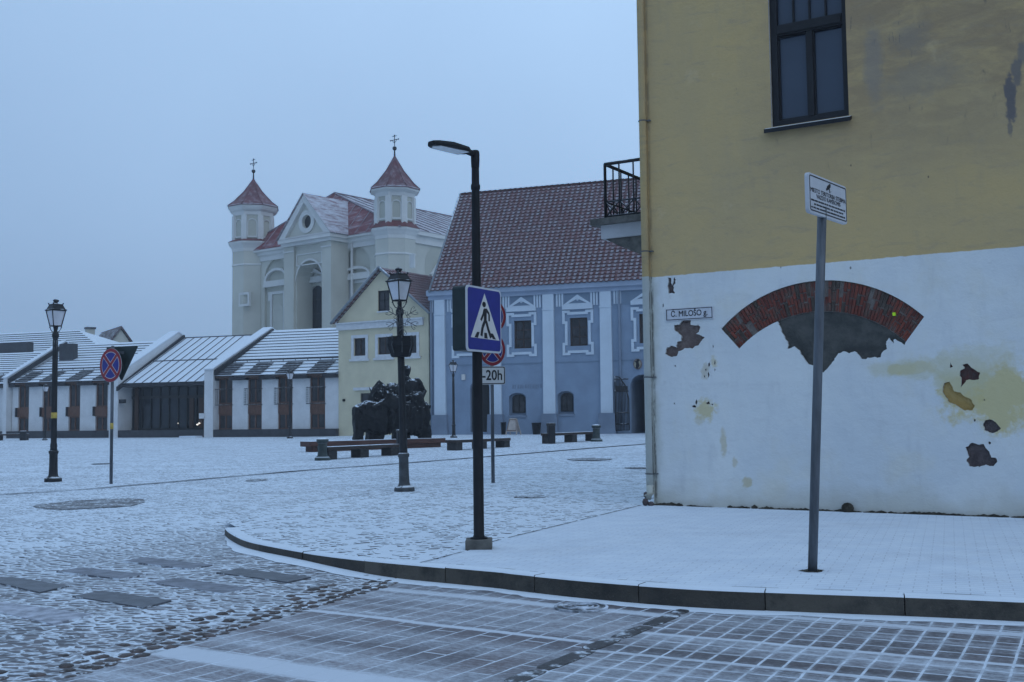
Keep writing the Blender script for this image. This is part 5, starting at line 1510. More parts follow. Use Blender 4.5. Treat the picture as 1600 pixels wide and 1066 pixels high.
mb = MB(); mb.box(a[0], a[1] - .6, -2.0, -1.2, a[2], a[3]); mb.box(b[0], b[1] - .6, -2.4, -1.4, -.3, b[3]); mb.box(a2[0], a2[1] - .58, -2.1, -2.002, a2[2], a2[3] - .1); mb.build('louvre_box', M['clad_dark'], tb)

# ================================================================== small far house
F = Frame(at_depth(172, 640, 112.0), (math.cos(R(32)), math.sin(R(32)))); F.o.z = .27
fh = empty('distant_house', F.o, F.ang, 'distant cream house with a small red brown roof beyond the low building', 'house')
gw = F.uv(204, 534)[0]; ze = F.uv(172, 536)[1]; za3 = F.uv(188, 513.5)[1]
mb = MB(); mb.prism([(0, -.3), (gw, -.3), (gw, ze), (gw / 2, za3 - .1), (0, ze)], 0, 9); mb.build('wall', M['church_wall'], fh)
mb = MB(); mb.prism([(-.3, ze - .25), (gw / 2, za3), (gw + .3, ze - .25), (gw + .3, ze), (gw / 2, za3 + .28), (-.3, ze)], -.3, 9.3)
rr_ = mat_seam('brown_tile_roof', (0.085, 0.05, 0.05), 0.42, 3); mb.build('roof', rr_, fh)
mb = MB(); cx_, cz1 = F.uv(137, 514, 6.5); mb.box(cx_ - .1, cx_ + .75, 6.5, 7.3, ze - 1, cz1); mb.box(cx_ - .2, cx_ + .85, 6.4, 7.4, cz1 + .002, cz1 + .2, 1); mb.build('chimney', [M['church_wall'], M['slate_thin']], fh)
for px, h in ((223, 7), (291, 6)):
    pass

# ================================================================== church
F = Frame(at_depth(617, 640, 95.0), -ray(-1370, 676).xy); F.o.z = .27
church = empty('church', F.o, F.ang, 'large cream church with two red roofed octagonal towers and a gabled porch', 'church')
def Z(x, y): return (340 + x / 3.2306, 200 + y / 3.2306)
def zu(x, y, v=0.0): return F.uv(*Z(x, y), v)
TV = 0.6
uTL = zu(180, 500, TV)[0]; uTR = zu(895, 430, TV)[0]
uM = (uTL + uTR) / 2
zc = zu(700, 548)[1]                # top of the main cornice
pv_ = -1.9
# front wall with niches
nR = (zu(632, 760)[0], zu(770, 760)[0], zu(700, 1400)[1], zu(700, 600)[1])
nL = (zu(238, 760)[0], zu(238, 760)[0] + (nR[1] - nR[0]), nR[2], nR[3])
nC = (zu(470, 900, .15)[0], zu(470, 900, .15)[0] + 2.0, nR[2] + 2, zu(510, 795, .15)[1])
def arch_r(r): return arched(r[0], r[1], r[2], r[3], (r[1] - r[0]) * .5, 12)
zb = -.3
mb = MB()
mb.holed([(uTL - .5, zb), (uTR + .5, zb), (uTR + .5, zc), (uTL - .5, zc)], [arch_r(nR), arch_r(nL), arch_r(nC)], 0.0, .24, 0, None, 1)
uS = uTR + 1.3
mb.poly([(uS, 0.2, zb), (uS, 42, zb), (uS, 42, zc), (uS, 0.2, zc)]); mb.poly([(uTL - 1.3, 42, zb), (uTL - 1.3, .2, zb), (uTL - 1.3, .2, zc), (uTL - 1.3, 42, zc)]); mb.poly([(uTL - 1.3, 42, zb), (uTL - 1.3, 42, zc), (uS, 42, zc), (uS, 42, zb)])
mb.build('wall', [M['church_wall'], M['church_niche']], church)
mb = MB(); mb.prism(arch_r(nC), .19, .232); 
cw = mb.build('window', M['glass_dark'], church)
mb = MB(); a, b, c, d = nC
for k in range(1, 3): mb.box(a + (b - a) * k / 3 - .05, a + (b - a) * k / 3 + .05, .14, .186, c, d - .3)
for k in range(1, 7): mb.box(a, b, .15, .183, c + (d - c) * k / 7 - .04, c + (d - c) * k / 7 + .04)
mb.build('bars', M['frame_dark'], cw)
# blind windows in the side niches and the porch
def blind(parent, c, w, zt, v, seg, zp, hp):
    """white surround with ears and a pediment"""
    mb = MB()
    o = [(c - w / 2, zb), (c + w / 2, zb), (c + w / 2, zt), (c - w / 2, zt)]
    t = .26
    mb.box(c - w / 2, c - w / 2 + t, v - .12, v, zb, zt); mb.box(c + w / 2 - t, c + w / 2, v - .12, v, zb, zt)
    mb.box(c - w / 2 - .3, c + w / 2 + .3, v - .13, v, zt + .001, zt + .26); mb.box(c - w / 2 - .3, c - w / 2, v - .12, v, zt - .6, zt); mb.box(c + w / 2, c + w / 2 + .3, v - .12, v, zt - .6, zt)
    W2 = w / 2 + .75
    if seg:
        out = [(c + W2 * math.cos(math.pi - math.pi * k / 12), zp + hp * math.sin(math.pi * k / 12)) for k in range(13)]
        inn = [(c + W2 * .8 * math.cos(math.pi - math.pi * k / 12), zp + .3 + (hp - .55) * math.sin(math.pi * k / 12)) for k in range(13)]
    else:
        out = [(c - W2, zp), (c, zp + hp), (c + W2, zp)]; inn = [(c - W2 * .62, zp + .28), (c, zp + hp - .35), (c + W2 * .62, zp + .28)]
    mb.ring(out, inn, v - .35, v - .001); mb.box(c - W2, c + W2, v - .42, v - .001, zp - .28, zp - .002)
    mb.build('window_surround', M['church_trim'], parent)
zpR = zu(705, 752, .3)[1]
blind(church, (nR[0] + nR[1]) / 2, (nR[1] - nR[0]) * .62, zu(700, 782)[1], .232, True, zpR, zu(705, 700, .3)[1] - zpR)
zpL = zu(295, 788, .3)[1]
blind(church, (nL[0] + nL[1]) / 2, (nL[1] - nL[0]) * .62, zpL - 1.0, .232, True, zpL, 1.5)
for nn_ in (nR, nL):
    c = (nn_[0] + nn_[1]) / 2; w = (nn_[1] - nn_[0]) * .40
    mb = MB(); mb.prism(arched(c - w / 2, c + w / 2, zb, zpR - 1.6, w * .5, 10), .20, .236); mb.build('blind_panel', M['church_wall'], church)
# main cornice
mb = MB()
prof = [(0, zc - 1.0), (-.12, zc - 1.0), (-.12, zc - .6), (-.32, zc - .45), (-.32, zc - .22), (-.6, zc - .12), (-.6, zc + .05), (0, zc + .05)]
prism_u(mb, [(p[0] - .003, p[1]) for p in prof], uTL, uTR)
mb.box(uS + .003, uS + .5, 0.3, 42, zc - .3, zc + .05); mb.box(uS + .003, uS + .2, 0.3, 42, zc - 1.0, zc - .302)
mb.build('cornice', M['church_trim'], church)
# niches on the long side
mb = MB()
for v0 in (3.0, 8.6, 14.2, 19.8):
    pts = arched(v0, v0 + 3.6, zb, nR[3], 1.8, 10)
    n_ = len(pts); A = [mb.vert((uS + .02, p[0], p[1])) for p in pts]; mb.face(A, 0)
    mb.box(uS + .03, uS + .25, v0 + .7, v0 + 2.9, zpR - .3, zpR, 1); mb.box(uS + .03, uS + .14, v0 + .9, v0 + 1.15, zb, zpR - .8, 1); mb.box(uS + .03, uS + .14, v0 + 2.45, v0 + 2.7, zb, zpR - .8, 1)
    prs = [(v0 + .5, zpR + .02), (v0 + 1.8, zpR + 1.4), (v0 + 3.1, zpR + .02)]
    prism_u(mb, prs, uS + .03, uS + .22, 1)
    prism_u(mb, arched(v0 + 1.25, v0 + 2.35, zpR - 6.5, zpR - 1.2, .55, 8), uS + .03, uS + .06, 2)
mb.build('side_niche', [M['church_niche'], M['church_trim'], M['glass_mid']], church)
# roof
hv, hz = F.uat(*Z(590, 330), uM)
hv = min(max(hv, 4), 16); hz = F.uv(*Z(590, 330), hv)[1]; huM = F.uv(*Z(590, 330), hv)[0]
eL_, eR_ = uTL - 1.5, uS + .55
mb = MB()
mb.poly([(eL_, -.65, zc + .06), (eR_, -.65, zc + .06), (huM, hv, hz)], 0)
mb.poly([(eR_, -.65, zc + .06), (eR_, 42, zc + .06), (huM, 42, hz), (huM, hv, hz)], 1)
mb.poly([(eL_, 42, zc + .06), (eL_, -.65, zc + .06), (huM, hv, hz), (huM, 42, hz)], 0)
mb.poly([(eR_, 42, zc + .06), (eL_, 42, zc + .06), (huM, 42, hz)], 0)
mb.build('roof', [M['church_red'], M['church_red_snowy']], church)
mb = MB()
for k in range(26):
    a = Vector((eR_, -.2 + 1.6 * k, zc + .1)); b = Vector((huM, hv + (42 - hv) * 0 + max(0, (-.2 + 1.6 * k) - hv), hz + .04))
    if -.2 + 1.6 * k < hv: t = (-.2 + 1.6 * k + .65) / (hv + .65); b = a.lerp(Vector((huM, -.2 + 1.6 * k, hz + .04)), t)
    mb.tube([a, b], .028, 4)
for k in range(1, 16):
    u = eL_ + (eR_ - eL_) * k / 16
    t = (u - eL_) / (huM - eL_) if u < huM else (eR_ - u) / (eR_ - huM)
    mb.tube([(u, -.6, zc + .1), (u, -.65 + (hv + .65) * t, zc + .1 + (hz - zc - .06) * t)], .045, 4, mat=1)
mb.tube([(eL_, -.65, zc + .1), (huM, hv, hz + .05), (eR_, -.65, zc + .1)], .09, 5, mat=1); mb.tube([(huM, hv, hz + .05), (huM, 42, hz + .05)], .09, 5, mat=1)
mb.build('roof_seam', [M['seam'], plain('snowy_seam', (0.30, 0.26, 0.29), .7, .3, 2)], church)
# porch
porch = empty('porch', (0, 0, 0)); porch.parent = church
pL, pR_ = zu(345, 800, pv_)[0], zu(583, 800, pv_)[0]
pz = zu(455, 590, pv_)[1]
nA = zu(400, 900, pv_)[0]; nB = zu(531, 900, pv_)[0]; nT = zu(468, 668, pv_)[1]
mb = MB(); mb.holed([(pL, zb), (pR_, zb), (pR_, pz), (pL, pz)], [arched(nA, nB, zb + .1, nT, (nB - nA) * .5, 12)], pv_, -pv_ - .02, 0)
mb.poly([(pR_, pv_, zb), (pR_, 0, zb), (pR_, 0, pz), (pR_, pv_, pz)]); mb.poly([(pL, 0, zb), (pL, pv_, zb), (pL, pv_, pz), (pL, 0, pz)])
mb.build('wall', M['church_wall'], porch)
mb = MB(); wdt = nA - pL
mb.box(pL + .02, nA - .15, pv_ - .25, pv_ - .003, zb, pz - .01); mb.box(nB + .15, pR_ + .02, pv_ - .25, pv_ - .003, zb, pz - .01); mb.build('pilaster', M['church_wall'], porch)
mb = MB(); 
for zz in (zu(370, 632, pv_)[1],):
    mb.box(pL - .05, nA - .1, pv_ - .34, pv_ - .253, zz, zz + .14); mb.box(nB + .1, pR_ + .08, pv_ - .34, pv_ - .253, zz, zz + .14)
mb.ring([(nA + .02, zu(400, 700, pv_)[1]), (nB - .02, zu(400, 700, pv_)[1]), (nB - .02, zu(460, 632, pv_)[1]), (nA + .02, zu(460, 632, pv_)[1])], [(nA + .1, zu(400, 695, pv_)[1]), (nB - .1, zu(400, 695, pv_)[1]), (nB - .1, zu(460, 637, pv_)[1]), (nA + .1, zu(460, 637, pv_)[1])], pv_ - .1, pv_ - .003)
a2 = arched(nA - .12, nB + .12, nT - 1.9, nT + .18, (nB - nA) * .5 + .1, 12)[2:]; a1 = arched(nA, nB, nT - 1.9, nT, (nB - nA) * .5, 12)[2:]
mb.holed(a2 + a1[::-1], [], pv_ - .1, 0)
gl0, gr0 = zu(318, 578, pv_ - .4)[0], zu(582, 542, pv_ - .4)[0]
gz0_ = pz; gap = zu(440, 338, pv_ - .4)[1]; gm_ = (gl0 + gr0) / 2
mb.box(gl0 + .15, gr0 - .15, pv_ - .5, 0, pz + .001, pz + .30); mb.box(gl0, gr0, pv_ - .75, 0, pz + .302, pz + .62)
zg = pz + .64
mb.ring([(gl0, zg), (gr0, zg), (gm_, gap)], [(gl0 + .95, zg + .14), (gr0 - .95, zg + .14), (gm_, gap - .75)], pv_ - .7, pv_)
mb.build('trim', M['church_trim'], porch)
mb = MB(); oc_ = zu(456, 474, pv_ - .3); rO = .62
mb.holed([(gl0 + .3, zg), (gr0 - .3, zg), (gm_, gap - .3)], [[(oc_[0] + rO * math.cos(t * math.pi / 8), oc_[1] + rO * math.sin(t * math.pi / 8)) for t in range(16)]], pv_ - .35, .5); mb.build('gable', M['church_wall'], porch)
ocu = MB(); ocu.ring([(oc_[0] + 1.05 * math.cos(t * math.pi / 10), oc_[1] + 1.05 * math.sin(t * math.pi / 10)) for t in range(20)], [(oc_[0] + .62 * math.cos(t * math.pi / 10), oc_[1] + .62 * math.sin(t * math.pi / 10)) for t in range(20)], pv_ - .5, pv_ - .352); ow = ocu.build('round_window', M['church_trim'], porch)
mb = MB(); mb.prism([(oc_[0] + .7 * math.cos(t * math.pi / 10), oc_[1] + .7 * math.sin(t * math.pi / 10)) for t in range(20)], pv_ - .15, pv_ - .1); mb.build('pane', M['frame_dark'], ow)
mb = MB(); mb.poly([(gr0 + .15, pv_ - .85, zg), (gr0 + .15, 12, zg), (gm_, 12, gap + .12), (gm_, pv_ - .85, gap + .12)], 0); mb.poly([(gl0 - .15, 12, zg), (gl0 - .15, pv_ - .85, zg), (gm_, pv_ - .85, gap + .12), (gm_, 12, gap + .12)], 0); mb.poly([(gl0 + .1, pv_ - .78, pz + .625), (gr0 - .1, pv_ - .78, pz + .625), (gr0 - .1, pv_, pz + .80), (gl0 + .1, pv_, pz + .80)], 1)
mb.build('roof', [M['church_red_snowy'], M['church_red']], porch)
blind(porch, (nC[0] + nC[1]) / 2, (nC[1] - nC[0]) * 1.35, nC[3] + .35, -.003, False, zu(490, 768)[1], zu(490, 712)[1] - zu(490, 768)[1])
mb = MB(); mb.tube([(pR_ + .55, -.15, zb), (pR_ + .55, -.15, zc)], .12, 6); mb.build('downpipe', M['church_trim'], church)
# towers
def tower(uc, zx, y_eave, y_neck, y_skirt, y_corn, y_apex, y_ball, y_top, x_mid):
    T = empty('tower', (uc, TV, 0)); T.parent = church
    def zz(y): return F.uv(*Z(x_mid, y), TV)[1]
    D = (F.o + F.u * uc + F.v * TV).y
    m = D / FPX / 3.2306
    r_low = 103 * m / math.cos(math.pi / 8) * .97; r_up = 101 * m / math.cos(math.pi / 8) * .97
    ro = math.pi / 8 + R(4)
    ze_, zn, zs, zco, za_, zbq, zt = zz(y_eave), zz(y_neck), zz(y_skirt), zz(y_corn), zz(y_apex), zz(y_ball), zz(y_top)
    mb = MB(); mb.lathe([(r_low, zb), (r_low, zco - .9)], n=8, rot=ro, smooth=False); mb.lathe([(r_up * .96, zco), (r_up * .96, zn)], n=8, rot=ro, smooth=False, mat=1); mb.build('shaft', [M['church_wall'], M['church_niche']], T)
    mb = MB()
    mb.lathe([(r_low * 1.015, zco - 2.3), (r_low * 1.04, zco - 2.25), (r_low * 1.015, zco - 2.1)], n=8, rot=ro, smooth=False)
    mb.lathe([(r_low * 1.02, zco - .898), (r_low * 1.03, zco - .6), (r_low * 1.12, zco - .3), (r_low * 1.20, zco - .1), (r_low * 1.20, zco + .05)], n=8, rot=ro, smooth=False)
    mb.lathe([(r_up * 1.0, zn), (r_up * 1.02, zn + .35), (r_up * 1.14, zn + .5), (r_up * 1.22, ze_ - .15), (r_up * 1.24, ze_)], n=8, rot=ro, smooth=False)
    for k in range(8):
        a = ro + 2 * math.pi * k / 8
        cx_, cy_ = r_up * .97 * math.cos(a), r_up * .97 * math.sin(a)
        Mx = Matrix.Translation((cx_, cy_, 0)) @ Matrix.Rotation(a, 4, 'Z')
        q = MB(Mx); q.box(-.25, .08, -.27, .27, zs - .05, zn + .02)
        base = len(mb.v); mb.v += q.v; mb.f += [tuple(i + base for i in f) for f in q.f]; mb.m += q.m; mb.s += q.s
        am = a + math.pi / 8; ap = r_up * .96 * math.cos(math.pi / 8)
        Mx = Matrix.Translation((ap * math.cos(am), ap * math.sin(am), 0)) @ Matrix.Rotation(am + math.pi / 2, 4, 'Z')
        q = MB(Mx); w = r_up * .235
        q.ring(arched(-w, w, zs + .35, zn - .35, w, 10), arched(-w * .8, w * .8, zs + .5, zn - .35 - w * .2, w * .8, 10), -.09, .02)
        base = len(mb.v); mb.v += q.v; mb.f += [tuple(i + base for i in f) for f in q.f]; mb.m += q.m; mb.s += q.s
    mb.build('trim', M['church_trim'], T)
    mb = MB(); mb.lathe([(r_low * 1.22, zco + .052), (r_up * .97, zs + .25)], n=8, rot=ro, smooth=False, cap=False); mb.build('skirt_roof', M['tile_sk'], T)
    mb = MB(); mb.lathe([(r_up * 1.27, ze_ + .002), (r_up * 1.27, ze_ + .08), (r_up * .95, ze_ + (za_ - ze_) * .22), (r_up * .45, ze_ + (za_ - ze_) * .62), (.06, za_ + .3)], n=8, rot=ro, smooth=False, cap=False)
    for k in range(8):
        a = ro + 2 * math.pi * k / 8; c_, s_ = math.cos(a), math.sin(a)
        mb.tube([(r_up * 1.27 * c_, r_up * 1.27 * s_, ze_ + .1), (r_up * .95 * c_, r_up * .95 * s_, ze_ + (za_ - ze_) * .22), (r_up * .45 * c_, r_up * .45 * s_, ze_ + (za_ - ze_) * .62), (0, 0, za_ + .3)], .05, 4)
    mb.lathe([(r_up * 1.275, ze_ + .082), (r_up * 1.12, ze_ + (za_ - ze_) * .11)], n=8, rot=ro, smooth=False, cap=False, mat=1)
    mb.build('roof', [M['cone_red'], M['church_red_snowy']], T)
    mb = MB(); mb.tube([(0, 0, za_ - .6), (0, 0, zbq)], [.13, .05], 8); mb.ball((0, 0, zbq), .20, n=6); mb.tube([(0, 0, zbq), (0, 0, zt)], .035, 6)
    zx_ = zbq + (zt - zbq) * .66
    mb.tube([(-.48, 0, zx_), (.48, 0, zx_)], .035, 6); mb.tube([(-.26, 0, zx_ + .33), (.26, 0, zx_ + .33)], .03, 6); mb.ball((0, 0, zt), .07, n=4); mb.ball((-.48, 0, zx_), .07, n=4); mb.ball((.48, 0, zx_), .07, n=4)
    for s_ in (-1, 1): mb.tube([(0, 0, zx_ - .3), (s_ * .3, 0, zx_)], .03, 4)
    mb.build('spire_cross', M['iron'], T)
    return T, r_low
M['tile_sk'] = mat_seam('skirt_tiles', (0.16, 0.045, 0.045), 0.25, 6)
T1, rl = tower(uTL, 0, 410, 455, 585, 590, 272, 219, 158, 180)
T2, rl = tower(uTR, 0, 322, 360, 497, 520, 157, 103, 38, 895)
for (x, y0, y1, x0, x1) in ((140, 830, 900, 113, 165), (980, 635, 705, 968, 992)):
    r_ = (zu(x0, y0, TV - rl * .95)[0], zu(x1, y0, TV - rl * .95)[0], zu(x, y1, TV - rl)[1], zu(x, y0, TV - rl)[1])
    if x == 980:
        mb = MB(); vq = 0.2; mb.box(r_[0], r_[1], -rl * .62, -rl * .55, r_[2], r_[3]);
        mb.build('tower_plaque', M['church_trim'], church)
    else:
        mb = MB(); mb.ring(rc(r_), rc(shrink(r_, .22)), TV - rl * 1.04, TV - rl * .9); mb.build('tower_plaque', M['church_trim'], church)

# ================================================================== street lanterns
def lantern(base_mat, tag_label, group, extra_tape=False):
    """old style four metre lantern, foot at z 0; unit = metres at full size"""
    k = 1 / 88.3
    t = empty('street_lantern', (0, 0, 0), 0, tag_label, 'street lamp', group)
    mb = MB(); mb.lathe([(16.5 * k, 0), (16.5 * k, 5 * k), (15 * k, 7.5 * k), (11.5 * k, 8.5 * k), (9.5 * k, 11 * k), (8.6 * k, 15 * k), (8.0 * k, 30 * k), (7.8 * k, 54 * k), (9.3 * k, 56 * k), (9.3 * k, 60 * k), (7.2 * k, 62 * k)], n=20)
    mb.build('base', base_mat, t)
    mb = MB(); prof = [(7.0 * k, 62 * k), (6.4 * k, 66 * k), (6.9 * k, 70 * k), (5.6 * k, 78 * k), (5.3 * k, 180 * k), (5.0 * k, 262 * k), (4.6 * k, 284 * k), (6.6 * k, 287 * k), (6.6 * k, 293 * k), (4.0 * k, 297 * k), (3.0 * k, 303 * k), (2.6 * k, 309 * k)]
    mb.lathe(prof, n=16)
    for i in range(8):
        a = math.pi * i / 4; mb.tube([(5.3 * k * math.cos(a), 5.3 * k * math.sin(a), 80 * k), (4.8 * k * math.cos(a), 4.8 * k * math.sin(a), 280 * k)], .008, 4)
    mb.build('post', M['iron'], t)
    head = empty('lantern_head', (0, 0, 0)); head.parent = t
    n = 4; ro = math.pi / 2 + R(3)
    zb_, zr, zc_, zt = 309 * k, 340 * k, 350 * k, 361 * k
    rb, rt = 11.5 * k, 19.5 * k
    mb = MB()
    for i in range(n):
        a = ro + 2 * math.pi * i / n; b = ro + 2 * math.pi * (i + 1) / n
        p0 = Vector((rb * math.cos(a), rb * math.sin(a), zb_)); p1 = Vector((rt * math.cos(a), rt * math.sin(a), zr))
        q0 = Vector((rb * math.cos(b), rb * math.sin(b), zb_)); q1 = Vector((rt * math.cos(b), rt * math.sin(b), zr))
        mb.tube([p0, p1], .012, 5); mb.tube([p0, q0], .013, 5); mb.tube([p1, q1], .015, 5)
        mb.ball(p0 - Vector((0, 0, .03)), .016, n=3)
        # curved bracket
        mb.tube([(2.5 * k * math.cos(a), 2.5 * k * math.sin(a), 296 * k), (7 * k * math.cos(a), 7 * k * math.sin(a), 298 * k), (10.2 * k * math.cos(a), 10.2 * k * math.sin(a), 303 * k), (rb * math.cos(a), rb * math.sin(a), zb_)], .010, 5)
    mb.lathe([(rt * 1.14, zr), (rt * 1.14, zr + .018), (rt * .98, zr + .03), (rt * .74, zc_), (rt * .74, zc_ + .03), (rt * .62, zc_ + .02), (5.5 * k, zc_ + .05)], n=n, rot=ro, smooth=False)
    for i in range(n):
        a = ro + 2 * math.pi * i / n; mb.ball((rt * .74 * math.cos(a), rt * .74 * math.sin(a), zc_ + .045), .02, n=3); 
    mb.lathe([(5.5 * k, zc_ + .04), (3.6 * k, zc_ + .06), (3.4 * k, zc_ + .075), (6.0 * k, zc_ + .10), (6.0 * k, zc_ + .12), (3.0 * k, zc_ + .145), (2.4 * k, zt)], n=12)
    mb.build('lantern_frame', M['iron'], head)
    mb = MB(); s = .95
    mb.lathe([(rb * s, zb_ + .01), (rt * s, zr - .005)], n=n, rot=ro, smooth=False); mb.build('lantern_glass', M['lamp_glass'], head)
    return t
la = lantern(M['iron'], 'black street lantern on the left, standing beside the no stopping sign', None)
p = ground(83, 752.5); la.location = p
mb = MB(); mb.lathe([(.066, 0), (.066, .13)], n=16); tb_ = mb.build('tape_band', M['tape'], la); tb_.location = (0, 0, (752.5 - 655) / 282 * 4.09)
small = [(709, 684, 563.5, 'small far lantern in front of the blue palace between its first pilasters'), (453, 685, 577.5, 'far lantern before the brown windows right of the glazed front'), (70, 688, 599.5, 'smallest far lantern seen just left of the big left lantern')]
for px, pb, pt_, lab in small:
    c = lantern(M['iron'], lab, None) if px == 709 else copy_tree(proto_small)
    if px == 709: proto_small = c
    c['label'] = lab; c['category'] = 'street lamp'; c['group'] = 'far lanterns along the square'
    p = ground(px, pb); c.location = p
    h = (pb - pt_) / FPX * p.y
    c.scale = (h / 4.09,) * 3
nl = lantern(M['iron_worn'], 'nearest street lantern with a dark flower basket and wire snowflake on its post', None)
NLP = ground(632, 768, 0.0); nl.location = NLP; nl.rotation_euler = (0, -.021, 0)
k = 1 / 88.3
# flower basket on the near post
bk = empty('flower_basket', NLP + Vector((0, 0, 0)), 0, 'dark faceted flower basket clasped round the nearest lantern post', 'planter')
mb = MB(); mb.lathe([(15 * k, 217 * k), (17 * k, 220 * k), (19.5 * k, 234 * k), (21 * k, 236 * k), (21.5 * k, 250 * k), (20 * k, 250 * k), (19 * k, 243 * k), (6 * k, 242 * k)], n=8, smooth=False, rot=R(12)); mb.build('tub', M['planter_dark'], bk)
mb = MB()
for i in range(8):
    a = R(12) + math.pi * i / 4; c, s = math.cos(a), math.sin(a)
    mb.tube([(14 * k * c, 14 * k * s, 217 * k), (23 * k * c, 23 * k * s, 236 * k), (20 * k * c, 20 * k * s, 243 * k), (22 * k * c, 22 * k * s, 251 * k)], .009, 4)
mb.build('bracing', M['iron_worn'], bk)
mb = MB(); rng = random.Random(8)
for i in range(60):
    a = rng.uniform(0, 6.28); r = rng.uniform(7, 19) * k; h = rng.uniform(.0, .05)
    mb.ball((r * math.cos(a), r * math.sin(a), 244 * k + h), rng.uniform(.02, .045), rng.uniform(.02, .045), .02, 3)
mb.build('earth', M['soil'], bk); bk.rotation_euler = (0, -.021, 0)
sf = empty('wire_snowflake', NLP, R(8), 'thin wire snowflake ornament tied to the nearest lantern post above the basket', 'ornament')
mb = MB()
c0 = Vector((3 * k, -7 * k, 279 * k))
def P3(x, z): return c0 + Vector((x * k, 0, z * k))
for i in range(6):
    a = math.pi * i / 3 + R(30); ca, sa = math.cos(a), math.sin(a)
    def q(l, w): return P3(l * ca - w * sa, l * sa + w * ca)
    mb.tube([q(9, 0), q(27, 0)], .007, 4)
    for s_ in (-1, 1):
        mb.tube([q(16, 0), q(21, 5.5 * s_), q(26, 7 * s_), q(27, 4.5 * s_), q(24, 3.2 * s_)], .006, 4); mb.tube([q(11, 0), q(13, 5 * s_), q(9.5, 5.5 * s_)], .006, 4)
mb.tube([P3(10 * math.cos(t * math.pi / 3), 10 * math.sin(t * math.pi / 3)) for t in range(6)], .007, 4, closed=True)
mb.tube([P3(-3, 14), P3(-3, -14)], .007, 4)
mb.build('wire_frame', M['wire'], sf); sf.rotation_euler = (0, -.021, R(8))

# ================================================================== black lamp column with crossing sign
PB = ground(748.5, 858, 0.0)
col = empty('lamp_column', PB, 0, 'tall black lamp column with a flat LED head standing on a concrete block', 'street lamp')
mb = MB(); mb.box(-.135, .135, -.135, .135, -.02, .105); mb.build('footing', M['concrete'], col, bevel=.012)
Hc = at_depth(742, 236, PB.y).z
px_m = FPX / PB.y
mb = MB(); mb.lathe([(.09, .105), (.09, .118), (.060, .119), (.060, .135), (.054, .14), (.053, 1.6), (.050, 2.2), (.042, Hc - .42), (.042, Hc - .41), (.049, Hc - .405), (.049, Hc - .36), (.041, Hc - .355), (.039, Hc - .12)], n=20); mb.build('pole', M['black_paint'], col)
hd = empty('lamp_head', (0, 0, Hc - .04), math.atan2(-.72, -.69)); hd.parent = col
mb = MB(); mb.lathe([(.042, -.14), (.046, -.06), (.046, .02), (.036, .045), (.0, .05)], n=14)
mb.tube([(.0, 0, -.0), (.14, 0, .02)], .034, 10)
outline = [(.10, -.045), (.16, -.095), (.38, -.105), (.56, -.085), (.62, -.05), (.62, .05), (.56, .085), (.38, .105), (.16, .095), (.10, .045)]
top = [(x, y * .8, .040 + .018 * math.sin((x - .1) / .52 * math.pi)) for x, y in outline]
A = [mb.vert((x, y, -.008)) for x, y in outline]; B = [mb.vert((x, y, .018)) for x, y in outline]; C = [mb.vert(p) for p in top]
mb.face(A[::-1]); mb.face(C)
for X, Y in ((A, B), (B, C)):
    for i in range(10): j = (i + 1) % 10; mb.face((X[i], X[j], Y[j], Y[i]))
mb.build('housing', M['black_paint'], hd, bevel=.006)
mb = MB(); mb.slab([(.17, -.082), (.55, -.072), (.595, 0), (.55, .072), (.17, .082)], -.016, -.0085); mb.build('lens', M['led_glass'], hd)

ang = math.atan2(.866, .5)
cs = empty('crossing_sign_box', PB + Vector((0, 0, 0)), ang, 'blue pedestrian crossing light box with walking figure on the black lamp column', 'traffic sign')
Fc = Frame(PB, (.5, .866)); VF = -.075
z_t = Fc.uv(756, 449.5, VF)[1]; z_b = Fc.uv(756, 550.5, VF)[1]
ucx = 0.0; hwid = (Fc.uv(782.5, 500, VF)[0] - Fc.uv(728.8, 500, VF)[0]) / 2; ucx = (Fc.uv(782.5, 500, VF)[0] + Fc.uv(728.8, 500, VF)[0]) / 2
def rrect(u0, u1, z0, z1, r, n=4):
    pts = []
    for cx, cz, a0 in ((u1 - r, z0 + r, -90), (u1 - r, z1 - r, 0), (u0 + r, z1 - r, 90), (u0 + r, z0 + r, 180)):
        for i in range(n + 1): t = R(a0 + 90 * i / n); pts.append((cx + r * math.cos(t), cz + r * math.sin(t)))
    return pts
mb = MB(); mb.prism(rrect(ucx - hwid * .985, ucx + hwid * .985, z_b + .006, z_t - .006, .03), VF + .012, VF + .175); mb.build('casing', M['box_dark'], cs, bevel=.008)
mb = MB(); mb.prism(rrect(ucx - hwid, ucx + hwid, z_b, z_t, .045), VF - .004, VF + .0115); mb.build('rim', M['sign_white'], cs)
mb = MB(); mb.prism(rrect(ucx - hwid + .02, ucx + hwid - .02, z_b + .02, z_t - .02, .035), VF - .0065, VF - .0045); mb.build('blue_field', M['sign_blue'], cs)
H_ = z_t - z_b
def S_(x, y): return (ucx - hwid + 2 * hwid * x, z_t - H_ * y)
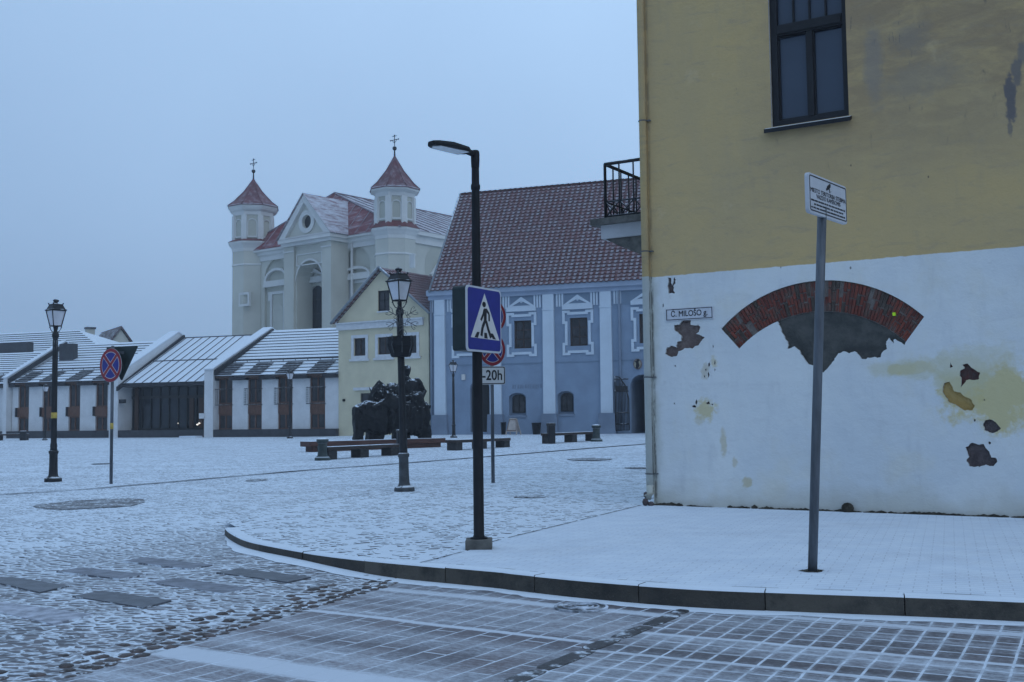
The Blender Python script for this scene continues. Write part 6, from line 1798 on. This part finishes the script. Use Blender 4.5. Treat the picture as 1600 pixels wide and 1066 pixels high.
# coordinates taken on the front face, 0..1 both ways
mb = MB(); mb.prism([S_(.10, .79), S_(.93, .80), S_(.50, .095)], VF - .009, VF - .0070); mb.build('white_triangle', M['sign_cream'], cs)
mb = MB(); v0_, v1_ = VF - .0115, VF - .0095
hx, hy = .48, .265
mb.prism([S_(hx + .052 * math.cos(t), hy + .043 * math.sin(t)) for t in [2 * math.pi * i / 16 for i in range(16)]], v0_, v1_)
def limb(pts, w):
    for (a, b) in zip(pts, pts[1:]):
        dx, dy = b[0] - a[0], b[1] - a[1]; l = math.hypot(dx, dy); nx, ny = -dy / l * w, dx / l * w
        mb.prism([S_(a[0] + nx, a[1] + ny), S_(b[0] + nx, b[1] + ny), S_(b[0] - nx, b[1] - ny), S_(a[0] - nx, a[1] - ny)], v0_, v1_)
mb.prism([S_(.485, .325), S_(.535, .325), S_(.555, .36), S_(.545, .54), S_(.47, .55), S_(.475, .40)], v0_ - .0003, v1_)
limb([(.535, .335), (.625, .405), (.625, .515)], .021)
limb([(.485, .345), (.455, .42), (.385, .515)], .021)
limb([(.50, .52), (.43, .62), (.395, .755)], .03)
limb([(.535, .52), (.60, .65), (.675, .77)], .028)
for x0 in (.25, .525, .765):
    sk = (.5 - x0) * .25
    mb.prism([S_(x0 - .045 - sk * .1, .785), S_(x0 + .05 - sk * .1, .788), S_(x0 + .03 + sk, .70), S_(x0 - .04 + sk, .70)], v0_, v1_)
mb.build('walking_figure', M['sign_black'], cs)

# ================================================================== no stopping signs
def disc(mb, r, v0, v1, mat, n=40): mb.prism([(r * math.cos(2 * math.pi * i / n), r * math.sin(2 * math.pi * i / n)) for i in range(n)], v0, v1, mat)
def nostop(parent, loc, rz, r):
    s = empty('sign_disc', loc, rz); s.parent = parent
    mb = MB(); disc(mb, r, 0, .012, 0); mb.build('backplate', M['galv_light'], s)
    mb = MB(); disc(mb, r * .985, -.003, -.0005, 0); mb.build('red_ring', M['sign_red'], s)
    mb = MB(); disc(mb, r * .795, -.0045, -.0032, 0); mb.build('pale_edge', M['sign_cream'], s)
    mb = MB(); disc(mb, r * .765, -.006, -.0047, 0); mb.build('blue_disc', M['sign_blue'], s)
    mb = MB(); mbw = MB()
    for a in (R(45), R(-45)):
        for (w, m_, v) in ((.125 * r, mbw, -.0075), (.095 * r, mb, -.0090)):
            L = r * .80; d = Vector((math.cos(a), math.sin(a))); n_ = Vector((-d.y, d.x)) * w
            vv = v - (.0004 if a > 0 else 0)
            m_.prism([tuple(d * L + n_), tuple(d * L - n_), tuple(-d * L - n_), tuple(-d * L + n_)], vv, vv + .0010)
    mbw.build('pale_cross', M['sign_cream'], s); mb.build('red_cross', M['sign_red'], s)
    mb = MB(); mb.box(-.05, .05, .012, .03, -r * .5, r * .5); mb.build('clip', M['galv'], s)
    return s
NP = ground(173.5, 756)
ns1 = empty('no_stopping_sign', NP, 0, 'round no stopping sign on a thin pole left of the road, give way plate behind', 'traffic sign')
hz_ = at_depth(174.5, 571, NP.y).z - NP.z
mb = MB(); mb.lathe([(.034, -.02), (.034, hz_ + .42), (.0, hz_ + .425)], n=14); mb.build('pole', M['galv'], ns1)
r1 = 26.5 / FPX * NP.y
rz1 = -R(33)
d1 = Vector((math.sin(rz1), -math.cos(rz1), 0)) * .05
nostop(ns1, (d1.x, d1.y, hz_), rz1, r1)
mb = MB(); mb.lathe([(.037, 1.17), (.037, 1.30)], n=14); mb.build('tape_band', M['tape'], ns1)
gw_ = empty('give_way_plate', (0.07, .075, hz_ + .36), R(-24)); gw_.parent = ns1
mb = MB(); mb.prism([(-.31, 0.02), (-.29, .05), (.55, .05), (.57, .02), (.15, -.68), (.11, -.68)], 0, .012); mb.build('plate_back', M['box_dark'], gw_); mb = MB(); mb.box(-.06, .2, -.012, -.001, -.12, -.06); mb.build('clip', M['galv'], gw_)

NP2 = ground(770.5, 755)
ns2 = empty('no_stopping_sign', NP2, 0, 'double no stopping signs with a -20h plate half hidden behind the black column', 'traffic sign')
h2 = at_depth(769, 546, NP2.y).z; h3 = at_depth(769, 494, NP2.y).z
mb = MB(); mb.lathe([(.036, -.02), (.036, h3 + .3), (0, h3 + .31)], n=14); mb.build('pole', M['galv'], ns2)
r2 = 26 / FPX * NP2.y
rz2 = math.atan2(.62, .78); d2 = Vector((math.sin(rz2), -math.cos(rz2), 0)) * .05
nostop(ns2, (d2.x - .02, d2.y, h2), rz2, r2); nostop(ns2, (d2.x - .0, d2.y, h3), rz2, r2)
Fp = Frame(NP2, (math.cos(R(12)), math.sin(R(12))))
a0, a1 = Fp.uv(745.5, 587, -.06)[0], Fp.uv(789.5, 587, -.06)[0]; b0, b1 = Fp.uv(770, 601, -.06)[1], Fp.uv(770, 572.5, -.06)[1]
pl2 = empty('time_plate', (0, 0, 0), R(12)); pl2.parent = ns2
mb = MB(); mb.prism(rrect(a0, a1, b0, b1, .04), -.06, -.045); mb.build('plate', M['sign_cream'], pl2)
mb = MB(); mb.ring(rrect(a0 + .008, a1 - .008, b0 + .008, b1 - .008, .036), rrect(a0 + .026, a1 - .026, b0 + .026, b1 - .026, .024), -.0625, -.0603); mb.build('border', M['sign_black'], pl2)
text_obj('lettering', '-20h', .285, M['sign_black'], pl2, a1 - .055, -.0622, (b0 + b1) / 2 - .005, 'RIGHT', fit=(a1 - a0) * .70)

# ================================================================== camera notice on its post
CP = ground(1269.5, 894, 0.0)
cnp = empty('camera_notice', CP, 0, 'white notice panel about video cameras on a grey steel post by the kerb', 'sign')
Fs = Frame(CP, (.62, .785)); VS = -.175
hp = at_depth(1283, 342, CP.y).z
_tp = at_depth(1284.5, 330, CP.y) - CP; _d = _tp / _tp.z
mb = MB(); mb.tube([_d * -.03, _d * 1.0, _d * 2.0, _d * (hp + .1)], .0395, 18); mb.build('post', M['galv'], cnp)
ul_, ur_ = Fs.uv(1263.5, 300, VS)[0], Fs.uv(1323, 318, VS)[0]
zt1, zb1 = Fs.uv(1293, 280.5, VS)[1], Fs.uv(1293, 341, VS)[1]
pn = empty('panel', (0, 0, 0), Fs.ang); pn.parent = cnp
cx = (ul_ + ur_) / 2; w = (ur_ - ul_) / 2
mb = MB(); mb.prism(rrect(ul_, ur_, zb1, zt1, .035), VS, VS + .035); mb.build('plate', M['sign_white'], pn, bevel=.004)
mb = MB(); mb.ring(rrect(ul_ + .020, ur_ - .012, zb1 + .022, zt1 - .018, .026), rrect(ul_ + .029, ur_ - .021, zb1 + .031, zt1 - .027, .018), VS - .0025, VS - .0004); mb.build('border', M['sign_black'], pn)
hh = zt1 - zb1
text_obj('lettering', 'MIESTO TERITORIJA STEBIMA', .052, M['sign_black'], pn, cx + .004, VS - .0012, zb1 + hh * .585, fit=w * 1.84)
text_obj('lettering', 'VAIZDO KAMEROMIS', .052, M['sign_black'], pn, cx + .004, VS - .0012, zb1 + hh * .455, fit=w * 1.26)
mb = MB(); rng = random.Random(6)
for row, zf, n_ in ((0, .335, 6), (1, .245, 5), (2, .155, 7)):
    u = ul_ + .045 + (.06 if row == 1 else 0); end = ur_ - .035 - (.06 if row == 1 else 0)
    while u < end - .02:
        l = min(rng.uniform(.03, .075), end - u)
        z = zb1 + hh * zf
        # run of tiny strokes, too small to read
        q = u
        while q < u + l: mb.box(q, q + .004, VS - .0022, VS - .0004, z - .007, z + .007); mb.box(q + .004, q + .0075, VS - .0022, VS - .0004, z + (.003 if rng.random() < .5 else -.007), z + (.007 if rng.random() < .5 else -.003)) ; q += .0105
        u += l + .013
mb.build('small_print', M['sign_black'], pn)
mb = MB(); v0_ = VS - .003; v1_ = VS - .0006
ic = (cx + .01, zb1 + hh * .80)
def I_(x, z): return (ic[0] + x * .001, ic[1] + z * .001)
mb.prism([I_(-58, -22), I_(-44, -36), I_(-14, -24), I_(-30, -2)], v0_, v1_); mb.prism([I_(-38, 2), I_(-10, -24), I_(40, 6), I_(44, 30), I_(28, 36)], v0_ - .0004, v1_); mb.prism([I_(14, -14), I_(22, -10), I_(22, -40), I_(50, -34), I_(50, -28), I_(14, -46)], v0_ - .0008, v1_)
mb.build('camera_symbol', M['sign_black'], pn)
mb = MB(); rng = random.Random(1)
pts = [(CP.x + .10 * (1 + .35 * rng.uniform(-1, 1)) * math.cos(t), CP.y + .10 * (1 + .35 * rng.uniform(-1, 1)) * math.sin(t), .0125) for t in [2 * math.pi * i / 18 for i in range(18)]]
mb.poly(pts); tag(mb.build('bare_ground', M['soil']), kind='structure')
pc = [(PB.x + .24 * math.cos(t) * (1 + .2 * noise.noise((t * 3, 0, 0))), PB.y + .20 * math.sin(t), .0125) for t in [2 * math.pi * i / 24 for i in range(24)]]
mb = MB(); mb.poly(pc[12:] + pc[:2]) if False else None

# ================================================================== benches, bins, bollards
def bench(A, B, hpx_at, label, top_mat, n_leg=3, red=False, width=.46):
    """A near end, B far end on the ground (front feet)"""
    d = (B - A); L = d.length; rz = math.atan2(d.y, d.x)
    t = empty('bench', A, rz, label, 'bench', 'benches on the square')
    h = hpx_at
    mb = MB(); mb.box(-.03, L + .03, -.02, width, h - .11, h); o = mb.build('seat', top_mat, t, bevel=.012)
    lw = .40
    for k in range(n_leg):
        x = (L - lw) * k / (n_leg - 1)
        mb = MB(); mb.box(x, x + lw, 0, width - .04, -.12, h - .111); mb.build('leg', M['bench_stone'], t, bevel=.01)
    return t
def hz_at(px, py, g): return at_depth(px, py, g.y).z - g.z
g1 = ground(513, 718.5); bench(g1, ground(623, 711.3), hz_at(513, 698.5, g1), 'dark block legged bench with snowy edge, reaching to the nearest lantern', M['wood_dark'])
g2 = ground(712.5, 704); bench(g2, ground(797, 698.6), hz_at(712.5, 687.5, g2), 'dark bench seen right behind the black lamp column', M['wood_dark'])
g3 = ground(860, 693.4); bench(g3, ground(934, 688.6), hz_at(860, 677, g3), 'dark bench at the right between a square bin and a stone bollard', M['wood_dark'])
g4 = ground(-50, 689); bench(g4, ground(40, 688), .42, 'far bench cut by the left edge, in front of the low white building', M['wood_dark'])
def bin_(px0, px1, pt_, pb, label, yaw=.3):
    g = ground((px0 + px1) / 2, pb); w = (px1 - px0) / 2 / FPX * g.y; h = (pb - pt_) / FPX * g.y
    t = empty('litter_bin', g + Vector((0, w, 0)), yaw, label, 'litter bin', 'dark litter bins')
    mb = MB(); mb.lathe([(w * 1.16, -.1), (w * 1.16, h * .86)], n=4, rot=math.pi / 4, smooth=False); mb.build('body', M['pot_black'], t, bevel=.01)
    mb = MB(); mb.lathe([(w * 1.24, h * .862), (w * 1.24, h * .97), (w * 1.05, h), (w * .5, h)], n=4, rot=math.pi / 4, smooth=False); mb.build('hood', M['bench_stone'], t)
    for s_ in range(2):
        mb = MB(); mb.box(-w * .62, w * .62, -w * .86, -w * .825, h * (.2 + .34 * s_), h * (.45 + .34 * s_)); mb.build('panel', M['iron'], t)
    return t
bin_(855, 868, 661, 693.5, 'dark square litter bin at the near end of the right bench')
bin_(618, 636, 671.5, 711, 'dark square litter bin half hidden by the nearest lantern post')
bin_(28, 39, 673.5, 688.3, 'dark litter bin at the far left by the low white building')
def bollard(px, pt_, pb, wpx, label):
    g = ground(px, pb); w = wpx / 2 / FPX * g.y; h = (pb - pt_) / FPX * g.y
    t = empty('stone_bollard', g + Vector((0, w, 0)), 0, label, 'bollard', 'round bollards by the benches')
    mb = MB(); mb.lathe([(w * 1.45, -.1), (w * 1.45, h * .09), (w * 1.25, h * .13), (w * .92, h * .22), (w * .82, h * .5), (w * .86, h * .78)], n=20); mb.build('shaft', M['bronze_green'], t)
    mb = MB(); mb.lathe([(w * .86, h * .781), (w * 1.12, h * .82), (w * 1.12, h * .93), (w * .9, h * .97), (w * .3, h), (0, h)], n=20); mb.build('cap', M['bronze_green'], t)
bollard(502.5, 685, 719.5, 17, 'greenish round bollard at the left end of the near bench')
bollard(932.5, 663.5, 690, 13, 'round snow capped bollard at the far end of the right bench')

# ================================================================== things in front of the blue palace
F = BL
def atb(px, v): u = F.uv(px, 660, v)[0]; return F.o + F.u * u + F.v * v
sb = empty('sandwich_board', atb(802, -1.4), F.ang + R(-12), 'pale wooden sandwich board standing by the palace wall', 'sandwich board')
for s_ in (-1, 1):
    mb = MB(); th = R(14)
    q = MB(Matrix.Rotation(s_ * th * -1, 4, 'X') @ Matrix.Identity(4)); q.M = Matrix.Translation((0, s_ * .24, 0)) @ Matrix.Rotation(s_ * th, 4, 'X')
    q.prism([(-.36, .18), (.36, .18), (.25, .93), (.18, .97), (-.18, .97), (-.25, .93)], -.02, .02)
    q.box(-.38, -.32, -.025, .025, 0, .2); q.box(.32, .38, -.025, .025, 0, .2)
    if s_ == -1:
        q.ring([(-.33, .22), (.33, .22), (.235, .90), (-.235, .90)], [(-.29, .26), (.29, .26), (.21, .86), (-.21, .86)], -.032, -.0205, 1)
    q.build('panel', [M['board_wood'], M['wood_brown']], sb)
pots = [(838, 14, 17, 'black tapered pot right of the sandwich board by the palace wall'), (786.5, 8, 18, 'black tapered pot left of the sandwich board by the palace wall')]
for px, w_, h_, lab in pots:
    p = atb(px, -.9); s_ = p.y / FPX
    t = empty('black_pot', p, 0, lab, 'plant pot', 'black pots by the palace wall')
    mb = MB(); mb.lathe([(w_ * .40 * s_, 0), (w_ * .52 * s_, h_ * s_), (w_ * .55 * s_, h_ * s_ + .001), (w_ * .55 * s_, (h_ + 1.3) * s_), (w_ * .45 * s_, (h_ + 1.2) * s_), (w_ * .44 * s_, h_ * s_ - .05)], n=14, cap=True); mb.build('pot', M['pot_black'], t)
    mb = MB(); mb.lathe([(w_ * .44 * s_, h_ * s_ - .02), (.02, h_ * s_ + .03)], n=12); mb.build('snowy_soil', M['snow'], t)

# ================================================================== sculpture on its timber platform
A, B = ground(487, 706.5), ground(689, 698.5)
d = B - A; L = d.length; rz = math.atan2(d.y, d.x)
ph_ = hz_at(487, 690, A)
pf = empty('long_bench', A, rz, 'long low reddish timber bench right before the bronze sculpture', 'bench')
mb = MB(); mb.box(-.14, L + .16, -.10, .62, ph_ - .19, ph_); mb.build('seat', M['wood_red'], pf, bevel=.01)
mb = MB(); mb.box(.03, L, 0, .52, -.2, ph_ - .191); mb.build('base', M['wood_red'], pf, bevel=.01)
SP = A + d * .5 + Vector((-d.y, d.x, 0)).normalized() * 2.0
SF = Frame(Vector((SP.x, SP.y, 0)), (math.cos(rz * .5), math.sin(rz * .5)))
FB = gz(SP.y, SP.x)
SFo = SF.o
st = empty('sculpture', Vector((SP.x, SP.y, FB)), SF.ang, 'dark bronze sculpture of riders on draped horses behind the nearest lantern', 'sculpture')
su0 = 0.0
def SU(px, py):
    u, z = SF.uv(px, py); return (u - su0, z - FB)
mb = MB()
rng = random.Random(21)
def chunk(pts, v0, v1, taper=.78, jit=.03):
    """faceted block: outline in the facade plane, front and back faces drawn in and jolted"""
    q = [SU(*p) for p in pts]
    a = sum(q[i][0] * q[(i + 1) % len(q)][1] - q[(i + 1) % len(q)][0] * q[i][1] for i in range(len(q)))
    if a < 0: q = q[::-1]
    cu = sum(p[0] for p in q) / len(q); cz = sum(p[1] for p in q) / len(q); vm = (v0 + v1) / 2; n = len(q)
    mid = [mb.vert((p[0], vm + rng.uniform(-.1, .1), p[1])) for p in q]
    fr = [mb.vert((cu + (p[0] - cu) * taper + rng.uniform(-jit, jit), v0 + rng.uniform(0, .12), cz + (p[1] - cz) * taper + rng.uniform(-jit, jit))) for p in q]
    bk = [mb.vert((cu + (p[0] - cu) * taper, v1 - rng.uniform(0, .1), cz + (p[1] - cz) * taper)) for p in q]
    c0 = mb.vert((cu, v0 - .06, cz)); c1 = mb.vert((cu, v1 + .03, cz))
    for i in range(n):
        j = (i + 1) % n
        mb.face((fr[i], fr[j], c0)); mb.face((bk[j], bk[i], c1))
        mb.face((mid[i], mid[j], fr[j])); mb.face((mid[i], fr[j], fr[i]))
        mb.face((bk[i], bk[j], mid[j])); mb.face((bk[i], mid[j], mid[i]))
def leg_(pts, v0, v1):
    q = [SU(*p) for p in pts]
    q = [(u, -.02 if z < .35 else z) for u, z in q]; mb.prism(q, v0, v1)
def shard(p, q, w, v0, v1):
    a = SU(*p); b = SU(*q); A = Vector((a[0], v0, a[1])); B = Vector((b[0], v1, b[1])); t = (B - A).normalized()
    s1 = t.cross(Vector((0, 1, 0))).normalized() * w; s2 = t.cross(s1).normalized() * w * .7
    r0 = [mb.vert(A + s1), mb.vert(A + s2), mb.vert(A - s1), mb.vert(A - s2)]
    m_ = A.lerp(B, .4); r1 = [mb.vert(m_ + s1 * 1.2), mb.vert(m_ + s2 * 1.2), mb.vert(m_ - s1 * 1.2), mb.vert(m_ - s2 * 1.2)]; tip = mb.vert(B)
    mb.face(r0[::-1])
    for i in range(4): j = (i + 1) % 4; mb.face((r0[i], r0[j], r1[j], r1[i])); mb.face((r1[i], r1[j], tip))
# draped horses
chunk([(549.5, 641), (550, 635), (561, 630), (571, 626), (580, 626.5), (590, 631), (603, 633), (603, 660), (601, 678), (586, 676), (576, 680), (570, 675), (562, 677), (551, 673), (550, 655)], -.75, .4, .86)
leg_([(551, 660), (564, 660), (562, 695), (546.5, 695)], -.70, -.25); leg_([(574, 660), (601, 660), (593, 695), (572, 695)], -.5, .25)
chunk([(596, 634), (610, 630), (640, 623), (663, 626), (667, 634), (668, 650), (669.5, 676), (662, 680), (655, 677), (652, 683), (649, 676), (645, 682), (641, 676), (637, 682), (632, 677), (620, 679), (606, 672), (599, 681)], -.62, .78, .88)
leg_([(616, 665), (640, 665), (640, 695), (615, 695)], -.2, .4); leg_([(655, 665), (668.5, 665), (671, 695), (654.5, 695)], -.5, .15)
for x0 in (553, 562, 578, 590, 606, 618, 630, 641, 652, 662): shard((x0, 632 + rng.uniform(0, 6)), (x0 + rng.uniform(-3, 3), 676), .10, -.72 + rng.uniform(0, .12), -.68)
# raised heads, manes, armour
chunk([(570, 637), (574, 618), (580, 606), (585, 600), (590, 593.5), (595.5, 599), (592, 607), (597, 614), (601, 628), (604, 640)], -.45, 0, .72)
chunk([(590, 622), (593, 606), (597.5, 594.5), (604, 600), (606, 610), (613, 622), (612, 640), (594, 640)], .15, .65, .72)
chunk([(600, 612), (604, 603), (612, 597), (620, 598), (626, 606), (624, 626), (612, 636), (603, 630)], -.1, .5, .7)
chunk([(590, 632), (598, 618), (610, 612), (622, 622), (624, 640), (600, 644)], -.75, -.1, .7)
# rider
chunk([(620, 640), (621, 618), (625, 603), (631, 595), (636, 592), (647, 592), (652, 597), (656, 606), (659, 620), (663, 640)], -.3, .5, .8)
chunk([(646, 598), (649, 590), (655, 590), (659, 597), (657, 606), (650, 606)], -.25, .3, .7)
chunk([(620, 606), (623, 597), (629, 596), (631, 606), (626, 612)], -.3, .3, .7)
a, b, c = SU(653, 598), SU(661, 612), SU(654, 624); mb.tube([(a[0], -.1, a[1]), (b[0], -.2, b[1]), (c[0], -.5, c[1])], [.15, .12, .08], 8)
a, b, c = SU(625, 602), SU(619, 614), SU(628, 622); mb.tube([(a[0], -.1, a[1]), (b[0], -.35, b[1]), (c[0], -.6, c[1])], [.14, .11, .08], 8)
chunk([(632, 594), (631, 588), (640, 588), (643, 594)], -.1, .25, .9)
chunk([(629.5, 580), (630, 574), (633, 570.5), (638, 569.5), (642, 572), (643.5, 577), (642, 584), (638, 588), (633, 587)], -.12, .28, .62)
chunk([(655, 630), (662, 627), (668, 632), (673, 633), (672, 639), (662, 642)], -.3, .25, .7)
chunk([(640, 622), (644, 612), (654, 612), (660, 628), (652, 634), (643, 632)], -.62, -.2, .75)
for k in range(70):
    x0 = rng.uniform(573, 655); lo_ = 596 if x0 < 615 else 600
    y0 = rng.uniform(lo_ + 12, 634); l = rng.uniform(5, 13); a = rng.uniform(-2.4, -.7)
    shard((x0, y0), (x0 + l * math.cos(a), max(y0 + l * math.sin(a), lo_ + 4)), rng.uniform(.025, .07), rng.uniform(-.75, .0), rng.uniform(-.8, -.1))
for p, q in (((585, 640), (610, 604)), ((592, 612), (606, 634)), ((612, 640), (600, 600)), ((628, 612), (648, 634)), ):
    a, b = SU(*p), SU(*q); mb.tube([(a[0], -.72, a[1]), (b[0], -.6, b[1])], .03, 5)
a, b = SU(576, 639), SU(597, 629); mb.tube([(a[0], -.72, a[1]), (b[0], -.55, b[1])], .13, 6)
for x, y in ((644, 619), (622, 623), (610, 606)): u, z = SU(x, y); mb.ball((u, -.62, z), .09, .09, .08, 4)
so = mb.build('bronze_figures', M['bronze'], st)

rm = so.modifiers.new('remesh', 'REMESH'); rm.mode = 'VOXEL'; rm.voxel_size = .04
tx = bpy.data.textures.new('bronze_lumps', 'CLOUDS'); tx.noise_scale = .13; tx.noise_depth = 3
dm = so.modifiers.new('displace', 'DISPLACE'); dm.texture = tx; dm.strength = .07; dm.mid_level = .5; dm.texture_coords = 'LOCAL'

# ================================================================== thin winter air
mb = MB(); mb.box(-425, 425, -255, 425, -1.5, 46)
hm = bpy.data.materials.new('haze_air'); hm.use_nodes = True
ht = hm.node_tree; ht.nodes.remove(ht.nodes['Principled BSDF'])
hv_ = ht.nodes.new('ShaderNodeVolumePrincipled'); hv_.inputs['Density'].default_value = 0.0011; hv_.inputs['Color'].default_value = (0.94, 0.96, 1.0, 1); hv_.inputs['Anisotropy'].default_value = 0.1
ht.links.new(hv_.outputs[0], ht.nodes['Material Output'].inputs['Volume'])
tag(mb.build('haze', hm), kind='stuff')
